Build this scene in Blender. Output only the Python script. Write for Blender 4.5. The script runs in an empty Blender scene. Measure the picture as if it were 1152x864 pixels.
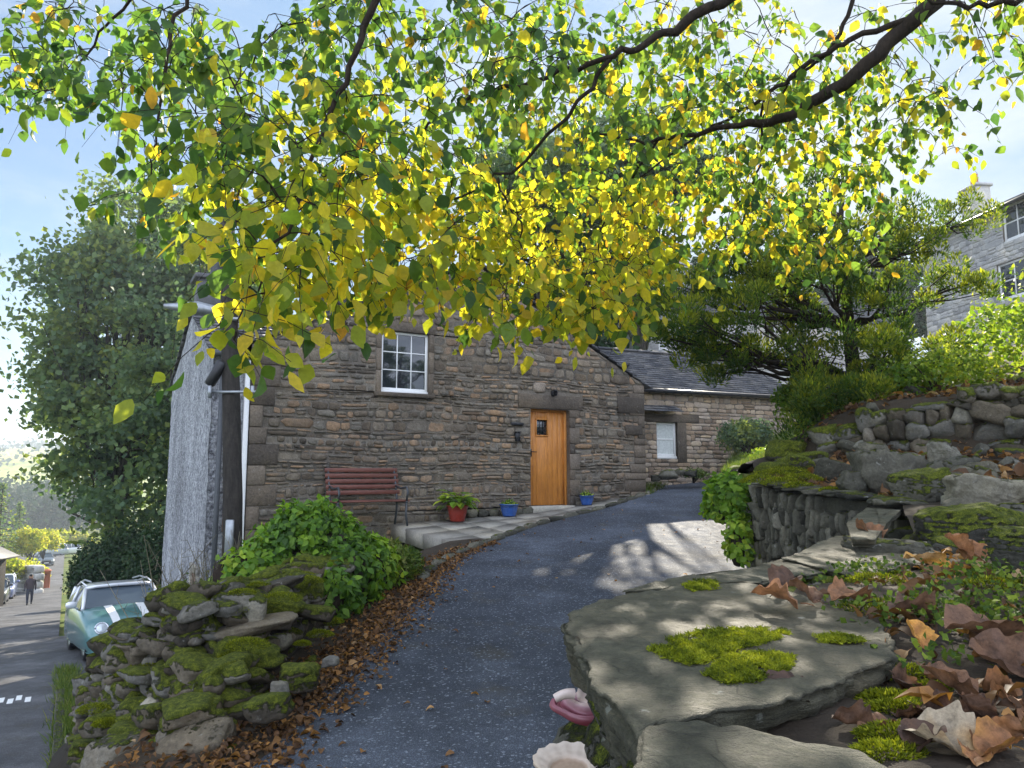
import bpy, math, random
import numpy as np
from mathutils import Vector, Matrix
R = math.radians
PI = math.pi
# ------------------------------------------------------------------ camera, world, sun, exposure
scene = bpy.context.scene
F0 = 832.0; W0, H0 = 1152.0, 864.0
HORIZON = 530.0
PITCH = math.atan((HORIZON - H0/2)/F0)
cam_d = bpy.data.cameras.new('camera'); cam = bpy.data.objects.new('camera', cam_d)
scene.collection.objects.link(cam); scene.camera = cam
cam_d.sensor_width = 36; cam_d.lens = 36*F0/W0; cam_d.clip_start = .02; cam_d.clip_end = 6000
cam.location = (0, 0, 0); cam.rotation_euler = (PI/2 + PITCH, 0, 0)
SUN_EL, SUN_AZ = R(29.5), R(12.0)          # azimuth measured from +Y towards +X
w = bpy.data.worlds.new('World'); scene.world = w; w.use_nodes = True
wn = w.node_tree; wn.nodes.clear()
sky = wn.nodes.new('ShaderNodeTexSky'); sky.sky_type = 'NISHITA'; sky.sun_disc = False
sky.sun_elevation = SUN_EL; sky.sun_rotation = SUN_AZ
sky.altitude = 200; sky.air_density = 1.0; sky.dust_density = .0; sky.ozone_density = 2.5
bg = wn.nodes.new('ShaderNodeBackground'); bg.inputs['Strength'].default_value = .06
out = wn.nodes.new('ShaderNodeOutputWorld')
tc = wn.nodes.new('ShaderNodeTexCoord')
mp = wn.nodes.new('ShaderNodeMapping'); mp.inputs['Scale'].default_value = (1.0, 1.0, 3.0)
mp.inputs['Location'].default_value = (.35, .1, .2)
wn.links.new(tc.outputs['Generated'], mp.inputs['Vector'])
nz = wn.nodes.new('ShaderNodeTexNoise'); nz.inputs['Scale'].default_value = 2.6; nz.inputs['Detail'].default_value = 7
nz.inputs['Roughness'].default_value = .55
wn.links.new(mp.outputs['Vector'], nz.inputs['Vector'])
rp = wn.nodes.new('ShaderNodeValToRGB'); rp.color_ramp.elements[0].position = .44; rp.color_ramp.elements[1].position = .68
rp.color_ramp.elements[0].color = (0, 0, 0, 1); rp.color_ramp.elements[1].color = (.75, .75, .75, 1)
wn.links.new(nz.outputs['Fac'], rp.inputs['Fac'])
mx = wn.nodes.new('ShaderNodeMix'); mx.data_type = 'RGBA'
mx.inputs['B'].default_value = (5.2, 5.6, 6.0, 1)
wn.links.new(rp.outputs['Color'], mx.inputs['Factor']); wn.links.new(sky.outputs['Color'], mx.inputs['A'])
# extra-bright cloud added out of view, opposite the sun, to lift the shade
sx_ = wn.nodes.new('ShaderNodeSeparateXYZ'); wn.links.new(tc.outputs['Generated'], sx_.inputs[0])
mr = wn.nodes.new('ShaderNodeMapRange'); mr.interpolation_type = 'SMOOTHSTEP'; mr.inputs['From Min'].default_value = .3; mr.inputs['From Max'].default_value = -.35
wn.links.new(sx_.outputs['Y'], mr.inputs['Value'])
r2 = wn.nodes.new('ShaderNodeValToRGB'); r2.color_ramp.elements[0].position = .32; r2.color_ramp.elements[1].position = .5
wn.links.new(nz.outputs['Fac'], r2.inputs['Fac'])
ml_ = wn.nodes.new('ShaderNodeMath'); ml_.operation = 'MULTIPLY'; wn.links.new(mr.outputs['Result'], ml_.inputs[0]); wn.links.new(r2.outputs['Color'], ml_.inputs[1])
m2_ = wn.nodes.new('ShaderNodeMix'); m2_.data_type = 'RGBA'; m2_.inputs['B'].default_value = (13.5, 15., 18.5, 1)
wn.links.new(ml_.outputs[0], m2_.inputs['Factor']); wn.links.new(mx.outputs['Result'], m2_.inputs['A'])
# blue-grey cloud tint added around the sun to dim the glow there
vn = wn.nodes.new('ShaderNodeVectorMath'); vn.operation = 'NORMALIZE'; wn.links.new(tc.outputs['Generated'], vn.inputs[0])
vd_ = wn.nodes.new('ShaderNodeVectorMath'); vd_.operation = 'DOT_PRODUCT'; wn.links.new(vn.outputs[0], vd_.inputs[0])
vd_.inputs[1].default_value = (math.sin(SUN_AZ)*math.cos(SUN_EL), math.cos(SUN_AZ)*math.cos(SUN_EL), math.sin(SUN_EL))
mv = wn.nodes.new('ShaderNodeMapRange'); mv.interpolation_type = 'SMOOTHSTEP'; mv.inputs['From Min'].default_value = .62; mv.inputs['From Max'].default_value = .93; mv.inputs['To Max'].default_value = .93
wn.links.new(vd_.outputs['Value'], mv.inputs['Value'])
m3_ = wn.nodes.new('ShaderNodeMix'); m3_.data_type = 'RGBA'
cr_ = wn.nodes.new('ShaderNodeValToRGB'); cr_.color_ramp.elements[0].position = .35; cr_.color_ramp.elements[1].position = .65
cr_.color_ramp.elements[0].color = (.25, .40, .62, 1); cr_.color_ramp.elements[1].color = (.56, .62, .68, 1); wn.links.new(nz.outputs['Fac'], cr_.inputs['Fac'])
sc_ = wn.nodes.new('ShaderNodeVectorMath'); sc_.operation = 'SCALE'; sc_.inputs['Scale'].default_value = 8.4; wn.links.new(cr_.outputs['Color'], sc_.inputs[0])
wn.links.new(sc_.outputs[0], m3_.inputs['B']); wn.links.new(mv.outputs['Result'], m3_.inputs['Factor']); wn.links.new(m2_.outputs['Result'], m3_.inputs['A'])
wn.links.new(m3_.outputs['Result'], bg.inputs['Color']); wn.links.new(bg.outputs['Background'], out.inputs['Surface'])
sl = bpy.data.lights.new('sun', 'SUN'); sl.energy = 5.0; sl.angle = R(.5); sl.color = (1, .91, .76)
so = bpy.data.objects.new('sun', sl); scene.collection.objects.link(so)
so.rotation_euler = Vector((math.sin(SUN_AZ)*math.cos(SUN_EL), math.cos(SUN_AZ)*math.cos(SUN_EL), math.sin(SUN_EL))).to_track_quat('Z', 'Y').to_euler()
so.location = (10, 40, 30)
scene.view_settings.view_transform = 'Standard'; scene.view_settings.look = 'None'
scene.view_settings.exposure = 1.45; scene.view_settings.gamma = 1; scene.view_settings.use_curve_mapping = False
scene.cycles.max_bounces = 6; scene.cycles.diffuse_bounces = 3; scene.cycles.transmission_bounces = 4
scene.cycles.transparent_max_bounces = 6; scene.cycles.caustics_reflective = False; scene.cycles.caustics_refractive = False

# ------------------------------------------------------------------ projection helpers (only used to measure the place)
cp, sp = math.cos(PITCH), math.sin(PITCH)
def ray(px, py):
    xc = (px - W0/2)/F0; yc = (H0/2 - py)/F0
    return np.array([xc, cp - sp*yc, sp + cp*yc])
def P(px, py, Y):
    d = ray(px, py); return d*(Y/d[1])
def U(px, py, z):
    d = ray(px, py); return d*(z/d[2])
def I(x, xs, ys): return np.interp(x, xs, ys)
def sstep(x, a, b):
    t = np.clip((x - a)/(b - a), 0, 1); return t*t*(3 - 2*t)

# ------------------------------------------------------------------ mesh builder
rng = np.random.default_rng(7)
class MB:
    def __init__(s): s.v = []; s.c = []; s.fi = []; s.fn = []; s.n = 0
    def add(s, V, F, col=(.5, .5, 0)):
        V = np.asarray(V, float).reshape(-1, 3)
        c = np.empty((len(V), 3)); c[:] = col
        s.v.append(V); s.c.append(c)
        if isinstance(F, np.ndarray):
            s.fi.append((F + s.n).ravel()); s.fn.append(np.full(len(F), F.shape[1], int))
        else:
            for f in F: s.fi.append(np.array(f, int) + s.n)
            s.fn.append(np.array([len(f) for f in F], int))
        s.n += len(V)
    def build(s, name, mat, parent=None, smooth=False, local=False):
        me = bpy.data.meshes.new(name)
        V = np.concatenate(s.v); C = np.concatenate(s.c)
        fi = np.concatenate(s.fi); fn = np.concatenate(s.fn)
        if parent is not None and not local: V = V - np.array(parent.location)
        me.vertices.add(len(V)); me.vertices.foreach_set('co', V.ravel())
        me.loops.add(len(fi)); me.loops.foreach_set('vertex_index', fi)
        me.polygons.add(len(fn)); st = np.concatenate([[0], np.cumsum(fn)[:-1]])
        me.polygons.foreach_set('loop_start', st); me.polygons.foreach_set('loop_total', fn)
        me.update(calc_edges=True)
        a = me.color_attributes.new('col', 'FLOAT_COLOR', 'POINT')
        a.data.foreach_set('color', np.concatenate([C, np.ones((len(C), 1))], 1).ravel())
        if smooth: me.polygons.foreach_set('use_smooth', np.ones(len(fn), bool))
        me.materials.append(mat)
        o = bpy.data.objects.new(name, me); scene.collection.objects.link(o)
        if parent is not None: o.parent = parent
        return o
def tag(o, label=None, cat=None, group=None, kind=None):
    if label: o['label'] = label
    if cat: o['category'] = cat
    if group: o['group'] = group
    if kind: o['kind'] = kind
    return o
def thing(name, label, cat, loc=(0, 0, 0), group=None, rz=0):
    o = bpy.data.objects.new(name, None); scene.collection.objects.link(o)
    o.location = Vector([float(q) for q in loc]); o.rotation_euler = (0, 0, rz); o.empty_display_size = .1
    return tag(o, label, cat, group)
def copy_tree(o, parent=None):
    c = o.copy(); scene.collection.objects.link(c); c.parent = parent
    for ch in list(o.children): copy_tree(ch, c)
    return c
def rotm(rx=0, ry=0, rz=0):
    return np.array(Matrix.Rotation(rz, 3, 'Z') @ Matrix.Rotation(ry, 3, 'Y') @ Matrix.Rotation(rx, 3, 'X'))
def cbox(mb, c, size, Rm=None, b=.01, col=(.5, .5, 0)):
    h = np.array(size, float)/2; b = min(b, h.min()*.6)
    V = []; sg = [(x, y, z) for x in (-1, 1) for y in (-1, 1) for z in (-1, 1)]
    for s_ in sg:
        for k in range(3):
            p = np.array(s_)*(h - b); p[k] = s_[k]*h[k]; V.append(p)
    idx = {s_: i*3 for i, s_ in enumerate(sg)}
    F = []
    for k in range(3):
        o1, o2 = [a for a in range(3) if a != k]
        for s0 in (-1, 1):
            q = []
            for a, b_ in ((-1, -1), (1, -1), (1, 1), (-1, 1)):
                t = [0, 0, 0]; t[k] = s0; t[o1] = a; t[o2] = b_; q.append(idx[tuple(t)] + k)
            F.append(q)
        for a in (-1, 1):
            for b_ in (-1, 1):
                t = [0, 0, 0]; t[o1] = a; t[o2] = b_; t[k] = -1; u = list(t); u[k] = 1
                F.append([idx[tuple(t)] + o1, idx[tuple(u)] + o1, idx[tuple(u)] + o2, idx[tuple(t)] + o2])
    for s_ in sg: F.append([idx[s_], idx[s_] + 1, idx[s_] + 2])
    V = np.array(V); G = []
    for f in F:
        p = V[f]; n = np.cross(p[1] - p[0], p[2] - p[0])
        G.append(f if np.dot(n, p.mean(0)) > 0 else f[::-1])
    if Rm is not None: V = V @ np.asarray(Rm).T
    mb.add(V + np.array(c, float), G, col)
def tube(mb, pts, rad, seg=8, col=(.5, .5, 0), cap=True, closed=False):
    pts = np.asarray(pts, float); n = len(pts)
    rad = np.full(n, rad) if np.isscalar(rad) else np.asarray(rad)
    tg = np.gradient(pts, axis=0); tg /= np.linalg.norm(tg, axis=1)[:, None] + 1e-9
    up = np.array([0, 0, 1.]) if abs(tg[0][2]) < .9 else np.array([1., 0, 0])
    V = []
    for i in range(n):
        a = np.cross(tg[i], up); a /= np.linalg.norm(a) + 1e-9; b = np.cross(a, tg[i]); up = b
        th = np.linspace(0, 2*PI, seg, endpoint=False)
        V.append(pts[i] + rad[i]*(np.cos(th)[:, None]*a + np.sin(th)[:, None]*b))
    V = np.concatenate(V); F = []
    for i in range(n - 1):
        for j in range(seg):
            F.append((i*seg + j, i*seg + (j + 1) % seg, (i + 1)*seg + (j + 1) % seg, (i + 1)*seg + j))
    F = [list(f)[::-1] for f in F]
    if cap: F.append(list(range(seg))); F.append([(n - 1)*seg + j for j in range(seg)][::-1])
    mb.add(V, F, col)
def lathe(mb, c, prof, seg=20, col=(.5, .5, 0), Rm=None, sx=1, sy=1):
    th = np.linspace(0, 2*PI, seg, endpoint=False)
    V = np.concatenate([np.stack([r*np.cos(th)*sx, r*np.sin(th)*sy, np.full(seg, z)], 1) for r, z in prof])
    if Rm is not None: V = V @ np.asarray(Rm).T
    F = [[i*seg + j, i*seg + (j + 1) % seg, (i + 1)*seg + (j + 1) % seg, (i + 1)*seg + j] for i in range(len(prof) - 1) for j in range(seg)]
    mb.add(V + np.array(c, float), F, col)
def prism(mb, poly, off, col=(.5, .5, 0)):
    poly = np.asarray(poly, float); n = len(poly); off = np.asarray(off, float)
    V = np.concatenate([poly, poly + off])
    F = [list(range(n))[::-1], [n + i for i in range(n)]] + [[i, (i + 1) % n, n + (i + 1) % n, n + i] for i in range(n)]
    mb.add(V, F, col)
def quadsheet(mb, G, col=(.5, .5, 0), flip=False):
    G = np.asarray(G); a, b = G.shape[:2]
    i = np.arange(a*b).reshape(a, b)
    F = np.stack([i[:-1, :-1], i[1:, :-1], i[1:, 1:], i[:-1, 1:]], -1).reshape(-1, 4)
    if flip: F = F[:, ::-1]
    mb.add(G.reshape(-1, 3), F, col)
# smooth pseudo-noise, vectorised
_k = np.random.default_rng(3).normal(size=(30, 3)); _ph = np.random.default_rng(4).uniform(0, 6.28, 30)
def snoise(p, scale=1., octv=3):
    p = np.asarray(p)*scale; r = 0; amp = 1.
    for o in range(octv):
        kk = _k[o*6:(o + 1)*6]*(2.1**o)
        r = r + amp*np.sin(p @ kk.T*1.6 + _ph[o*6:(o + 1)*6]).sum(-1)/3.2; amp *= .55
    return r
# icospheres
import bmesh
ICO = {}
for s_ in (1, 2, 3, 4, 5):
    bm = bmesh.new(); bmesh.ops.create_icosphere(bm, subdivisions=s_, radius=1)
    ICO[s_] = (np.array([v.co[:] for v in bm.verts]), np.array([[v.index for v in f.verts] for f in bm.faces])); bm.free()
AX = np.array([[1, 0, 0], [-1, 0, 0], [0, 1, 0], [0, -1, 0], [0, 0, 1], [0, 0, -1.]])
def rock(mb, c, size, rot=(0, 0, 0), sub=3, planes=9, p=14, noise=.05, col=None, rg=None, moss=0.):
    g = rg or rng; D, F = ICO[sub]
    N = g.normal(size=(planes, 3)); N /= np.linalg.norm(N, axis=1)[:, None]
    dist = np.concatenate([np.full(6, 1.) - g.uniform(0, .12, 6), g.uniform(.8, 1.12, planes)])
    N = np.concatenate([AX + g.normal(size=(6, 3))*.08, N])
    q = np.clip(D @ N.T/dist, 0, None); r = 1/np.power((q**p).sum(1), 1/p)
    V = D*r[:, None]; ph = g.uniform(0, 50, 3)
    V = V*(1 + noise*snoise(V + ph, 1.6, 3)[:, None])
    if sub >= 3:
        la = snoise(V + ph, .9, 2)*.35 + V[:, 2]*6 + V[:, 0]*.8; st_ = np.abs((la % 1) - .5)*2
        V = V*(1 - .035*(st_ > .72)[:, None]*np.array([1, 1, .3])) + D*(.02*snoise(V + ph, 7., 4 if sub > 3 else 2))[:, None]
    V = V*np.array(size)/2 @ np.eye(3)
    V = V @ rotm(*rot).T
    if col is None: col = (g.uniform(), g.uniform(.35, .65), moss)
    mb.add(V + np.array(c, float), F, col)
def inst(mb, TV, TF, pos, Rs, sc, cols):
    n = len(pos)
    if n == 0: return
    sc = np.asarray(sc, float); sc = sc[:, None] if sc.ndim == 1 else sc
    V = np.einsum('nij,nkj->nki', Rs, TV[None]*(sc[:, None, :]*np.ones((n, 1, 3)))) + np.asarray(pos)[:, None, :]
    k = len(TV)
    F = (TF[None] + (np.arange(n)*k)[:, None, None]).reshape(-1, TF.shape[1])
    mb.add(V.reshape(-1, 3), F, np.repeat(np.asarray(cols), k, axis=0))
def basis(tip, nrm):                    # columns x, y(tip), z(normal)
    y = tip/(np.linalg.norm(tip, axis=1)[:, None] + 1e-9)
    x = np.cross(y, nrm); x /= np.linalg.norm(x, axis=1)[:, None] + 1e-9
    z = np.cross(x, y)
    return np.stack([x, y, z], -1)
def rnd(n, g=None): 
    v = (g or rng).normal(size=(n, 3)); return v/np.linalg.norm(v, axis=1)[:, None]
LEAF_V = np.array([(0, 0, 0), (-.2, .14, .05), (0, .2, 0), (.2, .14, .05), (-.36, .45, .09), (0, .5, 0), (.36, .45, .09), (-.22, .78, .02), (0, .8, -.04), (.22, .78, .02), (0, 1.06, -.14)])
LEAF_F = np.array([(0, 2, 1, 1), (0, 3, 2, 2), (1, 2, 5, 4), (2, 3, 6, 5), (4, 5, 8, 7), (5, 6, 9, 8), (7, 8, 10, 10), (8, 9, 10, 10)])
_lt = []
for f in LEAF_F:
    f = list(f); _lt.append((f[0], f[1], f[2]))
    if f[3] != f[2]: _lt.append((f[0], f[2], f[3]))
LEAF_F = np.array(_lt)
SLEAF_V = np.array([(0, 0, 0), (-.33, .45, .08), (0, .5, -.03), (.33, .45, .08), (0, 1, -.1)]); SLEAF_F = np.array([(0, 2, 1), (0, 3, 2), (1, 2, 4), (2, 3, 4)])
TRI_V = np.array([(-.4, 0, 0), (.4, 0, 0), (.3, .8, .12), (-.3, .9, -.1)]); TRI_F = np.array([(0, 1, 2, 3)])
BLADE_V = np.array([(-.035, 0, 0), (.035, 0, 0), (-.026, .5, .07), (.026, .5, .07), (0, 1, .3)]); BLADE_F = np.array([(0, 1, 3), (0, 3, 2), (2, 3, 4)])
def scatter_leaves(mb, pos, size, tv=LEAF_V, tf=LEAF_F, down=.0, out=None, col=None, g=None, jit=.3):
    g = g or rng; n = len(pos)
    tip = rnd(n, g); tip[:, 2] -= down
    nr = rnd(n, g) if out is None else out + rnd(n, g)*.5
    s_ = size*g.uniform(1 - jit, 1 + jit, n)
    c = np.stack([g.uniform(0, 1, n), g.uniform(.3, .7, n), np.zeros(n)], 1) if col is None else col
    inst(mb, tv, tf, pos, basis(tip, nr), s_, c)

# ------------------------------------------------------------------ materials
class NT:
    def __init__(s, name):
        s.m = bpy.data.materials.new(name); s.m.use_nodes = True; s.t = s.m.node_tree; s.t.nodes.clear()
        s.o = s.t.nodes.new('ShaderNodeOutputMaterial'); s._geo = None
    def n(s, ty, **k):
        x = s.t.nodes.new(ty)
        for a, b in k.items(): setattr(x, a, b)
        return x
    def set(s, inp, v):
        if hasattr(v, 'is_output'): s.t.links.new(v, inp)
        elif isinstance(v, (tuple, list)): inp.default_value = tuple(v) + ((1,) if len(v) == 3 and inp.type == 'RGBA' else ())
        else: inp.default_value = v
    def coord(s, scale=(1, 1, 1), rot=(0, 0, 0)):
        t = s.n('ShaderNodeTexCoord'); m = s.n('ShaderNodeMapping'); m.inputs['Scale'].default_value = scale; m.inputs['Rotation'].default_value = rot
        s.t.links.new(t.outputs['Object'], m.inputs['Vector']); return m.outputs['Vector']
    def noise(s, scale, detail=4, rough=.55, vec=None, dist=0):
        x = s.n('ShaderNodeTexNoise'); x.inputs['Scale'].default_value = scale; x.inputs['Detail'].default_value = detail
        x.inputs['Roughness'].default_value = rough; x.inputs['Distortion'].default_value = dist
        s.t.links.new(vec if vec is not None else s.coord(), x.inputs['Vector']); return x.outputs['Fac']
    def voro(s, scale, feat='F1', vec=None, outp='Distance'):
        x = s.n('ShaderNodeTexVoronoi', feature=feat); x.inputs['Scale'].default_value = scale
        s.t.links.new(vec if vec is not None else s.coord(), x.inputs['Vector']); return x.outputs[outp]
    def ramp(s, fac, stops, interp='LINEAR'):
        x = s.n('ShaderNodeValToRGB'); r = x.color_ramp; r.interpolation = interp
        while len(r.elements) < len(stops): r.elements.new(.5)
        for e, (p, c) in zip(r.elements, stops):
            e.position = p; c = (c, c, c) if isinstance(c, (int, float)) else c; e.color = (*c, 1)
        s.set(x.inputs['Fac'], fac); return x.outputs['Color']
    def mix(s, fac, a, b, mode='MIX'):
        x = s.n('ShaderNodeMix', data_type='RGBA', blend_type=mode); s.set(x.inputs['Factor'], fac); s.set(x.inputs['A'], a); s.set(x.inputs['B'], b); return x.outputs['Result']
    def math(s, op, a, b=0., c=0., clamp=False):
        x = s.n('ShaderNodeMath', operation=op, use_clamp=clamp); s.set(x.inputs[0], a); s.set(x.inputs[1], b); s.set(x.inputs[2], c); return x.outputs[0]
    def attr(s, which=None):
        a = s.n('ShaderNodeAttribute', attribute_name='col')
        if which is None: return a.outputs['Color']
        q = s.n('ShaderNodeSeparateColor'); s.t.links.new(a.outputs['Color'], q.inputs[0]); return q.outputs[which]
    def nz(s):
        g = s.n('ShaderNodeNewGeometry'); q = s.n('ShaderNodeSeparateXYZ'); s.t.links.new(g.outputs['Normal'], q.inputs[0]); return q.outputs[2]
    def bump(s, h, strength=.5, dist=.02, nrm=None):
        x = s.n('ShaderNodeBump'); x.inputs['Strength'].default_value = strength; x.inputs['Distance'].default_value = dist; s.set(x.inputs['Height'], h)
        if nrm is not None: s.t.links.new(nrm, x.inputs['Normal'])
        return x.outputs['Normal']
    def pbr(s, col, rough=.8, nrm=None, spec=.4, metal=0, coat=0, final=True):
        p = s.n('ShaderNodeBsdfPrincipled'); s.set(p.inputs['Base Color'], col); s.set(p.inputs['Roughness'], rough)
        s.set(p.inputs['Specular IOR Level'], spec); s.set(p.inputs['Metallic'], metal); s.set(p.inputs['Coat Weight'], coat)
        if nrm is not None: s.t.links.new(nrm, p.inputs['Normal'])
        if final: s.t.links.new(p.outputs[0], s.o.inputs['Surface']); return s.m
        return p.outputs[0]
def m_stone(name, cols, scale=1., bump=.6, moss=0., lichen=.3, rough=.88, dirt=.35):
    t = NT(name); r = t.attr(0); g = t.attr(1); b = t.attr(2)
    n1 = t.noise(3.2*scale, 6, .62); n2 = t.noise(16*scale, 6, .65); n3 = t.noise(70*scale, 4, .7)
    mixr = t.math('MULTIPLY_ADD', n1, .5, t.math('MULTIPLY_ADD', r, .85, -.18))
    c = t.ramp(mixr, [(i/(len(cols) - 1), q) for i, q in enumerate(cols)])
    c = t.mix(.75, c, t.ramp(n2, [(.25, 1 - dirt), (.75, 1 + dirt*.75)]), 'MULTIPLY')
    c = t.mix(.6, c, t.ramp(n3, [(.3, .65), (.7, 1.3)]), 'MULTIPLY')
    c = t.mix(1., c, t.ramp(g, [(0, .45), (1, 1.5)]), 'MULTIPLY')
    n0 = t.noise(.8*min(scale, 1.3), 5, .6); c = t.mix(.8, c, t.ramp(n0, [(.3, (.62, .62, .66)), (.5, (1., 1., 1.)), (.7, (1.35, 1.27, 1.12))]), 'MULTIPLY')
    if lichen:
        lm = t.ramp(t.noise(7*scale, 8, .7, dist=.6), [(.62, 0.), (.68, lichen)])
        c = t.mix(lm, c, (.42, .42, .38))
    if moss:
        nm = t.noise(5*scale, 6, .7); nf = t.noise(90*scale, 3, .6)
        k = t.math('ADD', t.math('MULTIPLY', t.nz(), .55), t.math('MULTIPLY_ADD', nm, 1.3, -1.15 + moss*.5))
        k = t.math('ADD', k, b)
        mk = t.ramp(k, [(.22, 0.), (.34, 1.)])
        nf2 = t.noise(14*scale, 4, .7); nf = t.math('ADD', t.math('MULTIPLY', nf, .5), t.math('MULTIPLY', nf2, .5))
        mc = t.ramp(nf, [(.36, (.02, .028, .004)), (.5, (.09, .115, .009)), (.64, (.28, .3, .025))])
        c = t.mix(mk, c, mc)
    h = t.math('ADD', t.math('MULTIPLY', n1, 1.), t.math('MULTIPLY_ADD', n2, .55, t.math('MULTIPLY', n3, .18)))
    if moss: h = t.math('ADD', h, t.math('MULTIPLY', mk, t.math('MULTIPLY_ADD', nf, 2.2, .6)))
    return t.pbr(c, rough, t.bump(h, bump, .03/scale), .25)
def m_leaf(name, cols, trans=.5, rough=.5, spec=.35, boost=1.6, hue=.0):
    t = NT(name); r = t.attr(0); g = t.attr(1)
    c = t.ramp(r, [(i/(len(cols) - 1), q) for i, q in enumerate(cols)])
    c = t.mix(1., c, t.ramp(g, [(0, .5), (1, 1.5)]), 'MULTIPLY')
    c = t.mix(.5, c, t.ramp(t.noise(60, 3), [(.3, .75), (.7, 1.25)]), 'MULTIPLY')
    p = t.pbr(c, rough, None, spec, final=False)
    tr = t.n('ShaderNodeBsdfTranslucent'); t.set(tr.inputs['Color'], t.mix(1., c, (boost, boost*.98, boost*.55), 'MULTIPLY'))
    ms = t.n('ShaderNodeMixShader'); ms.inputs[0].default_value = trans
    t.t.links.new(p, ms.inputs[1]); t.t.links.new(tr.outputs[0], ms.inputs[2]); t.t.links.new(ms.outputs[0], t.o.inputs['Surface'])
    return t.m
def m_plain(name, col, rough=.6, spec=.4, metal=0, coat=0, var=.15, scale=20, bump=.1):
    t = NT(name); n = t.noise(scale, 4)
    c = t.mix(1., col, t.ramp(n, [(.3, 1 - var), (.7, 1 + var)]), 'MULTIPLY')
    return t.pbr(c, rough, t.bump(n, bump, .005) if bump else None, spec, metal, coat)
M = {}
M['housestone'] = m_stone('house_rubble', [(.07, .06, .048), (.15, .117, .083), (.205, .17, .127), (.18, .163, .133), (.32, .21, .125), (.13, .118, .098)], 1., 1.0, 0, .3, .88, .5)
M['mortar'] = m_stone('lime_mortar', [(.10, .088, .07), (.17, .145, .115), (.25, .22, .18)], 2.2, 1.2, 0, .4, .9, .55)
M['quoin'] = m_stone('dressed_gritstone', [(.09, .075, .06), (.16, .128, .096), (.22, .18, .138)], 1.8, 1.3, 0, .4, .88, .6)
M['warmstone'] = m_stone('warm_rubble', [(.2, .15, .11), (.36, .26, .17), (.4, .33, .26), (.5, .37, .22)], 1.2, .5, 0, .3)
M['palestone'] = m_stone('pale_stone', [(.36, .36, .35), (.46, .45, .43), (.52, .5, .47)], 1.2, .4, 0, .3)
M['drystone'] = m_stone('mossy_drystone', [(.035, .032, .024), (.085, .07, .05), (.15, .125, .09), (.13, .125, .11), (.25, .23, .18)], 2.6, 1.3, .85, .35, .88, .55)
M['greystone'] = m_stone('grey_slate_stone', [(.035, .034, .027), (.075, .072, .055), (.11, .105, .08), (.15, .14, .105), (.23, .22, .18)], 2.8, 1.3, .45, .5, .88, .55)
def m_slab():
    t = NT('foreground_slab'); v = t.coord((1, 1, 5)); n1 = t.noise(9, 8, .68, v, .6); n2 = t.noise(60, 6, .75, v); n3 = t.noise(330, 3, .7); n4 = t.noise(2.2, 4)
    c = t.ramp(n1, [(.28, (.028, .026, .016)), (.42, (.066, .061, .04)), (.55, (.098, .09, .06)), (.68, (.145, .125, .08)), (.78, (.22, .175, .1))])
    c = t.mix(.5, c, t.ramp(n4, [(.35, (.75, .85, .8)), (.65, (1.25, 1.15, 1.0))]), 'MULTIPLY')
    c = t.mix(.8, c, t.ramp(n2, [(.3, .55), (.5, 1.), (.72, 1.5)]), 'MULTIPLY'); c = t.mix(.7, c, t.ramp(n3, [(.3, .6), (.7, 1.35)]), 'MULTIPLY')
    vd = t.voro(11, 'F1', t.coord()); lm = t.math('ADD', t.math('MULTIPLY', vd, -1.), t.math('MULTIPLY', n2, .35))
    c = t.mix(t.ramp(lm, [(.075, 0.), (.1, .6)]), c, (.3, .31, .26))
    cr = t.ramp(t.voro(7, 'DISTANCE_TO_EDGE', t.coord((1, 2.2, 1))), [(.0, 0.), (.012, 1.)]); c = t.mix(.45, c, cr, 'MULTIPLY')
    h = t.math('ADD', t.math('MULTIPLY', n1, 1.3), t.math('MULTIPLY_ADD', n2, .6, t.math('MULTIPLY', n3, .25))); h = t.math('ADD', h, t.math('MULTIPLY', cr, .12))
    return t.pbr(c, t.ramp(n2, [(.3, .55), (.7, .85)]), t.bump(h, 1., .012), .35)
M['slabstone'] = m_slab()
M['slate'] = m_stone('roof_slate', [(.05, .052, .06), (.085, .085, .092), (.12, .118, .12), (.15, .145, .14)], 2., .3, 0, .25, .55)
M['earth'] = m_stone('dark_earth', [(.022, .017, .012), (.045, .034, .023), (.07, .052, .035)], 3., .8, .0, 0)
def m_white():
    t = NT('weathered_limewash'); v = t.coord((1, 1, .75))
    n = t.noise(13, 7, .75, v); n2 = t.noise(45, 5, .75, v); n3 = t.noise(1.1, 5, .6, t.coord((1, 1, .4))); vb = t.voro(16, 'F1', t.coord((1, 1, 1.2)))
    c = t.ramp(n, [(.38, (.16, .165, .18)), (.5, (.46, .47, .5)), (.62, (.68, .69, .71))])
    c = t.mix(.75, c, t.ramp(n2, [(.36, .4), (.55, 1.1)]), 'MULTIPLY'); c = t.mix(.8, c, t.ramp(n3, [(.3, .55), (.65, 1.15)]), 'MULTIPLY'); c = t.mix(.4, c, t.ramp(vb, [(.2, 1.1), (.6, .7)]), 'MULTIPLY')
    return t.pbr(c, .9, t.bump(t.math('ADD', t.math('ADD', n, n2), t.math('MULTIPLY', vb, -1.)), .8, .04), .2)
M['limewash'] = m_white()
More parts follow.
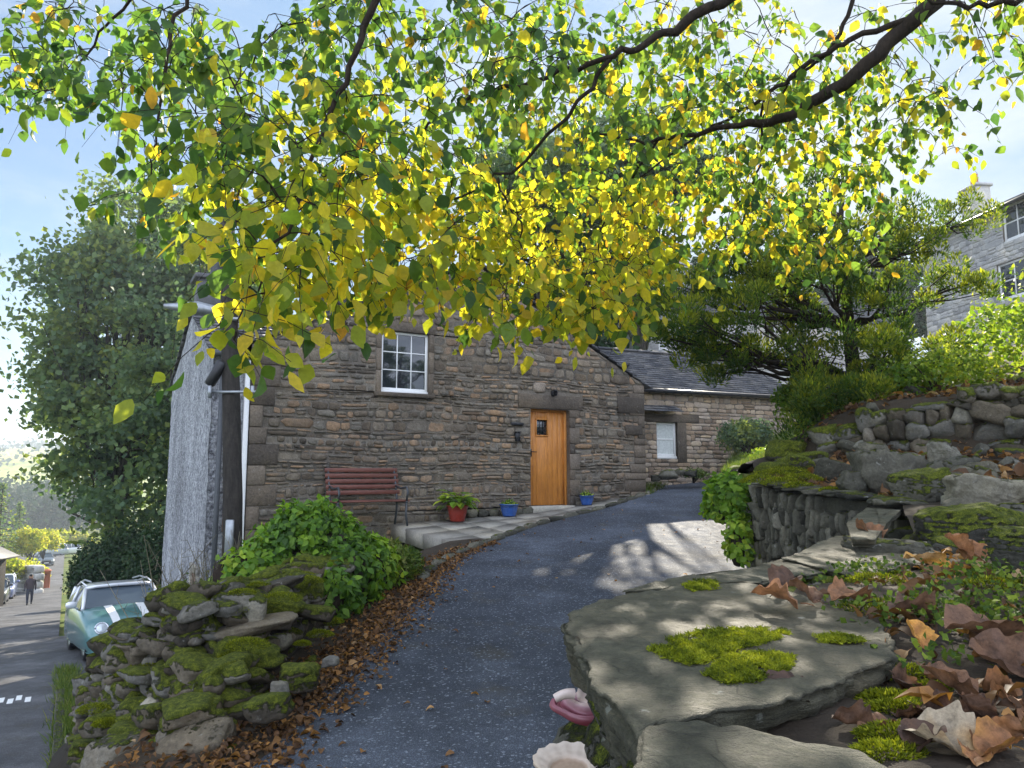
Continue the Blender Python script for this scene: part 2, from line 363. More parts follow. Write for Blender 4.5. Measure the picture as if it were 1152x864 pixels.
def m_asphalt(name, base, glint=.35):
    t = NT(name); v1 = t.voro(110); v2 = t.noise(.9, 5, .6); v3 = t.noise(260, 3, .6); n4 = t.noise(7, 6, .65)
    c = t.mix(1., base, t.ramp(v2, [(.3, .6), (.5, .95), (.7, 1.6)]), 'MULTIPLY')
    c = t.mix(.8, c, t.ramp(v1, [(.1, 1.7), (.45, .55)]), 'MULTIPLY')
    c = t.mix(.7, c, t.ramp(n4, [(.3, .65), (.7, 1.35)]), 'MULTIPLY')
    gr_ = t.ramp(t.noise(1.7, 7, .7), [(.56, 0.), (.68, .55)]); c = t.mix(gr_, c, (.075, .068, .05))
    sp_ = t.ramp(t.voro(75, 'F1', None, 'Color'), [(.8, 0.), (.86, glint)])
    c = t.mix(sp_, c, (.30, .33, .38))  # pale specks painted in for the sparkle of light on the chippings
    rgh = t.ramp(n4, [(.3, .66), (.7, .88)])
    h = t.math('ADD', t.math('MULTIPLY', v1, -1.), t.math('MULTIPLY', v3, .5))
    return t.pbr(c, rgh, t.bump(h, .75, .008), .12)
M['asphalt'] = m_asphalt('lane_asphalt', (.086, .098, .122), .6)
M['asphalt_far'] = m_asphalt('road_asphalt', (.13, .13, .135), .15)
def m_ground():
    t = NT('grassland'); n = t.noise(.35, 6, .6); f = t.noise(9, 5, .7); big = t.voro(.012, 'F1', t.coord((1, .45, 1)), 'Color')
    c = t.ramp(n, [(.3, (.045, .075, .018)), (.5, (.09, .12, .03)), (.7, (.15, .15, .045))])
    fc = t.ramp(big, [(.0, (.16, .22, .04)), (.4, (.3, .33, .07)), (.7, (.38, .34, .10)), (1., (.12, .16, .04))])
    g = t.n('ShaderNodeTexCoord'); q = t.n('ShaderNodeSeparateXYZ'); t.t.links.new(g.outputs['Object'], q.inputs[0])
    far = t.ramp(t.math('MULTIPLY', q.outputs[1], .002), [(.3, 0.), (.5, 1.)])
    c = t.mix(far, c, fc); c = t.mix(.6, c, t.ramp(f, [(.3, .6), (.7, 1.4)]), 'MULTIPLY')
    return t.pbr(c, .95, t.bump(f, .8, .05), .1)
M['ground'] = m_ground()
def m_bark(name, a, b, scale=1., moss=0.):
    t = NT(name); v = t.coord((6*scale, 6*scale, 1.3*scale)); n = t.noise(3, 6, .7, v, .5); n2 = t.noise(25, 4)
    c = t.ramp(n, [(.3, a), (.7, b)]); c = t.mix(.5, c, t.ramp(n2, [(.3, .7), (.7, 1.3)]), 'MULTIPLY')
    if moss: c = t.mix(t.ramp(t.noise(4, 5), [(.5, 0.), (.6, moss)]), c, (.06, .085, .012))
    return t.pbr(c, .9, t.bump(n, .8, .02), .2)
M['bark'] = m_bark('bark', (.02, .017, .014), (.075, .062, .05), 1., .3)
M['twig'] = m_bark('twig_bark', (.015, .012, .01), (.05, .035, .025), 3.)
M['pole'] = m_bark('creosoted_pole', (.022, .02, .018), (.06, .052, .045), 1., 0)
GREEN = (.03, .085, .012)
M['leaf'] = m_leaf('autumn_leaf', [(.035, .085, .03), (.07, .14, .03), (.15, .22, .03), (.32, .35, .03), (.55, .45, .035), (.5, .25, .03)], .62, .45, .3, 1.8)
M['tree_leaf'] = m_leaf('tree_leaf', [(.07, .12, .075), (.09, .15, .08), (.13, .19, .075), (.24, .28, .06)], .5, .55, .25, 1.5)
M['dark_leaf'] = m_leaf('evergreen_leaf', [(.01, .03, .01), (.018, .045, .012), (.03, .06, .014)], .2, .6, .25, 1.2)
M['conifer'] = m_leaf('conifer_foliage', [(.02, .05, .014), (.042, .085, .015), (.085, .13, .018), (.24, .26, .02)], .55, .6, .2, 1.9)
M['ivy'] = m_leaf('ivy_leaf', [(.04, .095, .014), (.09, .19, .018), (.19, .31, .025), (.38, .45, .05)], .4, .5, .3, 1.7)
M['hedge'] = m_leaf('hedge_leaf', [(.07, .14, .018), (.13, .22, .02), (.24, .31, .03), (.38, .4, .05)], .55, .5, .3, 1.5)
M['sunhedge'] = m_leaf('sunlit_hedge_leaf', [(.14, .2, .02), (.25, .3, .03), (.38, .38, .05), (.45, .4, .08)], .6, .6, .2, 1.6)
M['grass'] = m_leaf('grass_blade', [(.04, .08, .015), (.075, .13, .02), (.14, .19, .03), (.24, .23, .07)], .4, .5, .3, 1.4)
M['moss'] = m_leaf('moss', [(.03, .045, .005), (.10, .13, .01), (.22, .25, .012), (.42, .42, .04)], .4, .7, .15, 1.3)
def m_dead():
    t = NT('curled_dead_leaf'); r = t.attr(0); g_ = t.attr(1)
    c = t.ramp(r, [(0, (.045, .028, .02)), (.2, (.1, .058, .04)), (.4, (.19, .1, .055)), (.6, (.28, .13, .055)), (.8, (.42, .21, .04)), (1, (.3, .245, .17))])
    c = t.mix(1., c, t.ramp(g_, [(0, .5), (1, 1.5)]), 'MULTIPLY')
    n1 = t.noise(45, 6, .7); n2 = t.noise(210, 4, .7); c = t.mix(.85, c, t.ramp(n1, [(.32, .35), (.5, .95), (.7, 1.35)]), 'MULTIPLY'); c = t.mix(.6, c, t.ramp(n2, [(.3, .6), (.7, 1.3)]), 'MULTIPLY')
    p = t.pbr(c, .6, t.bump(t.math('ADD', n1, t.math('MULTIPLY', n2, .5)), .6, .004), .3, final=False)
    tr = t.n('ShaderNodeBsdfTranslucent'); t.set(tr.inputs['Color'], c); ms = t.n('ShaderNodeMixShader'); ms.inputs[0].default_value = .22
    t.t.links.new(p, ms.inputs[1]); t.t.links.new(tr.outputs[0], ms.inputs[2]); t.t.links.new(ms.outputs[0], t.o.inputs['Surface']); return t.m
M['dead'] = m_leaf('dead_leaf', [(.05, .028, .015), (.11, .056, .027), (.19, .10, .042), (.34, .16, .04), (.36, .25, .14)], .3, .6, .25, 1.2)
M['bigdead'] = m_dead()
M['weed'] = m_leaf('weed_leaf', [(.02, .045, .012), (.045, .08, .016), (.09, .14, .02), (.2, .24, .03)], .3, .7, .12, 1.4)
M['drystem'] = m_leaf('dry_stem', [(.12, .1, .07), (.2, .18, .13), (.3, .27, .2)], .2, .8, .1, 1.)
M['white'] = m_plain('white_paint', (.78, .78, .76), .4, .4, var=.04)
M['lead'] = m_plain('dark_metal', (.06, .065, .07), .5, .5, .3)
M['galv'] = m_plain('galvanised_steel', (.32, .34, .36), .45, .5, .7)
M['black'] = m_plain('black_plastic', (.015, .015, .017), .4, .4)
M['redglaze'] = m_plain('red_glazed_clay', (.28, .035, .022), .35, .5, coat=.3)
M['blueglaze'] = m_plain('blue_glazed_clay', (.03, .10, .36), .25, .5, coat=.5)
M['terracotta'] = m_plain('terracotta', (.4, .13, .07), .8)
M['paving'] = m_stone('paving_flag', [(.2, .19, .165), (.28, .26, .22), (.33, .31, .26)], 1.5, .3, 0, .2)
def m_wood(name, a, b, sc=(14, 14, 1.2), rough=.5, coat=0):
    t = NT(name); n = t.noise(2.5, 6, .6, t.coord(sc), 1.2); n2 = t.noise(3, 3)
    c = t.ramp(n, [(.3, a), (.7, b)]); c = t.mix(.4, c, t.ramp(n2, [(.3, .8), (.7, 1.2)]), 'MULTIPLY')
    return t.pbr(c, rough, t.bump(n, .15, .004), .4, coat=coat)
M['door'] = m_wood('oiled_oak_door', (.36, .13, .026), (.66, .27, .05), coat=.05)
M['benchwood'] = m_wood('bench_slat_wood', (.10, .034, .026), (.2, .075, .052), (2, 2, 20))
def m_glass(name, col=(.02, .025, .03), rough=.03):
    t = NT(name); return t.pbr(col, rough, t.bump(t.noise(2.5, 2), .04, .02), .9)
M['glass'] = m_glass('window_glass')
M['carglass'] = m_glass('car_glass', (.05, .07, .09), .06)
M['blind'] = m_plain('pale_blind', (.6, .63, .6), .8)
def car_paint(name, col): return m_plain(name, col, .3, .5, .2, .8, var=.03, bump=0)
M['shellpink'] = None
# ------------------------------------------------------------------ terrain functions
AXD = np.array([-.51, .86]); AXN = np.array([.86, .51])
def roadz(t): return I(t, [-20, 0, 9.3, 19.8, 35, 52, 81, 128, 230, 400], [-1.6, -2.6, -3.25, -4.1, -5.8, -7.8, -10.2, -12.4, -15, -15])
def laneZ(y): return I(y, [-10, 3.5, 7, 10, 13, 15, 17, 20, 22, 26, 60], [-1.62, -1.5, -1.4, -1.2, -.99, -.82, -.56, -.25, -.03, .5, 4.])
def xl(y): return I(y, [-3, 0, 3.7, 5, 6.9, 10, 11.3, 13.3, 14.4, 16.1, 17.3, 19, 20, 22, 26], [-1.5, -1.5, -1.36, -1.3, -1.2, -.92, -.45, .38, 1.1, 2.4, 3.15, 3.9, 4.6, 6.2, 9.8])
WY = [-3, 1.35, 1.8, 2.15, 2.8, 3.5, 4.7, 5.6, 6.5, 7.5, 9, 13, 17, 20, 22, 26]
WX = [.13, .13, .33, .64, 1.2, 1.83, 2.4, 2.22, 2.06, 2.42, 2.85, 3.78, 5.0, 6.1, 7.6, 12]
def wx(y): return I(y, WY, WX)
UWA, UWB = np.array([3.3, 8.0]), np.array([5.6, 6.2])
def T(x, y):
    x = np.asarray(x, float); y = np.asarray(y, float)
    q = np.clip(x - wx(y), 0, None)
    e = I(y, [0, 2.2, 3.5, 4.7, 6.5, 8, 10, 13, 17, 20, 24, 60], [-.35, -.35, -.33, -.22, -.14, .0, .1, -.1, .0, .5, 1.1, 6])
    s_ = I(y, [0, 2, 4, 6, 8, 12, 20, 60], [.1, .1, .1, .1, .16, .42, .4, .2])
    z = e + s_*9*(1 - np.exp(-q/9))
    d = (UWB - UWA)/np.linalg.norm(UWB - UWA); nn = np.array([-d[1], d[0]])
    if nn[1] < 0: nn = -nn
    sd = (x - UWA[0])*nn[0] + (y - UWA[1])*nn[1]; al = (x - UWA[0])*d[0] + (y - UWA[1])*d[1]
    z = z + .55*sstep(sd, .0, .3)*sstep(al, -1.2, .6)*sstep(-y, -24, -12)
    return z + .015*snoise(np.stack([x, y, 0*x], -1), 3.)
def sl_of_y(y): return AXN[0]*xl(y) + AXN[1]*y
def G(x, y):
    x = np.asarray(x, float); y = np.asarray(y, float)
    t = x*AXD[0] + y*AXD[1]; s_ = x*AXN[0] + y*AXN[1]
    rz = roadz(t)
    low = rz - .06
    # left of the lower road: gentle, then valley and far hill
    dist = np.sqrt(x*x + y*y)
    hill = sstep(dist, 260, 900)*38 + sstep(dist, 900, 1500)*8 - sstep(dist, 90, 240)*2
    low = low + hill + np.where(s_ < -8, np.clip((-8 - s_)*.02, 0, 1.2), 0) + 5*sstep(dist, 200, 600)*snoise(np.stack([x/130, y/130, 0*x], -1))
    yy = np.clip(y, -3, 300)
    up = laneZ(np.clip(yy, -3, 24)) - .07 + sstep(yy, 22, 120)*11
    up = up - .35*sstep(xl(np.clip(yy, -3, 24)) - x, .0, .3)*sstep(y, 9.5, 10.5)*sstep(-y, -19, -17.5)
    q = x - wx(np.clip(y, -3, 26)); tz = T(np.clip(x, -50, 60), np.clip(y, -3, 60)) - .12
    up = np.where(q > .25, up + (tz - up)*sstep(q, .25, 1.5), up)
    sl = np.clip(sl_of_y(np.clip(y, -3, 12)), .6, 9)
    s0 = I(y, [0, 12, 20, 60, 200], [.1, .15, 3, 5, 30]); s1 = np.where(y < 12, sl - .15, I(y, [12, 16, 22, 40, 90, 250], [5.5, 7, 12, 28, 80, 200]))
    s1 = np.maximum(s1, s0 + .3)
    k = sstep(s_, s0, s1)
    return low*(1 - k) + up*k
def gz(x, y): return float(G(np.array([x]), np.array([y]))[0])
def tz_(x, y): return float(T(np.array([x]), np.array([y]))[0])
def axis(lo, hi, fine_lo, fine_hi, st, grow=1.16):
    a = list(np.arange(fine_lo, fine_hi, st)); s_ = st; x = a[0]; L = []
    while x > lo: s_ *= grow; x -= s_; L.append(x)
    s_ = st; x = a[-1]; Rr = []
    while x < hi: s_ *= grow; x += s_; Rr.append(x)
    return np.array(L[::-1] + a + Rr)
gx = axis(-1500, 1500, -13, 9, .16, 1.09); gy = axis(-80, 1500, 1, 21, .16, 1.07)
GX, GY = np.meshgrid(gx, gy, indexing='ij')
mb = MB(); GZ = G(GX, GY); quadsheet(mb, np.stack([GX, GY, GZ], -1)); tag(mb.build('ground', M['ground'], smooth=True), kind='structure')
# lane
ys = np.linspace(-2.5, 25, 130); us = np.linspace(0, 1, 18); Gd = []
for y in ys:
    a, b = float(xl(y)) - .12, float(wx(y)) + .15
    X = a + (b - a)*us
    Gd.append(np.stack([X, np.full(18, y), laneZ(y) + .035*np.sin(us*PI) - .03*((us < .03)) + .008*snoise(np.stack([X, np.full(18, y), X*0], -1), 1.2)], -1))
mb = MB(); quadsheet(mb, np.array(Gd), flip=True); lane = tag(mb.build('lane', M['asphalt'], smooth=True), kind='structure')
# lower road
mb = MB(); Gd = []
for t in np.concatenate([np.arange(-6, 60, 1.5), np.arange(60, 150, 4)]):
    row = []
    for s_ in np.linspace(-6.2, 0, 7):
        p = AXD*t + AXN*s_; row.append((p[0], p[1], roadz(t) + .02 + .03*math.sin((s_ + 6.2)/6.2*PI)))
    Gd.append(row)
quadsheet(mb, np.array(Gd)); tag(mb.build('road', M['asphalt_far'], smooth=True), kind='structure')
mb = MB()      # pull-in beside the house where the car stands
Gd = [[tuple(AXD*t + AXN*s_) + (roadz(t) + .028,) for s_ in np.linspace(-.1, 2., 4)] for t in np.arange(14.5, 26, 1.)]
quadsheet(mb, np.array(Gd)); tag(mb.build('parking_bay', M['asphalt_far'], smooth=True), kind='structure')
mb = MB()      # pavement edging and painted line
for t in np.arange(1, 13.8, .9):
    p = AXD*(t + .45) + AXN*.07; cbox(mb, (p[0], p[1], roadz(t + .45) + .03), (.12, .88, .2), rotm(0, 0, math.atan2(-AXD[0], AXD[1])), .015, (rng.uniform(), .5, 0))
tag(mb.build('kerb', M['greystone']), kind='structure')
mb = MB()
for px in ((2, 779), (12, 781), (22, 776), (32, 779)):
    p = U(px[0], px[1], -3.55); t = p[0]*AXD[0] + p[1]*AXD[1]; q = p[:2]
    V = []
    for (da, dn) in ((-.22, -.04), (.22, -.04), (.22, .04), (-.22, .04)): r_ = q + AXD*da + AXN*dn; tt = r_ @ AXD; V.append((r_[0], r_[1], roadz(tt) + .024 + .03*math.sin((r_ @ AXN + 6.2)/6.2*PI)))
    mb.add(V, [[0, 1, 2, 3]])
tag(mb.build('road_marking', M['white']), kind='structure')
# garden bank (soil retained by the walls)
ys = np.concatenate([np.arange(-1.5, 8.5, .05), np.arange(8.5, 26, .25)]); qs = np.concatenate([np.linspace(.05, 4, 70), np.linspace(4.2, 18, 30)])
YY, QQ = np.meshgrid(ys, qs, indexing='ij'); XX = wx(YY) + QQ; ZZ = T(XX, YY)
mb = MB(); quadsheet(mb, np.stack([XX, YY, ZZ], -1), flip=True); tag(mb.build('garden_soil', M['earth'], smooth=True), kind='structure')

# ------------------------------------------------------------------ masonry helper
def stone_quad(mb, pl, c4, outd, g, col, irr=1.):
    # c4: four (a,z) corners ccw; rounded irregular stone standing outd proud of the wall face
    ang = [(0.1, 0.04), (.5, -.02), (.9, 0.03), (1, .25), (1.01, .5), (1, .78), (.9, .98), (.5, 1.02), (.1, .97), (0, .78), (-.01, .5), (0, .22)]
    c4 = np.array(c4); A = []
    j = g.uniform(-.075, .075, (12, 2)); c4 = np.array(c4); c4 = c4 + g.uniform(-.012, .012, (4, 2)) * min(1, irr)
    for (u, v), q in zip(ang, j):
        u2, v2 = u + q[0]*.6, v + q[1]*1.4
        A.append(c4[0]*(1 - u2)*(1 - v2) + c4[1]*u2*(1 - v2) + c4[2]*u2*v2 + c4[3]*(1 - u2)*v2)
    A = np.array(A); cen = A.mean(0); V = []
    tilt = g.normal(size=2)*outd*.3
    for sc, o in ((1, -.004), (.93, outd*.75), (.78, outd)):
        for i, a in enumerate(A):
            q = cen + (a - cen)*sc
            oo = o + (tilt @ ((a - cen)/.2))*.25 if o > 0 else o
            V.append(pl(q[0], q[1], oo))
    V.append(pl(cen[0], cen[1], outd*1.05))
    F = []
    for r_ in range(2):
        for i in range(12): F.append([r_*12 + i, r_*12 + (i + 1) % 12, (r_ + 1)*12 + (i + 1) % 12, (r_ + 1)*12 + i])
    for i in range(12): F.append([24 + i, 24 + (i + 1) % 12, 36])
    mb.add(V, F, col)
def rubble(mbS, mbM, pl, al, ar, z0, z1, holes, skip, g, hr=(.09, .19), wr=(.14, .42), outd=(.008, .03), joint=.012):
    """courses of rubble between al(z)..ar(z); holes stay open, skip rects carry other masonry but keep the mortar sheet"""
    z = z0
    while z < z1 - .02:
        h = min(g.uniform(*hr), z1 - z)
        cuts = sorted([q[2] for q in holes + skip] + [q[3] for q in holes + skip])
        for c in cuts:
            if z + .03 < c < z + h + .05: h = c - z; break
        zt = z + h
        def iv(rects):
            L = [(al, ar)]; segs = [[('e', 0), ('e', 1)]]
            lo_b, hi_b, lo_t, hi_t = al(z), ar(z), al(zt), ar(zt)
            cur = [(lo_b, lo_t, hi_b, hi_t)]
            for (a0, a1, b0, b1) in rects:
                if b0 < zt - .01 and b1 > z + .01:
                    nw = []
                    for (lb, lt, hb, ht) in cur:
                        if a1 <= max(lb, lt) or a0 >= min(hb, ht): nw.append((lb, lt, hb, ht)); continue
                        if a0 > max(lb, lt): nw.append((lb, lt, a0, a0))
                        if a1 < min(hb, ht): nw.append((a1, a1, hb, ht))
                    cur = nw
            return cur
        for (lb, lt, hb, ht) in iv(holes):
            if hb - lb < .01 or ht - lt < -.2: continue
            ht2 = max(ht, lt)
            mbM.add([pl(lb, z, 0), pl(hb, z, 0), pl(ht2, zt, 0), pl(lt, zt, 0)], [[0, 1, 2, 3]], (g.uniform(), .5, 0))
        for (lb, lt, hb, ht) in iv(holes + skip):
            L = hb - lb; Lt = ht - lt
            if L < .05 or Lt < .02: continue
            n = max(1, int(round(L/g.uniform(wr[0] + .04, wr[1]*.8)))); cut = np.sort(g.uniform(0, 1, n - 1)); cut = np.linspace(0, 1, n + 1)[1:-1]*.6 + cut*.4 if n > 1 else cut
            cut = np.concatenate([[0], cut, [1]])
            tl, tt = (lb, lt), (hb, ht)
            X0, X1 = min(lb, lt), max(hb, ht)
            for k in range(n):
                a0, a1 = cut[k], cut[k + 1]; p0, p1 = X0 + (X1 - X0)*a0, X0 + (X1 - X0)*a1
                q = [(min(max(p0, lb), hb) + joint/2, z + joint/2), (max(min(p1, hb), lb) - joint/2, z + joint/2), (max(min(p1, ht), lt) - joint/2, zt - joint/2), (min(max(p0, lt), ht) + joint/2, zt - joint/2)]
                if q[1][0] - q[0][0] < .02: continue
                if q[2][0] - q[3][0] < .02: q[2] = (q[3][0] + .01, q[2][1])
                if (a1 - a0)*L < .04: continue
                cl = (g.uniform(), g.uniform(.3, .7), 0)
                if g.uniform() < .25 and h > .13:
                    m_ = .5 + g.uniform(-.12, .12)
                    q0 = np.array(q); mid1 = q0[0]*(1 - m_) + q0[3]*m_; mid2 = q0[1]*(1 - m_) + q0[2]*m_
                    stone_quad(mbS, pl, [q0[0], q0[1], mid2 - [0, .005], mid1 - [0, .005]], g.uniform(*outd), g, cl)
                    stone_quad(mbS, pl, [mid1 + [0, .005], mid2 + [0, .005], q0[2], q0[3]], g.uniform(*outd), g, (g.uniform(), g.uniform(.3, .7), 0))
                else: stone_quad(mbS, pl, q, g.uniform(*outd), g, cl)
        z = zt
def dressed(mb, pl, a0, a1, z0, z1, o0, o1, g, b=.012, col=None):
    """dressed block in wall coordinates from depth o0 to o1, chamfered"""
    V = []; 
    for (s_, o) in ((0, o0), (0, o1 - b), (b, o1)):
        for a, z in ((a0 + s_, z0 + s_), (a1 - s_, z0 + s_), (a1 - s_, z1 - s_), (a0 + s_, z1 - s_)): V.append(pl(a, z, o))
    F = [[0, 3, 2, 1]] + [[r_*4 + i, r_*4 + (i + 1) % 4, (r_ + 1)*4 + (i + 1) % 4, (r_ + 1)*4 + i] for r_ in range(2) for i in range(4)] + [[8, 9, 10, 11]]
    mb.add(V, F, col or (g.uniform(), g.uniform(.35, .65), 0))
def slates(mb, e0, e1, r0, r1, rows, wid, g, th=.018, lap=1.5):
    """slated slope: e0-e1 eave, r0-r1 ridge; every slate its own little slab"""
    e0, e1, r0, r1 = [np.array(q, float) for q in (e0, e1, r0, r1)]
    n = np.cross(e1 - e0, r0 - e0); n /= np.linalg.norm(n); n = n if n[2] > 0 else -n
    for i in range(rows):
        f0 = i/rows; f1 = min(1, (i + lap)/rows)
        a0, a1 = e0 + (r0 - e0)*f0, e1 + (r1 - e1)*f0; b0, b1 = e0 + (r0 - e0)*f1, e1 + (r1 - e1)*f1
        L = np.linalg.norm(a1 - a0); k = max(1, int(L/wid)); cut = np.linspace(0, 1, k + 1); off = (.5/k if i % 2 else 0)
        cut = np.clip(cut + off, 0, 1) if off else cut
        cut = np.concatenate([[0], cut]) if off else cut
        cut[1:-1] += g.uniform(-.2, .2, len(cut) - 2)/k
        for u0, u1 in zip(cut[:-1], cut[1:]):
            if u1 - u0 < .15/k: continue
            gp = .03/k; u0 += gp; u1 -= gp; l = g.uniform(0, .008); sag = g.uniform(-.012, .012)
            c = [a0 + (a1 - a0)*u0, a0 + (a1 - a0)*u1, b0 + (b1 - b0)*u1, b0 + (b1 - b0)*u0]
            dn = (a0 - b0)/np.linalg.norm(a0 - b0)*sag
            top = [c[0] + n*(th*2.2 + l) + dn, c[1] + n*(th*2.2 + l) + dn, c[2] + n*th*.2, c[3] + n*th*.2]
            bot = [c[0] + n*(th*1.0 + l) + dn, c[1] + n*(th*1.0 + l) + dn, c[2] - n*th, c[3] - n*th]
            mb.add(top + bot, [[0, 1, 2, 3], [4, 7, 6, 5], [0, 4, 5, 1], [1, 5, 6, 2], [3, 7, 4, 0]], (g.uniform(), g.uniform(.3, .7), 0))
# ------------------------------------------------------------------ the stone house
O = np.array([-4.52, 12.7]); E_ = np.array([3.08, 17.2]); WL = np.linalg.norm(E_ - O); ud = (E_ - O)/WL; nd = np.array([ud[1], -ud[0]])
def HW(a, z, o=0): p = O + ud*a + nd*o; return (p[0], p[1], z)
def wa(px, py):
    d = ray(px, py); A = np.array([[d[0], -ud[0]], [d[1], -ud[1]]]); k, a = np.linalg.solve(A, O); return a, d[2]*k
g = np.random.default_rng(11)
house = thing('stone_house', 'brown rubble stone house with orange timber door and gable towards the lane', 'house', (O[0], O[1], -1.0))
AP = (WL*.5, 4.25); ZL, ZR = 2.2, 1.98
al = lambda z: 0. if z < ZL else (z - ZL)/(AP[1] - ZL)*AP[0]
ar = lambda z: WL if z < ZR else WL - (z - ZR)/(AP[1] - ZR)*(WL - AP[0])
wl_, wt_ = wa(430, 371); wr_, wb_ = wa(482, 444)
wx0, wx1, wz0, wz1 = wl_, wr_, wb_, wt_
dx0 = wa(597, 520)[0]; dx1 = wa(641, 520)[0]; dz0 = wa(618, 569)[1]; dz1 = wa(618, 460)[1]
win = (wx0, wx1, wz0, wz1); dor = (dx0, dx1, dz0 - .02, dz1)
holes = [win, dor]
lint_w = (wx0 - .16, wx1 + .14, wz1, wz1 + .19); sill_w = (wx0 - .14, wx1 + .1, wz0 - .08, wz0)
lint_d = (dx0 - .3, dx1 + .35, dz1, dz1 + .3)
jambs = []
z = dz0 - .02; k = 0
while z < dz1 - .01:
    h = min(.34 if k % 2 else .22, dz1 - z); wj = .26 if k % 2 else .14
    jambs.append((dx1, dx1 + wj, z, z + h)); z += h; k += 1
jl = []
z = wz0
while z < wz1 - .01:
    h = min(.42, wz1 - z); jl.append((wx0 - .11, wx0, z, z + h)); jl.append((wx1, wx1 + .1, z, z + h)); z += h
quo = []
z = -2.6; k = 0
while z < ZL - .02:
    h = min(g.uniform(.28, .4), ZL - z); quo.append((0., g.choice([.22, .3, .42, .5]), z, z + h)); z += h; k += 1
z = -1.2; k = 0
while z < ZR - .03:
    h = min(g.uniform(.13, .3), ZR - z)
    if z > ZR - .7 and z + h < ZR - .1: pass
    quo.append((WL - g.choice([.2, .32, .45, .62]), WL, z, z + h)); z += h; k += 1
skip = [lint_w, sill_w, lint_d] + jambs + jl + quo
mS, mM, mQ = MB(), MB(), MB(); mJ, mW_, mL, mD = MB(), MB(), MB(), MB()
rubble(mS, mM, lambda a, z, o=0: HW(a, z + .022*math.sin(a*1.7 + z*2.1) + .008*math.sin(a*5.3 - z*3.7), o), al, ar, -2.6, AP[1], holes, skip, g, (.09, .23), (.1, .38), (.0, .036), .03)
for r_ in [q for q in quo if q[0] > 1]: dressed(mJ, HW, r_[0] + .004, r_[1] - .004, r_[2] + .004, r_[3] - .004, -.05, .028 + g.uniform(0, .012), g, .014)
for r_ in [q for q in quo if q[0] < 1]: dressed(mQ, HW, r_[0] + .004, r_[1] - .004, r_[2] + .004, r_[3] - .004, -.05, .028 + g.uniform(0, .012), g, .014)
for mm_, L_ in ((mD, jambs), (mW_, jl)):
    for r_ in L_: dressed(mm_, HW, r_[0] + .002, r_[1] - .004, r_[2] + .003, r_[3] - .003, -.05, .022 + g.uniform(0, .01), g, .01)
for mm_, r_ in ((mW_, lint_w), (mD, lint_d)): dressed(mm_, HW, r_[0], r_[1], r_[2], r_[3] - .004, -.05, .034, g, .014)
dressed(mW_, HW, *sill_w, -.15, .09, g, .012)
# big dark stone near the right corner under the eave, pale round stone over the door
for (x0, y0, x1, y1) in ((694, 446, 724, 466), (703, 478, 722, 490)):
    a0, zt = wa(x0, y0); a1, zb = wa(x1, y1); dressed(mJ, HW, a0, a1 - .0, zb, zt, -.02, .05, g, .02, (.05, .3, 0))
a0, z0 = wa(606, 437)
rock(mD, HW(a0, z0, 0), (.34, .1, .22), (0, 0, math.atan2(ud[1], ud[0])), 3, col=(1., 1., 0))
wall = mM.build('wall', M['mortar'], house)
mS.build('rubble_face', M['housestone'], wall, smooth=True).location = (0, 0, 0)
mQ.build('quoins', M['quoin'], wall); mJ.build('quoins', M['quoin'], wall); mD.build('door_surround', M['quoin'], wall); mW_.build('window_surround', M['quoin'], wall)
for c in (wall.children):       # children of a part keep the root's frame
    c.data.transform(Matrix.Translation(Vector(wall.location) - Vector(house.location)))
# side and back walls of the gabled wing, low detail
mb = MB(); D_ = 7.0
for (a, z1_) in ((WL, ZR),):
    Gd = [[HW(a, -2.6, 0), HW(a, z1_, 0)], [HW(a, -2.6, -D_), HW(a, z1_, -D_)]]; quadsheet(mb, np.array(Gd))
prism(mb, [HW(0, -4.4, -D_), HW(WL, -2.6, -D_), HW(WL, ZR, -D_), HW(AP[0], AP[1], -D_), HW(0, ZL, -D_)], np.array([*(nd*.1), 0]))
mb.build('rear_wall', M['housestone'], house)
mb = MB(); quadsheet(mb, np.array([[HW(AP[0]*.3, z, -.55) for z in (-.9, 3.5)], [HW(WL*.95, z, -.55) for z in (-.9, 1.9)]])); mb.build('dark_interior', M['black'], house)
mb = MB(); ov = .06
s1 = slates(mb, HW(WL + .22, ZR - .07, ov), HW(WL + .22, ZR - .07, -D_), HW(AP[0], AP[1] + .06, ov), HW(AP[0], AP[1] + .06, -D_), 20, .34, g)
slates(mb, HW(-.1, ZL - .02, ov), HW(-.1, ZL - .02, -D_), HW(AP[0], AP[1] + .06, ov), HW(AP[0], AP[1] + .06, -D_), 20, .34, g)
for i in range(15):
    cbox(mb, np.array(HW(AP[0], AP[1] + .12, ov - .25 - i*.47)), (.3, .45, .09), rotm(0, 0, math.atan2(ud[1], ud[0])), .03, (g.uniform(), .5, 0))
mb.build('roof', M['slate'], house)
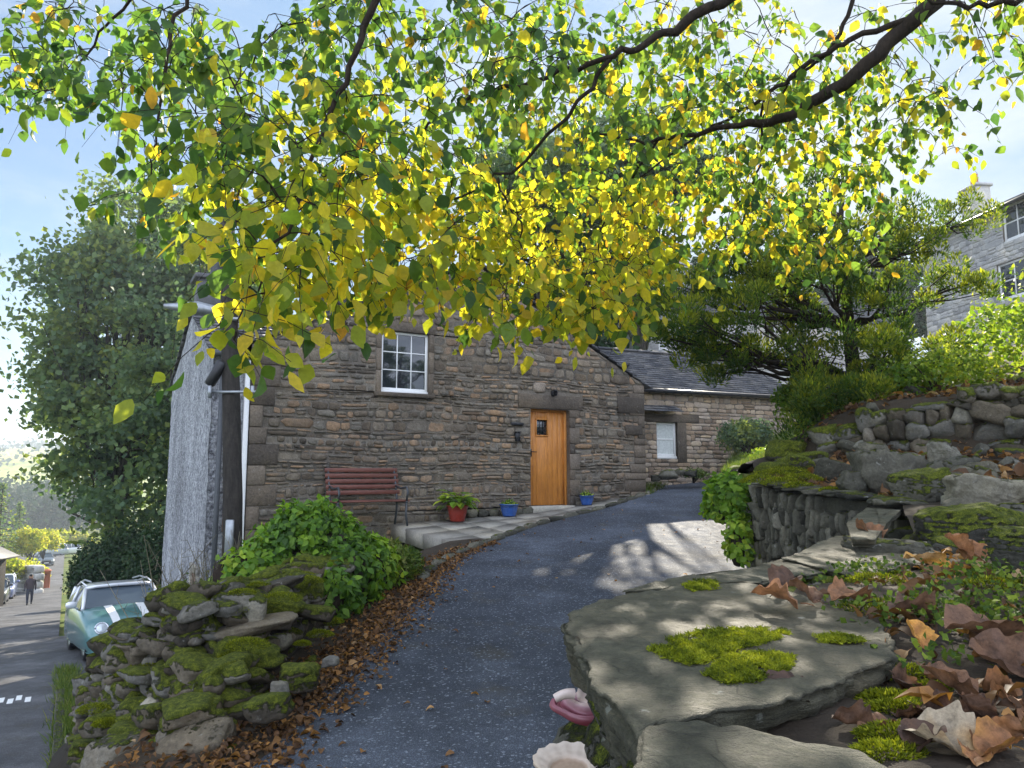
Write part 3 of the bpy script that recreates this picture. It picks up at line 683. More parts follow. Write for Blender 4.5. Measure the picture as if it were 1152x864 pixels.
# window
def window(pl, rect, parent, rec=.1, nx=3, nz_=3, fr=.05, bar=.02, mat_glass='glass', sillh=.05):
    a0, a1, z0, z1 = rect; m1 = MB()
    def bb(m_, x0, x1, y0, y1, o0, o1, b=.004): dressed(m_, pl, x0, x1, y0, y1, o0, o1, g, b)
    bb(m1, a0, a0 + fr, z0 + sillh, z1, -rec - .04, -rec + .03); bb(m1, a1 - fr, a1, z0 + sillh, z1, -rec - .04, -rec + .03)
    bb(m1, a0 + fr, a1 - fr, z1 - fr, z1, -rec - .04, -rec + .028); bb(m1, a0 + fr, a1 - fr, z0 + sillh, z0 + sillh + fr, -rec - .04, -rec + .028)
    bb(m1, a0, a1, z0, z0 + sillh, -rec - .05, -rec + .07)
    f = m1.build('window_frame', M['white'], parent)
    m2 = MB(); ia0, ia1, iz0, iz1 = a0 + fr, a1 - fr, z0 + sillh + fr, z1 - fr
    for i in range(1, nx): x = ia0 + (ia1 - ia0)*i/nx; bb(m2, x - bar/2, x + bar/2, iz0, iz1, -rec - .01, -rec + .016, .003)
    for i in range(1, nz_): z = iz0 + (iz1 - iz0)*i/nz_; bb(m2, ia0, ia1, z - bar/2, z + bar/2, -rec - .01, -rec + .014, .003)
    if nx > 1 or nz_ > 1:
        b_ = m2.build('glazing_bars', M['white'], parent); b_.parent = f
    m3 = MB(); m3.add([pl(ia0, iz0, -rec), pl(ia1, iz0, -rec), pl(ia1, iz1, -rec), pl(ia0, iz1, -rec)], [[0, 1, 2, 3]])
    p_ = m3.build('pane', M[mat_glass], parent); p_.parent = f
    m4 = MB()   # reveals
    for (p0, p1) in (((a0, z0), (a0, z1)), ((a1, z1), (a1, z0)), ((a0, z1), (a1, z1)), ((a1, z0), (a0, z0))):
        m4.add([pl(*p0, .0), pl(*p1, .0), pl(*p1, -.3), pl(*p0, -.3)], [[0, 1, 2, 3]])
    m4.build('reveal', M['quoin'], parent)
    return f
wf = window(HW, win, house, .09); tag(wf, 'white nine-pane timber window')
# door
m1, m2 = MB(), MB(); rec = .16; fw = .055
for (x0, x1, y0, y1) in ((dx0, dx0 + .035, dz0, dz1), (dx1 - fw, dx1, dz0, dz1), (dx0 + .035, dx1 - fw, dz1 - .06, dz1)):
    dressed(m1, HW, x0, x1, y0, y1, -rec - .06, -rec + .05, g, .005)
df = m1.build('door_frame', M['door'], house)
da0, da1 = dx0 + .035, dx1 - fw; n = 6; sw0, sz = wa(609, 470)
vx0, vx1 = wa(608, 480)[0], wa(620, 480)[0]; vz0, vz1 = wa(613, 489)[1], wa(613, 472)[1]
cutp = [da0, da0 + (vx0 - da0)*.5, vx0, vx1, vx1 + (da1 - vx1)*.34, vx1 + (da1 - vx1)*.67, da1]
for i in range(n):
    x0 = cutp[i] + .0015; x1 = cutp[i + 1] - .0015
    segs = [(dz0 + .01, dz1 - .062)]
    if i == 2: segs = [(dz0 + .01, vz0), (vz1, dz1 - .062)]
    for s0, s1_ in segs: dressed(m2, HW, x0, x1, s0, s1_, -rec - .05, -rec, g, .003)
door = m2.build('door', M['door'], house); tag(door, 'orange oak plank door with a small square leaded light')
m3 = MB()
for r_ in ((vx0 - .03, vx1 + .03, vz1, vz1 + .03), (vx0 - .03, vx1 + .03, vz0 - .03, vz0), (vx0 - .03, vx0, vz0, vz1), (vx1, vx1 + .03, vz0, vz1)): dressed(m3, HW, *r_, -rec - .01, -rec + .018, g, .004)
o = m3.build('viewing_frame', M['door'], house); o.parent = door
m3 = MB(); dressed(m3, HW, vx0, vx1, vz0, vz1, -rec - .04, -rec - .03, g, .001); o = m3.build('viewing_pane', M['glass'], house); o.parent = door
m3 = MB()
for i in range(1, 3):
    x = vx0 + (vx1 - vx0)*i/3; z = vz0 + (vz1 - vz0)*i/3
    dressed(m3, HW, x - .006, x + .006, vz0, vz1, -rec - .028, -rec - .015, g, .002); dressed(m3, HW, vx0, vx1, z - .006, z + .006, -rec - .028, -rec - .016, g, .002)
o = m3.build('leading', M['black'], house); o.parent = door
m3 = MB(); hz = wa(600, 508)[1]
tube(m3, [HW(da0 + .07, hz, -rec), HW(da0 + .07, hz, -rec + .05), HW(da0 + .09, hz, -rec + .055), HW(da0 + .19, hz - .005, -rec + .055)], .009, 8)
dressed(m3, HW, da0 + .05, da0 + .09, hz - .1, hz + .06, -rec, -rec + .008, g, .003)
o = m3.build('handle', M['black'], house); o.parent = door
m4 = MB()
for (p0, p1) in (((dx0, dz0), (dx0, dz1)), ((dx1, dz1), (dx1, dz0)), ((dx0, dz1), (dx1, dz1))):
    m4.add([HW(*p0, 0), HW(*p1, 0), HW(*p1, -.3), HW(*p0, -.3)], [[0, 1, 2, 3]])
m4.build('reveal', M['quoin'], house)
m4 = MB(); dressed(m4, HW, dx0 - .04, dx1 + .04, dz0 - .14, dz0, -.3, .14, g, .015, (.9, .9, 0)); m4.build('doorstep', M['paving'], house)
# things fixed to the front wall
a, z = wa(621, 443)
lamp = thing('wall_lantern', 'small black wall lantern above the orange door', 'lamp', HW(a, z - .1, .03))
m_ = MB(); cbox(m_, HW(a, z, .045), (.07, .07, .12), rotm(0, 0, math.atan2(ud[1], ud[0])), .01); tube(m_, [HW(a, z + .03, .05), HW(a, z + .08, .09), HW(a, z + .06, .13)], .01, 6); m_.build('bracket', M['black'], lamp)
m_ = MB(); lathe(m_, HW(a, z - .05, .14), [(.0, .13), (.05, .1), (.055, .095), (.045, .09), (.035, 0), (0, -.01)], 10); m_.build('lamp_shade', M['black'], lamp)
a0, zt = wa(574, 475); a1, zb = wa(588, 479)
pq = MB(); dressed(pq, HW, a0, a1, zb, zt, .02, .05, g, .006); pl_ = pq.build('name_plaque', M['black'])
tag(pl_, 'small dark slate name plate on the wall left of the door', 'sign')
m_ = MB()
a0, z0_ = wa(581, 491); dressed(m_, HW, a0 - .055, a0 + .055, z0_ - .1, z0_ + .08, .02, .08, g, .015); lb = thing('letter_box', 'small black letter box on the wall left of the orange door', 'letter box', HW(a0, z0_ - .14, .03))
m_.build('box_body', M['black'], lb)
m_ = MB(); prism(m_, [HW(a0 - .065, z0_ + .081, .02), HW(a0 + .065, z0_ + .081, .02), HW(a0 + .065, z0_ + .081, .095), HW(a0 - .065, z0_ + .081, .095)], (0, 0, .02)); m_.build('lid', M['black'], lb)
# ---- limewashed rear house on the left
g = np.random.default_rng(12)
wh = thing('limewashed_house', 'tall pale limewashed house end beside the lower road, adjoining the brown gable', 'house', HW(-.6, -4.2, 0))
GD = 6.0; LA = -.62; EZ, RZ_ = 2.0, 3.25
def GW(b, z, o=0): p = O + ud*(LA - o) - nd*b; return (p[0], p[1], z)      # gable end plane, b = distance back, o outward
m_ = MB(); Gd = []
zs = np.linspace(-4.7, 1, 30)
for b in np.linspace(0, GD, 31):
    top = EZ + (RZ_ - EZ)*(1 - abs(b - GD/2)/(GD/2)); Gd.append([GW(b, -4.7 + (top + 4.7)*k, .015*snoise(np.array([[b, k*6, 1.]]), 2.)[0]) for k in np.linspace(0, 1, 36)])
quadsheet(m_, np.array(Gd), flip=True)
m_.add([HW(LA, -4.7, -.03), HW(.0, -4.7, -.03), HW(.0, EZ, -.03), HW(LA, EZ, -.03)], [[0, 1, 2, 3]])
m_.add([HW(LA, -4.7, -GD), HW(3, -4.7, -GD), HW(3, EZ, -GD), HW(LA, EZ, -GD)], [[3, 2, 1, 0]])
m_.build('wall', M['limewash'], wh, smooth=False)
m_ = MB(); slates(m_, HW(LA - .07, EZ - .04, .12), HW(-.03, EZ - .04, .12), HW(LA - .07, RZ_ + .03, -GD/2), HW(-.03, RZ_ + .03, -GD/2), 13, .3, g); slates(m_, HW(0, EZ + .22, -.5), HW(3.2, EZ + .22, -.5), HW(0, RZ_ + .03, -GD/2), HW(3.2, RZ_ + .03, -GD/2), 10, .3, g)
slates(m_, HW(LA - .07, EZ - .04, -GD - .12), HW(3.2, EZ - .04, -GD - .12), HW(LA - .07, RZ_ + .03, -GD/2), HW(3.2, RZ_ + .03, -GD/2), 13, .3, g)
roof = m_.build('roof', M['slate'], wh)
m_ = MB(); Rh = rotm(0, 0, math.atan2(ud[1], ud[0]))
cbox(m_, HW(LA + .42, RZ_ + .25, -GD/2), (.75, .6, .9), Rh, .02); cbox(m_, HW(LA + .42, RZ_ + .72, -GD/2), (.9, .74, .1), Rh, .02)
o = m_.build('chimney', M['slate'], wh); o.parent = roof
m_ = MB(); lathe(m_, HW(LA + .42, RZ_ + .76, -GD/2), [(.13, 0), (.11, .3), (.13, .34), (.1, .34), (.09, 0)], 12); o = m_.build('chimney_pot', M['lead'], wh); o.parent = roof
m_ = MB()
tube(m_, [HW(LA + .14, EZ - .1, .1), HW(LA + .14, -3.9, .1)], .045, 8); tube(m_, [HW(LA - .1, EZ - .03, .17), HW(-.02, EZ - .03, .17)], .06, 8)
m_.build('downpipe', M['lead'], wh)
m_ = MB(); dressed(m_, HW, -.1, -.02, -3.9, EZ - .1, -.02, .06, g, .01); m_.build('corner_board', M['white'], wh)
def small_win(rect, pl, par):
    a0, a1, z0, z1 = rect; m_ = MB()
    for r_ in ((a0 - .1, a0, z0, z1), (a1, a1 + .1, z0, z1), (a0 - .1, a1 + .1, z1, z1 + .14), (a0 - .1, a1 + .1, z0 - .08, z0)): dressed(m_, pl, *r_, -.02, .045, g, .01)
    f = m_.build('window_frame', M['paving'], par)
    m_ = MB(); dressed(m_, pl, a0, a1, z0, z1, -.02, .012, g, .003); p_ = m_.build('pane', M['benchwood'], par); p_.parent = f
small_win((.55, 1.2, -3.3, -1.75), GW, wh)
m_ = MB(); dressed(m_, HW, LA + .26, LA + .36, -1.0, 1.4, -.02, .02, g, .004); m_.build('window_board', M['door'], wh)

# ------------------------------------------------------------------ outbuilding up the lane
g = np.random.default_rng(13)
B0 = P(722, 437, 18.6); B1 = P(893, 442, 20.8); BL = np.linalg.norm((B1 - B0)[:2]); bu = (B1 - B0)[:2]/BL; bn = np.array([bu[1], -bu[0]])
def BW(a, z, o=0): p = B0[:2] + bu*(a - .6) + bn*o; return (p[0], p[1], z)
def wb(px, py):
    d = ray(px, py); A = np.array([[d[0], -bu[0]], [d[1], -bu[1]]]); k, a = np.linalg.solve(A, B0[:2]); return a + .6, d[2]*k
ob = thing('stone_outbuilding', 'low warm stone outbuilding with long dark slate roof beyond the house', 'building', BW(0, -.6, 0))
BE = float(B0[2]); BLn = BL + .9
ow = (*[wb(739, 495)[0], wb(762, 495)[0]], wb(750, 516)[1], wb(750, 475)[1])
mS, mM, mQ = MB(), MB(), MB()
lo = (ow[0] - .5, ow[1] + .7, ow[3], ow[3] + .2)
rubble(mS, mM, BW, lambda z: 0, lambda z: BLn, -1.2, BE, [ow], [lo, (ow[1], ow[1] + .28, ow[2] - .1, ow[3])], g, (.08, .17), (.15, .42), (.008, .03))
dressed(mQ, BW, *lo, -.05, .04, g, .015); dressed(mQ, BW, ow[1], ow[1] + .28, ow[2] - .1, ow[3], -.05, .03, g)
w_ = mM.build('wall', M['mortar'], ob); o = mS.build('rubble_face', M['warmstone'], ob, smooth=True); o.parent = w_; o = mQ.build('lintel', M['quoin'], ob); o.parent = w_
mb = MB(); quadsheet(mb, np.array([[BW(BLn, -1.2, 0), BW(BLn, BE, 0)], [BW(BLn, -1.2, -5), BW(BLn, BE, -5)]])); prism(mb, [BW(0, -1.2, -5), BW(BLn, -1.2, -5), BW(BLn, BE, -5), BW(0, BE, -5)], (bn[0]*.1, bn[1]*.1, 0)); mb.build('rear_wall', M['warmstone'], ob)
window(BW, ow, ob, .1, 1, 2, .06, .035, 'blind', .06)
mb = MB(); RH = BE + 1.42
slates(mb, BW(-.9, BE - .05, .18), BW(BLn + .1, BE - .05, .18), BW(-.9, RH, -2.6), BW(BLn + .1, RH, -2.6), 19, .3, g, .016)
slates(mb, BW(-.9, BE - .05, -5.3), BW(BLn + .1, BE - .05, -5.3), BW(-.9, RH, -2.6), BW(BLn + .1, RH, -2.6), 12, .4, g, .016)
for i in range(int((BLn + 1)/.45)): cbox(mb, np.array(BW(-.7 + i*.45, RH + .03, -2.6)), (.43, .24, .07), rotm(0, 0, math.atan2(bu[1], bu[0])), .02, (g.uniform(), .5, 0))
rf = mb.build('roof', M['slate'], ob)
mb = MB(); tube(mb, [BW(-.9, BE - .06, .24), BW(BLn + .1, BE - .06, .24)], .055, 8); mb.build('gutter', M['black'], ob)
a_, _ = wb(708, 418); mb = MB(); tube(mb, [BW(a_ + .1, BE + .2, -.3), BW(a_ + .1, BE + .62, -.3)], .07, 8); lathe(mb, BW(a_ + .1, BE + .6, -.3), [(.1, 0), (.11, .06), (0, .1)], 10); o = mb.build('flue', M['black'], ob); o.parent = rf
mb = MB(); slates(mb, BW(.3, ow[3] + .22, .42), BW(ow[0] + .55, ow[3] + .22, .42), BW(.3, ow[3] + .42, .02), BW(ow[0] + .55, ow[3] + .42, .02), 3, .25, g); mb.build('slate_canopy', M['slate'], ob)

# ------------------------------------------------------------------ white house and grey terrace up the hill
def simple_house(name, label, p0, p1, zb, mat, depth, rise, wins, chim, cat='house', rows=14, wframe='white'):
    g = np.random.default_rng(len(name)*7)
    u = (p1 - p0)[:2]; L = np.linalg.norm(u); u = u/L; n = np.array([u[1], -u[0]]); zt = (p0[2] + p1[2])/2
    f = lambda a, z, o=0: tuple(p0[:2] + u*a + n*o) + (z,)
    h = thing(name, label, cat, f(0, zb, 0)); mS, mM = MB(), MB()
    def w2(px, py):
        d = ray(px, py); A = np.array([[d[0], -u[0]], [d[1], -u[1]]]); k, a = np.linalg.solve(A, p0[:2]); return a, d[2]*k
    rects = []
    for (x0, y0, x1, y1) in wins:
        a0, z1 = w2(x0, y0); a1, z0 = w2(x1, y1); rects.append((a0, a1, z0, z1))
    rubble(mS, mM, f, lambda z: 0, lambda z: L, zb, zt, rects, [], g, (.14, .24), (.25, .55), (.01, .03))
    for aa in (0, L):
        V = [f(aa, zb, 0), f(aa, zt, 0), f(aa, zt + rise, -depth/2), f(aa, zt, -depth), f(aa, zb, -depth)]
        mM.add(V, [[0, 1, 2, 3, 4] if aa else [4, 3, 2, 1, 0]])
    w_ = mM.build('wall', mat, h); o = mS.build('stone_face', mat, h, smooth=True); o.parent = w_
    for r_ in rects: window(f, r_, h, .08, 2, 2, .07, .04)
    mb = MB(); slates(mb, f(-.15, zt - .05, .2), f(L + .15, zt - .05, .2), f(-.15, zt + rise, -depth/2), f(L + .15, zt + rise, -depth/2), rows, .4, g)
    slates(mb, f(-.15, zt - .05, -depth - .2), f(L + .15, zt - .05, -depth - .2), f(-.15, zt + rise, -depth/2), f(L + .15, zt + rise, -depth/2), rows, .5, g)
    rf = mb.build('roof', M['slate'], h)
    mb = MB(); tube(mb, [f(-.15, zt - .08, .26), f(L + .15, zt - .08, .26)], .06, 6); mb.build('gutter', M['black'], h)
    for ca in chim:
        if ca > 100:
            aa = np.linspace(-5, L + 5, 800); pr = [(576 + F0*(f(a_, 0, -depth/2)[0])/(f(a_, 0, -depth/2)[1]*cp + (zt + rise)*sp)) for a_ in aa]; ca = aa[int(np.argmin(np.abs(np.array(pr) - ca)))]
        mb = MB(); rr = rotm(0, 0, math.atan2(u[1], u[0])); c = np.array(f(ca, zt + rise + .3, -depth/2))
        cbox(mb, c, (.9, .6, 1.5), rr, .03); cbox(mb, c + [0, 0, .78], (1.05, .74, .12), rr, .03); o = mb.build('chimney', mat, h); o.parent = rf
        mb = MB(); lathe(mb, c + [0, 0, .84], [(.15, 0), (.12, .45), (.14, .5), (.1, .5), (.1, 0)], 12); o = mb.build('chimney_pot', M['terracotta'], h); o.parent = rf
    return h
simple_house('white_house', 'pale whitewashed stone house behind the slate outbuilding roof', P(712, 362, 31), P(1015, 352, 35), 0., M['palestone'], 6, 1.9, [(741, 383, 752, 394), (860, 362, 874, 388), (930, 360, 946, 388)], [765])
simple_house('grey_terrace', 'grey stone terraced house high on the right with slate roof and white windows', P(1036, 262, 27), P(1330, 160, 17.5), 1.5, M['palestone'], 6, 1.5, [(1126, 234, 1160, 262), (1121, 299, 1160, 330), (1190, 215, 1225, 250)], [1099])

# ------------------------------------------------------------------ paving in front of the house and the lane edge
mb = MB(); g = np.random.default_rng(14)
pav_a = np.arange(2.6, WL + .1, .62)
for i, a in enumerate(pav_a):
    a1 = min(a + .6, WL + .1)
    def edge(aa):
        # point at the lane edge reached going outward from the wall
        for o in np.arange(.05, 3.2, .02):
            p = HW(aa, 0, o)
            if p[0] > xl(p[1]) - .1 or o > 3.1: return o
        return 3.1
    e0, e1 = min(edge(a), 3.), min(edge(a1), 3.)
    zz = lambda aa, o: float(I(aa, [2.6, 4.5, dx0, WL], [-.99, -.9, dz0 - .13, -.52])) - .045*o
    ncut = max(1, int(round(e0/.7)))
    for k in range(ncut):
        o0, o1 = k/ncut, (k + 1)/ncut
        top = [HW(a + .005, zz(a, e0*o0), e0*o0 + .01), HW(a1 - .005, zz(a1, e1*o0), e1*o0 + .01), HW(a1 - .005, zz(a1, e1*o1), e1*o1 - .005), HW(a + .005, zz(a, e0*o1), e0*o1 - .005)]
        top = [np.array(q) + [0, 0, g.uniform(-.004, .004)] for q in top]
        prism(mb, [np.array(q) - [0, 0, .25] for q in top], (0, 0, .25), (g.uniform(), g.uniform(.4, .7), 0))
tag(mb.build('pavement', M['paving']), kind='structure')
mb = MB()
for y in np.arange(8.8, 19, .42):
    x0, x1 = float(xl(y)), float(xl(y + .42)); zc = float(laneZ(y + .2)) 
    rock(mb, ((x0 + x1)/2 - .03, y + .2, zc + .0), (.16, math.hypot(.42, x1 - x0)*1.04, .16), (0, 0, -math.atan2(x1 - x0, .42)), 2, p=18, noise=.03)
tag(mb.build('kerb_stones', M['greystone'], smooth=True), kind='structure')

# ------------------------------------------------------------------ bench
def make_bench():
    aB0, zt = wa(364, 534); 
    a0 = wa(366, 550)[0] - .05; a1 = wa(452, 550)[0] - .14
    zf = float(-.97); base = HW((a0 + a1)/2, zf, .45)
    b = thing('park_bench', 'red-brown slatted bench with metal ends against the house wall', 'bench', base)
    def bw(a, z, o): return HW(a, z, o)
    sl_ = [MB(), MB()]
    for i in range(5):
        z = zf + .55 + i*.1; o = .22 - i*.035
        dressed(sl_[0], bw, a0, a1, z, z + .075, o, o + .028, g, .006)
    sl_[0].build('backrest', M['benchwood'], b)
    for i in range(5):
        o = .28 + i*.095; dressed(sl_[1], bw, a0, a1, zf + .43, zf + .455, o, o + .075, g, .006)
    sl_[1].build('seat', M['benchwood'], b)
    for a in (a0 + .06, a1 - .06):
        m_ = MB()
        tube(m_, [HW(a, zf, .18), HW(a, zf + .2, .24), HW(a, zf + .42, .27), HW(a, zf + .7, .19), HW(a, zf + 1.03, .07)], .02, 8)
        tube(m_, [HW(a, zf, .78), HW(a, zf + .22, .70), HW(a, zf + .42, .72)], .02, 8)
        tube(m_, [HW(a, zf + .42, .26), HW(a, zf + .42, .75)], .018, 8)
        tube(m_, [HW(a, zf + .42, .72), HW(a, zf + .6, .78), HW(a, zf + .68, .72), HW(a, zf + .66, .45), HW(a, zf + .7, .2)], .02, 8)
        m_.build('bench_end', M['lead'], b)
make_bench()
# ------------------------------------------------------------------ potted plants
ZZ_ = lambda aa, o: float(I(aa, [2.6, 4.5, dx0, WL], [-.99, -.9, dz0 - .13, -.52])) - .035*o
def pot(name, label, px, base_y, r, h, mat, o, zc, plant, g):
    a, _ = wa(px, base_y); c = HW(a, ZZ_(a, o) + .003, o)
    b = thing(name, label, 'plant pot', c)
    m_ = MB(); lathe(m_, c, [(.0, .002), (r*.66, .0), (r*.7, .02), (r*.9, h*.6), (r*1.0, h*.93), (r*1.08, h*.94), (r*1.08, h), (r*.96, h), (r*.93, h*.9), (0, h*.88)], 24)
    m_.build('pot', mat, b, smooth=True)
    m_ = MB(); n = 70 if plant == 'hosta' else 160
    if plant == 'hosta':
        th = g.uniform(0, 6.28, n); el = g.uniform(.1, 1.1, n); rr = g.uniform(.12, .36, n)
        tip = np.stack([np.cos(th)*np.cos(el), np.sin(th)*np.cos(el), np.sin(el)], 1)
        pos = np.array(c) + [0, 0, h*.9] + tip*rr[:, None]
        stem = MB()
        for i in range(0, n): tube(m_, [np.array(c) + [0, 0, h*.85], np.array(c) + [0, 0, h*.9] + tip[i]*rr[i]*.6 + [0, 0, .02], pos[i]], .004, 4, (.3, .5, 0), False)
        lt = tip.copy(); lt[:, 2] -= .75
        nn = np.stack([tip[:, 0]*.4, tip[:, 1]*.4, np.ones(n)], 1)
        inst(m_, LEAF_V, LEAF_F, pos, basis(lt, nn), g.uniform(.14, .22, n), np.stack([g.uniform(.3, 1, n), g.uniform(.3, .8, n), np.zeros(n)], 1))
    else:
        d = rnd(n, g); d[:, 2] = np.abs(d[:, 2]); pos = np.array(c) + [0, 0, h*.9] + d*np.array([r*.95, r*.95, .12])*g.uniform(.4, 1, (n, 1))
        scatter_leaves(m_, pos, .045, SLEAF_V, SLEAF_F, g=g, out=d)
        for i in range(14): tube(m_, [np.array(c) + [0, 0, h*.85], pos[i] + [0, 0, .05]], .003, 4, (.2, .4, 0), False)
    m_.build('foliage', M['ivy'], b)
gp = np.random.default_rng(15)
pot('plant_pot', 'red glazed pot with large leaved hosta right of the bench', 503, 583, .2, .3, M['redglaze'], .45, -.92, 'hosta', gp)
pot('plant_pot', 'blue glazed pot with low plant between the hosta and the door', 563, 578, .19, .24, M['blueglaze'], .35, -.87, 'low', gp)
pot('plant_pot', 'small blue glazed pot on the right side of the orange door', 654, 570, .16, .2, M['blueglaze'], .2, dz0 - .12, 'low', gp)
# ledge of stones below the pots (low wall at house foot)
mb = MB(); 
for a in np.arange(wa(515, 570)[0], wa(592, 570)[0], .26): rock(mb, HW(a, -.84, .09), (.27, .16, .2), (0, 0, math.atan2(ud[1], ud[0])), 2, rg=gp, p=18)
tag(mb.build('stone_plinth', M['greystone'], smooth=True), 'low row of rough stones at the foot of the house wall', 'stones')

# ------------------------------------------------------------------ utility pole with street lamp
g = np.random.default_rng(16)
pb = P(262, 640, 11.2); ptop = P(255, 330, 11.2)
pole = thing('utility_pole', 'dark wooden utility pole with lamp arm in front of the house corner', 'pole', (pb[0], pb[1], gz(pb[0], pb[1])))
m_ = MB(); tube(m_, [(pb[0] + .03, 11.2, gz(pb[0], 11.2) - .3), tuple(P(262, 560, 11.2)), tuple(P(260, 440, 11.2)), tuple(P(257, 318, 11.2)), tuple(P(255, 210, 11.2))], [.15, .14, .13, .12, .1], 14); m_.build('pole_shaft', M['pole'], pole, smooth=True)
m_ = MB(); p = P(256, 306, 11.05); tube(m_, [p, p + [0, 0, 1.35]], .035, 8); tube(m_, [P(272, 190, 11.1), P(272, 270, 11.1)], .05, 8); m_.build('conduit', M['galv'], pole)
m_ = MB(); tube(m_, [P(232, 357, 11.1), P(305, 361, 11.1)], .03, 8); m_.build('crossarm', M['galv'], pole); m_ = MB(); tube(m_, [P(234, 441, 11.1), P(288, 441, 11.0)], .022, 8)
for x in (236, 284): tube(m_, [P(x, 434, 11.05), P(x, 448, 11.05)], .03, 8)
m_.build('crossarm', M['galv'], pole)
m_ = MB(); pts = [P(254, 352, 11.15), P(240, 350, 11.1), P(222, 347, 11.), P(205, 346, 10.9), P(184, 344, 10.8)]
tube(m_, pts, [.03, .09, .11, .075, .03], 10); m_.build('lamp_head', M['galv'], pole, smooth=True)
m_ = MB(); cbox(m_, P(258, 606, 11.02), (.12, .06, .55), None, .015); m_.build('cable_guard', M['galv'], pole)
m_ = MB(); cbox(m_, P(243, 420, 11.1), (.14, .14, .42), rotm(0, .5, 0), .03); m_.build('junction_box', M['black'], pole)
def wire(a, b, sag, r, name, label):
    m_ = MB(); a = np.array(a); b = np.array(b); t = np.linspace(0, 1, 24)[:, None]
    tube(m_, a + (b - a)*t - np.array([0, 0, 1.])*sag*4*t*(1 - t), r, 5); tag(m_.build('overhead_wire', M['black']), label, 'cable')
wire(P(272, 195, 11.1), P(765, 300, 31.5), .6, .006, 'w', 'thin overhead cable running from the utility pole behind the leaves to the white house')

# ------------------------------------------------------------------ retaining walls
def polyu(pts):
    pts = np.array(pts, float); d = np.r_[0, np.cumsum(np.linalg.norm(np.diff(pts, axis=0), axis=1))]
    def f(u):
        p = np.array([np.interp(u, d, pts[:, 0]), np.interp(u, d, pts[:, 1])]); q = np.array([np.interp(u + .05, d, pts[:, 0]), np.interp(u + .05, d, pts[:, 1])]); r_ = np.array([np.interp(u - .05, d, pts[:, 0]), np.interp(u - .05, d, pts[:, 1])])
        t = q - r_; t /= np.linalg.norm(t) + 1e-9; return p, t
    return f, d[-1]
def drywall(mb, pts, zb, zt, g, hr=(.06, .13), wr=(.12, .3), dep=.24, side=1, sub=2, moss=(0, .2), jit=.02, batter=.0, tilt=.06, p=14, grow=1.):
    """stacked stones along a plan polyline; the visible face lies on the given line, stones go back to the side"""
    f, L = polyu(pts); u = 0; zmin = min(zb(0), zb(L), zb(L/2)) 
    z = zmin; zmax = max(zt(u_) for u_ in np.linspace(0, L, 20))
    while z < zmax:
        h = g.uniform(*hr); u = g.uniform(-.1, 0)
        while u < L:
            w_ = g.uniform(*wr); uc = u + w_/2
            if uc < L and z + h*.3 < zt(uc) and z + h > zb(uc):
                pp, t = f(uc); n = np.array([t[1], -t[0]])*side
                hh = h*g.uniform(.85, 1.12); c = pp + n*(-dep/2 + g.uniform(-jit, jit) - batter*(z - zmin))
                top = (z + h > zt(uc) - .03)
                rock(mb, (c[0], c[1], z + hh/2), (w_*1.06*grow, dep*g.uniform(.9, 1.2), hh*1.08*grow*grow), (g.normal()*tilt, g.normal()*tilt, math.atan2(t[1], t[0]) + g.normal()*.08), sub, p=p, rg=g, moss=g.uniform(*moss) + (.25 if top else 0))
            u += w_
        z += h
def backing(mb, pts, zb, zt, off, side=1, n=40):
    f, L = polyu(pts); Gd = []
    for u in np.linspace(0, L, n):
        pp, t = f(u); q = pp - np.array([t[1], -t[0]])*side*off; Gd.append([(q[0], q[1], zb(u)), (q[0], q[1], zt(u) - .02)])
    quadsheet(mb, np.array(Gd), (.3, .4, 0))
# wall near the camera carrying the slabs
g = np.random.default_rng(21)
near_pts = [(x, y) for x, y in zip(WX, WY) if y <= 4.7]
rw = thing('retaining_wall', 'grey rubble retaining wall in the foreground topped by large mossy flat slabs', 'wall', (.2, 1.5, -1.5))
mb = MB(); backing(mb, near_pts, lambda u: -1.65, lambda u: -.33, .15, -1); drywall(mb, near_pts, lambda u: -1.6, lambda u: -.37, g, (.07, .13), (.14, .32), .26, -1, 3, (.0, .25))
mb.build('rubble_face', M['greystone'], rw, smooth=True)
# second wall of upright slates
w2_pts = [(2.4, 4.72), (2.22, 5.6), (2.06, 6.5)]
w2_ = thing('slate_wall', 'short dark wall of thin upright slates with moss on top, beside the lane', 'wall', (2.2, 5.6, -1.4))
mb = MB(); backing(mb, w2_pts, lambda u: -1.5, lambda u: -.2 + .05*u, .12, -1)
w2f, w2L = polyu(w2_pts)
z = -1.45
while z < -.2:
    u = 0
    while u < w2L:
        ww = g.uniform(.022, .06); hh = g.uniform(.13, .21); zz = z + g.uniform(-.03, .03); pp, t = w2f(u); n = np.array([t[1], -t[0]])*-1
        if zz + hh/2 < -.22 + .06*u:
            c = pp + n*(-.1 + g.uniform(-.03, .02)); rock(mb, (c[0], c[1], zz), (.2, ww*1.05, hh), (g.normal()*.1, g.normal()*.06, math.atan2(t[1], t[0]) - PI/2 + g.normal()*.1), 3, planes=5, p=40, noise=.03, rg=g, moss=g.uniform(-.2, .1))
        u += ww
    z += .135
for u in np.arange(0, w2L, .13): pp, t = w2f(u); rock(mb, (pp[0] + .1, pp[1], -.2 + .06*u), (.28, g.uniform(.12, .22), .05), (g.normal()*.05, g.normal()*.05, g.normal()*.3), 3, rg=g, moss=.1, p=18)
pts3 = [(x, y) for x, y in zip(WX, WY) if 6.5 <= y <= 20]
drywall(mb, pts3, lambda u: -1.45 + .06*u, lambda u: -.13 + .018*u, g, (.09, .16), (.16, .34), .25, -1, 2, (.1, .5)); backing(mb, pts3, lambda u: -1.5, lambda u: -.15 + .015*u, .14, -1)
mb.build('stones', M['greystone'], w2_, smooth=True)
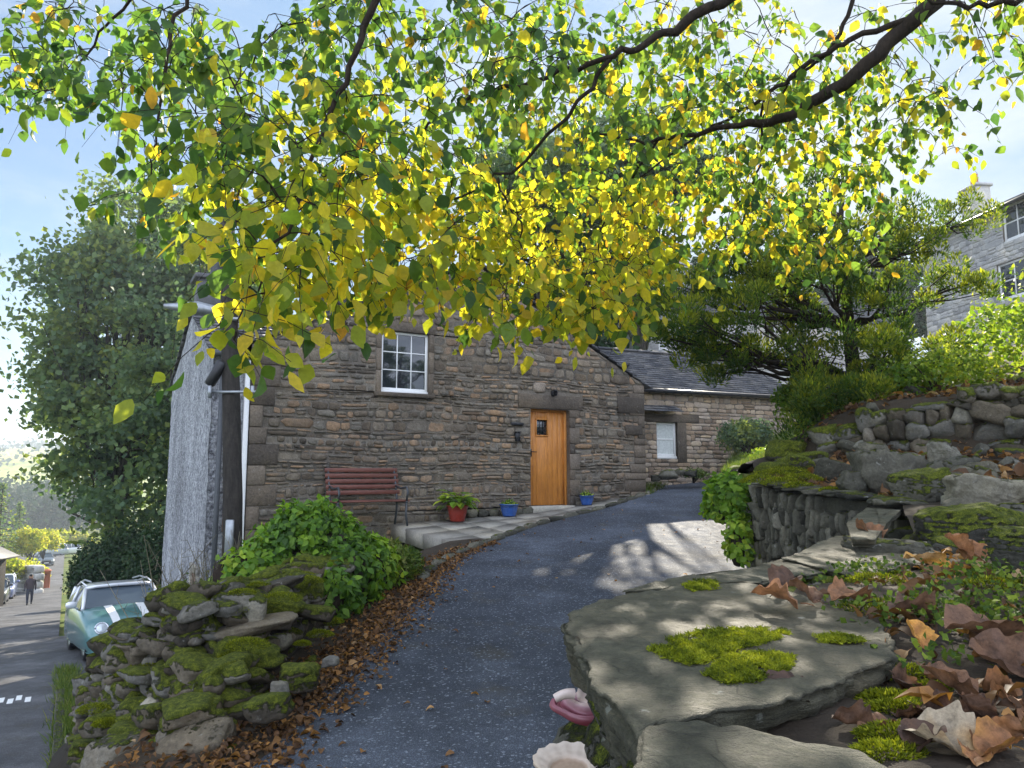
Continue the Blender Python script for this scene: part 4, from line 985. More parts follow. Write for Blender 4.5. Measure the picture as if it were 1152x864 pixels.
# upper garden wall
uwp = [(3.3, 8.0), (4.3, 7.25), (5.6, 6.2), (6.6, 5.4)]
uw = thing('garden_wall', 'tall dark drystone wall at the back of the rockery below the hedge', 'wall', (4.4, 7.1, .1))
mb = MB(); zb_ = lambda u: -.05; zt_ = lambda u: I(u, [0, .5, 1.3, 2.5, 4], [.42, .55, .74, .84, .9])
backing(mb, uwp, zb_, zt_, .14, 1); drywall(mb, uwp, zb_, zt_, g, (.07, .17), (.1, .3), .3, 1, 3, (-.2, .1), .04, tilt=.12, p=20, grow=1.17)
mb.build('stones', M['drystone'], uw, smooth=True)
# capping slabs
def slab(poly_px, z, th, name, mat, parent, g, tilt=(0, 0), step=.007, rough=.004, label=None):
    """flat quarry slab: outline measured on the plane z, densified, ragged layered edge, uneven top"""
    pts = np.array([U(x, y, z)[:2] for x, y in poly_px]); c = pts.mean(0)
    cl = np.vstack([pts, pts[:1]]); L = np.r_[0, np.cumsum(np.linalg.norm(np.diff(cl, axis=0), axis=1))]
    n = int(L[-1]/step); u = np.linspace(0, L[-1], n, endpoint=False)
    O_ = np.stack([np.interp(u, L, cl[:, 0]), np.interp(u, L, cl[:, 1])], 1)
    # soften corners
    for _ in range(2): O_ = (np.roll(O_, 1, 0) + O_*2 + np.roll(O_, -1, 0))/4
    dirn = (O_ - c)/np.linalg.norm(O_ - c, axis=1)[:, None]
    ph = g.uniform(0, 20)
    rag = lambda zl, amp: O_ + dirn*((snoise(np.concatenate([O_*1., np.full((n, 1), zl*9 + ph)], 1), 9, 4) + .7*snoise(np.concatenate([O_*1., np.full((n, 1), zl*30 + ph)], 1), 34, 4))*amp)[:, None]
    V = []; rings = []
    m = 60
    for k in range(m): 
        f = (k + 1)/m; q = c + (rag(0, .007) - c)*f
        e = max(0, (f - .975)/.025)
        zz = z + .5*rough*snoise(np.concatenate([q, np.full((n, 1), ph)], 1), 5, 4) + .25*rough*snoise(np.concatenate([q, np.full((n, 1), ph)], 1), 50, 4) - .004*e*e + (q - c) @ np.array(tilt)
        # shallow delaminated step
        st = snoise(np.concatenate([q, np.full((n, 1), ph + 3)], 1), 2.6, 2); zz -= .005*sstep(st, .42, .5) + .003*sstep(-st, .5, .55)
        rings.append(np.concatenate([q, zz[:, None]], 1))
    lay = np.sort(g.uniform(0, 1, 5))
    for k in range(1, 19):
        zl = z - th*k/18; L_ = int(np.searchsorted(lay, k/18)); amp = .006
        q = rag(.3*L_, amp) - dirn*(.0015*k - .006*((L_*7) % 3 - 1) + .002*((k*5) % 3)); q = np.concatenate([q, (zl + (q - c) @ np.array(tilt))[:, None]], 1); rings.append(q)
    V = np.concatenate(rings + [np.array([[c[0], c[1], z]])]); M_ = len(rings); F = []
    i = np.arange(n); j = (i + 1) % n
    for k in range(M_ - 1): F.append(np.stack([k*n + i, (k + 1)*n + i, (k + 1)*n + j, k*n + j], 1))
    mb = MB(); mb.add(V, np.concatenate(F), (g.uniform(.2, .8), g.uniform(.4, .6), 0)); ctr = M_*n
    mb2 = np.stack([np.full(n, ctr), i, j], 1); 
    mb.fi.append(mb2.ravel()); mb.fn.append(np.full(n, 3, int))
    mb.fi.append(((M_ - 1)*n + i)[::-1].copy()); mb.fn.append(np.array([n]))
    o = mb.build(name, mat, parent, smooth=True)
    if label: tag(o, label)
    return o
g = np.random.default_rng(22)
slab([(634, 706), (640, 690), (690, 668), (760, 656), (838, 651), (905, 668), (985, 700), (1012, 722), (1004, 742), (930, 768), (860, 788), (800, 800), (728, 816), (722, 840), (700, 800), (668, 770), (650, 730)], -.285, .085, 'coping_slab', M['slabstone'], rw, g, rough=.0035, label='large flat grey coping slab with two moss patches')
slab([(722, 812), (760, 808), (850, 820), (960, 845), (1010, 870), (1050, 960), (900, 1100), (740, 1060), (712, 880)], -.262, .07, 'coping_slab', M['slabstone'], rw, g, rough=.003, label='smooth grey coping slab at the bottom edge of the picture')
slab([(700, 664), (760, 648), (850, 636), (900, 622), (960, 616), (935, 640), (880, 650), (838, 656), (760, 662)], -.292, .05, 'coping_slab', M['slabstone'], rw, g)
slab([(880, 628), (940, 602), (1010, 606), (1080, 612), (1040, 634), (960, 646)], -.285, .05, 'coping_slab', M['slabstone'], rw, g)
slab([(632, 700), (650, 690), (690, 694), (700, 720), (664, 742), (640, 730)], -.345, .07, 'coping_slab', M['slabstone'], rw, g)
slab([(952, 588), (985, 563), (1022, 566), (1000, 586), (985, 606), (958, 606)], -.235, .03, 'coping_slab', M['slabstone'], w2_, g)

# ------------------------------------------------------------------ rocks of the rockery
g = np.random.default_rng(23)
def on_bank(px, py):
    d = ray(px, py); t = np.linspace(.5, 14, 1400); p = d[None]*t[:, None]
    z = T(p[:, 0], p[:, 1]); ok = (p[:, 2] < z) & (p[:, 0] > wx(p[:, 1]))
    i = int(np.argmax(ok)); return p[i] if ok.any() else p[600]
RK = [
 (1000, 552, 92, 62, 'pointed dark grey rock standing upright in the leaf litter', .0, (.0, .25, .4)),
 (1046, 562, 92, 50, 'rounded grey rock with a mossy top right of the pointed rock', .35, (.1, 0, .2)),
 (1122, 572, 110, 56, 'pale striped boulder near the right edge of the rockery', .0, (.1, .15, -.3)),
 (936, 540, 46, 38, 'small grey upright rock near the mossy wall end', .0, (.2, .2, .2)),
 (964, 556, 48, 34, 'small light grey rock behind the slate wall', .05, (.1, .3, .6)),
 (1096, 610, 150, 60, 'long low boulder covered in moss above the leaf pile', .42, (.05, -.1, .1)),
 (1010, 634, 120, 40, 'flat layered grey rock beside the yellow leaves', .05, (0, .1, -.1)),
 (1180, 640, 130, 70, 'dark mossy boulder cut by the right edge of the picture', .3, (0, .1, .3)),
 (905, 535, 44, 30, 'moss-covered rock on the corner above the ivy', .6, (0, .1, .1)),
 (1068, 522, 50, 32, 'dark rock lying at the foot of the garden wall', .0, (.1, .1, .7)),
 (985, 515, 40, 26, 'small dark rock left of the garden wall foot', .1, (.2, .1, .1)),
 (1110, 540, 56, 28, 'brown rock half buried in leaves below the garden wall', .0, (.1, .1, .9)),
]
for (px, py, wpx, hpx, lab, ms, rot) in RK:
    p = on_bank(px, py); k = p[1]/F0; m_ = MB(); s_ = (wpx*k*.85, wpx*k*.6, hpx*k*1.0)
    rock(m_, (p[0], p[1] + wpx*k*.1, p[2] + hpx*k*.22), s_, rot, 5, planes=14, p=26, noise=.09, rg=g, moss=ms)
    tag(m_.build('rock', M['greystone'], smooth=True), lab, 'rock', 'rocks in the rockery')
# mossy rocks and roots at the conifer base
m_ = MB()
for (px, py, d, s_) in ((885, 508, 8.4, (.62, .5, .3)), (925, 500, 8.6, (.6, .5, .34)), (900, 522, 7.7, (.5, .4, .22)), (870, 532, 7.3, (.42, .4, .2))):
    rock(m_, P(px, py, d), s_, (g.normal()*.1, g.normal()*.1, g.uniform(0, 3)), 4, rg=g, moss=.75, p=7)
tag(m_.build('mossy_boulders', M['greystone'], smooth=True), 'cluster of rounded moss-covered stones capping the wall end below the conifer', 'rocks')

# ------------------------------------------------------------------ tumbled drystone wall left of the lane
g = np.random.default_rng(24)
tw = thing('tumbled_wall', 'tumbled drystone wall with bright moss on top, left of the lane', 'wall', (-2.2, 5.4, -2.2))
twp = [(-3.6, 6.8), (-3.18, 5.85), (-2.65, 5.2), (-2.1, 4.92), (-1.82, 5.2), (-1.72, 5.9), (-1.68, 6.8), (-1.62, 7.6)]
tf, tL = polyu(twp)
tzt = lambda u: I(u, [0, .8, 1.3, 2.0, 2.7, 3.2, 3.9, 4.8, 5.6], [-1.78, -1.55, -1.22, -.93, -.82, -.83, -.85, -.84, -.9])
tzb = lambda u: I(u, [0, 1, 2, 2.7, 3.2, 4, 5.6], [-3.4, -3.2, -2.7, -2.2, -1.75, -1.6, -1.5])
mb = MB()
u_l = np.linspace(0, tL, 60)
z = -3.4
while z < -.9:
    h = g.uniform(.055, .14); u = g.uniform(-.15, 0)
    while u < tL:
        w_ = g.uniform(.08, .27); uc = u + w_/2
        if uc < tL and z + h*.6 < tzt(uc) and z + h > tzb(uc):
            pp, t = tf(uc); n = np.array([t[1], -t[0]]); bat = max(0, -(z + 1.0))*.1
            c = pp + n*(bat + g.uniform(-.07, .06) - .12)
            hh = h*g.uniform(.8, 1.3)
            rock(mb, (c[0], c[1], z + hh/2), (w_*1.1, g.uniform(.2, .36), hh*1.1), (g.normal()*.16, g.normal()*.2, math.atan2(t[1], t[0]) + g.normal()*.3), 3, planes=11, rg=g, noise=.07, moss=g.uniform(-.15, .2), p=16)
        u += w_
    z += h*.93
def lowface():
    pts = [(-3.0, 5.3), (-2.65, 4.8), (-2.2, 4.42), (-1.8, 4.2), (-1.58, 4.3), (-1.52, 4.8)]
    drywall(mb, pts, lambda u: -3.2, lambda u: I(u, [0, .6, 1.2, 1.7, 2.2, 2.6], [-1.8, -1.6, -1.42, -1.3, -1.3, -1.32]), g, (.07, .15), (.1, .28), .34, 1, 3, (-.1, .35), .06, tilt=.2, p=18, grow=1.1)
    drywall(mb, [(x - .02, y + .28) for x, y in pts], lambda u: -2.6, lambda u: I(u, [0, .6, 1.2, 1.7, 2.2, 2.6], [-1.6, -1.4, -1.2, -1.12, -1.2, -1.3]), g, (.07, .15), (.1, .28), .34, 1, 3, (-.1, .35), .06, tilt=.2, p=18, grow=1.1)
lowface()
# core rubble behind the face and the shattered top
for _ in range(130):
    u = g.uniform(.5, tL); pp, t = tf(u); n = np.array([t[1], -t[0]]); c = pp - n*g.uniform(.1, .55)
    s_ = g.uniform(.12, .3); rock(mb, (c[0], c[1], tzt(u) - g.uniform(.02, .28)), (s_*1.3, s_, s_*g.uniform(.4, .8)), tuple(g.normal(size=3)*.35), 3, rg=g, moss=g.uniform(-.1, .4), noise=.06)
k_ = 0
while k_ < 260:
    Y = g.uniform(3.7, 5.9); x = g.uniform(-3.4, -1.4); s_ = x*AXN[0] + Y*AXN[1]
    if s_ < .1 or x > xl(Y) - .12: continue
    k_ += 1; z_ = max(gz(x, Y), -3.2); q = g.uniform(.07, .24); rock(mb, (x, Y, z_ + q*.12), (q*1.3, q, q*.6), tuple(g.normal(size=3)*.35), 3, planes=10, p=20, rg=g, moss=g.uniform(-.2, .5))
mb.build('stones', M['drystone'], tw, smooth=True)
mb = MB(); Gd = []
for u in u_l:
    pp, t = tf(u); n = np.array([t[1], -t[0]])
    Gd.append([tuple(pp + n*(.35 if zf_ < -2 else -.05)) + (zf_,) for zf_ in (-3.6, -2.4)] + [tuple(pp - n*.12) + (tzt(u) - .16,), tuple(pp - n*.9) + (tzt(u) - .35,)])
quadsheet(mb, np.array(Gd), (.2, .3, 0)); mb.build('earth_core', M['earth'], tw, smooth=True)
# larger cap stones (parts) read off the photo: px, py, depth, size, rot, moss
for (px, py, d, s_, rot, ms) in (
  (282, 705, 5.25, (.62, .3, .1), (.05, -.12, .3), -.5), (222, 694, 5.6, (.42, .3, .13), (0, .1, -.2), .8), (182, 708, 5.6, (.5, .35, .1), (.1, -.05, .4), -.4),
  (215, 706, 5.5, (.5, .36, .08), (0, -.1, .1), .5), (262, 668, 5.9, (.2, .26, .3), (.1, .4, .3), .25), (245, 678, 5.7, (.24, .22, .24), (.3, -.3, .6), -.3),
  (302, 662, 5.9, (.55, .3, .1), (0, -.28, .2), -.5), (316, 680, 5.6, (.38, .3, .12), (.1, .15, .1), .75), (343, 660, 6.3, (.3, .3, .2), (.1, .2, .4), .5),
  (286, 700, 5.3, (.16, .2, .34), (.2, .1, .2), .1), (278, 733, 5.05, (.38, .26, .15), (.1, .3, .1), .75), (150, 726, 5.8, (.22, .25, .16), (.1, .1, 0), .6), (142, 745, 5.7, (.25, .25, .14), (.1, .1, .2), .5),
  (228, 750, 4.95, (.18, .2, .12), (.2, .1, .6), -.6), (212, 768, 4.8, (.3, .26, .17), (.1, .1, .2), .3), (150, 830, 4.6, (.3, .3, .2), (.1, .2, .2), .4), (240, 790, 4.6, (.22, .2, .12), (.1, .1, .9), .2), (355, 690, 6.0, (.34, .3, .12), (0, .2, .3), .1)):
    m_ = MB(); rock(m_, P(px, py, d), s_, rot, 4, planes=10, p=18, noise=.04, rg=g, moss=ms); m_.build('cap_stone', M['drystone'], tw, smooth=True)
LOOSE = [(302, 795, 4.35, (.26, .24, .17), .25, 'rounded mossy stone lying at the foot of the tumbled wall'), (315, 775, 4.55, (.12, .12, .1), -.5, 'small grey stone above the rounded mossy stone'),
 (336, 760, 4.9, (.3, .26, .16), .3, 'broad mossy stone in the leaf litter below the ivy'), (192, 800, 4.5, (.2, .16, .08), -.6, 'pale flat stone resting against the tumbled wall'),
 (168, 792, 4.6, (.09, .08, .05), -.6, 'tiny white pebble-like stone on the tumbled wall face'), (215, 835, 4.2, (.42, .3, .16), -.3, 'long dark stone near the base of the tumbled wall'), (130, 850, 4.4, (.34, .3, .2), -.1, 'big dark stone at the bottom left of the tumbled wall'),
 (372, 745, 5.2, (.12, .1, .07), -.5, 'small grey stone at the edge of the lane by the leaves')]
for (px, py, d, s_, ms, lab) in LOOSE:
    m_ = MB(); rock(m_, P(px, py, d), s_, tuple(g.normal(size=3)*.2), 4, rg=g, moss=ms, p=10, col=(1., .9, ms) if 'pale' in lab or 'white' in lab else None); tag(m_.build('fallen_stone', M['drystone'], smooth=True), lab, 'stone', 'loose stones below the tumbled wall')

# ------------------------------------------------------------------ vegetation helpers
def cushion(mb, c, r, g, n=300, size=.02):
    d = rnd(n, g); d[:, 2] = np.abs(d[:, 2]); pos = np.array(c) + d*np.array(r)*g.uniform(.8, 1.05, (n, 1))
    inst(mb, BLADE_V*[6, 1, 1], BLADE_F, pos, basis(d + rnd(n, g)*.5, rnd(n, g)), g.uniform(.6, 1.4, n)*size, np.stack([np.clip(g.normal(.5, .2, n), 0, 1), g.uniform(.3, .7, n), np.zeros(n)], 1))
def tree(name, label, base, height, crown, leafmat, leafsize, nleaf, g, cat='tree', group=None, trunk_r=.3, tv=TRI_V, tf_=TRI_F, clumps=60, bottom=.25, lean=(0, 0), gap=.75, shell=.5):
    """crown = list of (dx,dy,dz,rx,ry,rz) ellipsoids relative to base; leaves cluster in clumps on limbs"""
    t_ = thing(name, label, cat, base, group); base = np.array(base, float); mb = MB(); tips = []
    for (dx, dy, dz, rx, ry, rz) in crown:
        vol = rx*ry*rz; tot = sum(c[3]*c[4]*c[5] for c in crown); k = max(4, int(clumps*vol/tot))
        d = rnd(k, g)*np.power(g.uniform(shell**3, 1, (k, 1)), 1/3); tips.append(base + np.array([dx, dy, dz]) + d*[rx, ry, rz])
    tips = np.concatenate(tips); top = base + [lean[0], lean[1], height*.8]
    mid = base + (top - base)*.5 + [g.normal()*.1*height*.1, 0, 0]
    tp = [base - [0, 0, .3], base + (mid - base)*.5, mid, top]; tube(mb, tp, [trunk_r*1.3, trunk_r, trunk_r*.75, trunk_r*.25], 10)
    for q in tips[::2]:
        s0 = g.uniform(.25, .9); st = base + (top - base)*min(s0, max(.2, (q[2] - base[2])/height*.8)); md = (st + q)/2 + rnd(1, g)[0]*.06*height + [0, 0, .03*height]
        tube(mb, [st, md, q], [trunk_r*.25, trunk_r*.14, trunk_r*.04], 5, cap=False)
    mb.build('trunk', M['bark'], t_, smooth=True)
    mb = MB(); per = nleaf//len(tips); sc = np.mean([min(c[3:6]) for c in crown])
    for q in tips:
        r_ = sc*g.uniform(.14, .34)*gap; d = g.normal(size=(per, 3))*[r_*1.2, r_*1.2, r_*.7]
        tone = g.uniform(0, 1); col = np.stack([np.clip(tone*.6 + g.uniform(0, .4, per), 0, 1), g.uniform(.25, .75, per), np.zeros(per)], 1)
        scatter_leaves(mb, q + d, leafsize, tv, tf_, .2, col=col, g=g)
    mb.build('crown', leafmat, t_)
    return t_
def bush(name, label, c, r, mat, size, n, g, cat='shrub', group=None, kind=None, tv=SLEAF_V, tf_=SLEAF_F, lumps=9, shell=.6, stems=True):
    c = np.array(c, float); r = np.array(r, float); mb = MB(); L = rnd(lumps, g)*.5; L[:, 2] = np.abs(L[:, 2]) * .9 - .1
    per = n//lumps; P_ = []; Dn = []
    for l in L:
        d = rnd(per, g); rr = np.power(g.uniform(shell**3, 1, (per, 1)), 1/3)*g.uniform(.45, .62); P_.append(c + (l + d*rr)*r); Dn.append(d)
    P_ = np.concatenate(P_); Dn = np.concatenate(Dn)
    if kind == 'stuff': o = MB()
    t_ = thing(name, label, cat, (c[0], c[1], c[2] - r[2]*.9), group)
    tone = .5 + .35*snoise(P_, 2.5, 2); col = np.stack([np.clip(tone + g.uniform(-.3, .3, len(P_)), 0, 1), g.uniform(.3, .7, len(P_)), np.zeros(len(P_))], 1)
    scatter_leaves(mb, P_, size, tv, tf_, .3, out=Dn, col=col, g=g); mb.build('foliage', mat, t_)
    if stems:
        mb = MB()
        for i in range(12):
            e = P_[g.integers(len(P_))]; tube(mb, [c - [0, 0, r[2]], (c - [0, 0, r[2]*.4] + e)/2, e], [size*.35, size*.25, size*.1], 5, cap=False)
        mb.build('stems', M['twig'], t_)
    return t_
# ------------------------------------------------------------------ trees in the distance
g = np.random.default_rng(31)
def gb(px, Y): x = P(px, 500, Y)[0]; return (x, Y, gz(x, Y))
b = gb(135, 31)
tree('broadleaf_tree', 'tall hazy broadleaf tree filling the left behind the limewashed house', b, 18, [(0, 0, 12, 3.6, 3, 6), (-2.0, 0, 8.5, 2.0, 2., 3.2), (2.0, -1, 6.5, 2.8, 3, 4.6), (.6, 0, 15.4, 2.2, 2, 2.8), (3.2, 1, 12, 2.6, 2, 4.4), (-1.6, .5, 5.6, 1.2, 1.4, 1.2)], M['tree_leaf'], .21, 46000, g, trunk_r=.34, clumps=210, gap=.95)
b = gb(232, 27)
tree('broadleaf_tree', 'broadleaf tree rising behind the limewashed house chimney', b, 14, [(0, 0, 10, 2.6, 2.4, 4.4), (1.8, 0, 7, 2.4, 2, 3)], M['tree_leaf'], .18, 15000, g, trunk_r=.26, clumps=70)
for i, (px, Y, sx, sz, lab, n) in enumerate(((128, 27, 1.3, 2.1, 'dark shrub at the roadside left of the parked car', 6000), (150, 26, 1.7, 2.3, 'dense dark shrub directly behind the parked green car', 8000), (186, 24, 1.2, 2.0, 'dark shrub against the pale house corner', 6000), (113, 38, 1.3, 1.9, 'ragged roadside shrub where the road goes into sunlight', 5000))):
    x, y, z = gb(px, Y); bush('roadside_shrub', lab, (x, y, z + sz*.75), (sx, 1.3, sz), M['dark_leaf'], .13, n, g, group='shrubs beside the lower road', lumps=14, shell=.3)
for i, (px, Y, h, r_, lab) in enumerate(((905, 42, 9.5, 3.0, 'dark tree behind the conifer between the two houses'), (1000, 44, 9.5, 3.2, 'dark tree behind the conifer left of the grey terrace'), (640, 29, 9, 3.0, 'dark evergreen behind the house ridge'), (700, 36, 11.5, 3.4, 'dark evergreen between the house and the white house'), (760, 44, 14, 4.2, 'tall dark tree behind the white house chimney'))):
    b = gb(px, Y); tree('evergreen_tree', lab, b, h, [(0, 0, h*.62, r_*.8, r_*.8, h*.34), (0, 0, h*.35, r_, r_, h*.25)], M['dark_leaf'], .22, 12000, g, group='dark trees behind the house', clumps=90, trunk_r=.25)
# tall high-crowned trees on the hill whose shade covers the lane
for i, (x, Y, zc, rx, rz, lab) in enumerate(((1.4, 27, 10.6, 2.9, 2.2, 'high-crowned tree on the hill behind the house, seen through the leaves'), (5.0, 28, 12.2, 2.6, 1.8, 'high-crowned tree above the white house, seen through the leaves'))):
    zb0 = gz(x, Y); tree('hill_tree', lab, (x, Y, zb0), zc - zb0 + rz, [(0, 0, zc - zb0, rx, 2.4, rz), (-1, .3, zc - zb0 + .2, rx*.6, 2, rz*.7), (1.3, -.3, zc - zb0 - .5, rx*.6, 2, rz*.6)], M['tree_leaf'], .2, 12000, g, group='high-crowned trees on the hill', clumps=80, trunk_r=.25, gap=1.1)
# valley: sunlit hedge, woods, far trees
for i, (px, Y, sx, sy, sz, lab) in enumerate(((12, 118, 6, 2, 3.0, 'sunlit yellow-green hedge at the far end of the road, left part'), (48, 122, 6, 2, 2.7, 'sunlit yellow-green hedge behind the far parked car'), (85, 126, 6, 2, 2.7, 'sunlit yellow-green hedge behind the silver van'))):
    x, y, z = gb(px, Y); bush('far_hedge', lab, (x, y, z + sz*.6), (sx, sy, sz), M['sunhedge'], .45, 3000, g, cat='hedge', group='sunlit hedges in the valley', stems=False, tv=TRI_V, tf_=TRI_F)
mb = MB()
for _ in range(90):
    px = g.uniform(-60, 130); Y = g.uniform(190, 260); x, y, z = gb(px, Y); d = g.normal(size=(160, 3))*[3.2, 2, 3.] + [x, y, z + 6.5]; scatter_leaves(mb, d, 1.1, TRI_V, TRI_F, g=g)
tag(mb.build('valley_woodland', M['dark_leaf']), 'dark hazy belt of woodland across the valley', 'woodland', kind='stuff')
mb = MB()
for _ in range(70):
    Y = g.uniform(420, 900); x = P(g.uniform(-100, 200), 500, Y)[0]; z = gz(x, Y); d = g.normal(size=(40, 3))*[5 + 8*g.uniform(), 4, 2.5] + [x, Y, z + 3]; scatter_leaves(mb, d, 2.6, TRI_V, TRI_F, g=g)
tag(mb.build('hillside_woodland', M['dark_leaf']), 'scattered copses and hedge lines on the far sunlit hill', 'woodland', kind='stuff')
# bare pole-like conifer and roadside bits on the left of the road
for (px, Y, h, lab) in ((7, 75, 9.5, 'thin spindly young tree at the far left roadside'), (28, 95, 8, 'slim pole-like tree beyond the low roadside wall')):
    b = gb(px, Y); t_ = thing('young_tree', lab, 'tree', b, 'thin trees at the far left'); m_ = MB(); tube(m_, [b, (b[0], b[1], b[2] + h)], [.16, .05], 6)
    for k in range(10):
        z = b[2] + h*(.35 + .06*k); L = 1.6*(1 - k*.08); tube(m_, [(b[0] - L, b[1], z - .2), (b[0], b[1], z), (b[0] + L, b[1], z - .2)], .04, 4)
    m_.build('trunk', M['bark'], t_); m_ = MB(); n = 500; k = g.uniform(.3, 1, n); pos = np.stack([g.normal(size=n)*1.2*(1.1 - k), g.normal(size=n)*1.2*(1.1 - k), k*h], 1) + b; scatter_leaves(m_, pos, .25, TRI_V, TRI_F, g=g); m_.build('crown', M['tree_leaf'], t_)
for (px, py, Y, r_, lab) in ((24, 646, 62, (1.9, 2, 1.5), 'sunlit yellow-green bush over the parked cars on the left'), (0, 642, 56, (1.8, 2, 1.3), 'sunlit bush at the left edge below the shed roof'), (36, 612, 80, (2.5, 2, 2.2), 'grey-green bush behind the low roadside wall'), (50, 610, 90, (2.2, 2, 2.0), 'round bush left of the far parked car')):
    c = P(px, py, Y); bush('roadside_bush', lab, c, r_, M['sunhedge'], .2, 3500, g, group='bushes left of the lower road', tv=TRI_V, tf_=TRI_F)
rwl = thing('roadside_wall', 'low stone wall and gatepost left of the lower road', 'wall', P(30, 660, 56)); m_ = MB()
a, b_ = P(14, 640, 60), P(44, 640, 56)
for i in range(26):
    for k in range(5):
        p = a + (b_ - a)*(i + .5*(k % 2))/26; cbox(m_, (p[0], p[1], p[2] - 2.2 + k*.55), (.95, .6, .5), rotm(0, 0, math.atan2((b_ - a)[1], (b_ - a)[0])), .08, (g.uniform(), g.uniform(.3, .7), 0))
m_.build('stones', M['palestone'], rwl)
sh = thing('shed', 'small dark shed with pale sloping roof at the left edge', 'shed', P(-6, 660, 44)); m_ = MB(); c = P(-26, 632, 44)
cbox(m_, c - [0, 0, 1.3], (2.0, 2.2, 2.8), None, .03); m_.build('wall', M['pole'], sh)
m_ = MB(); prism(m_, [c + [-1.5, -1.5, 1.4], c + [1.5, -1.5, .1], c + [1.5, 1.5, .1], c + [-1.5, 1.5, 1.4]], (0, 0, .1)); m_.build('roof', M['slate'], sh)
m_ = MB(); p = P(53, 652, 62); zz = roadz(p[0]*AXD[0] + p[1]*AXD[1])
bn_ = thing('post_box', 'small red-brown roadside post box beyond the walking person', 'post box', (p[0], p[1], zz)); lathe(m_, (p[0], p[1], zz), [(.22, 0), (.22, 1.35), (.27, 1.36), (.27, 1.45), (.1, 1.55), (0, 1.56)], 14); m_.build('box_body', M['terracotta'], bn_); m_ = MB(); cbox(m_, (p[0], p[1] - .22, zz + 1.15), (.22, .06, .05), None, .01); m_.build('slot', M['black'], bn_)

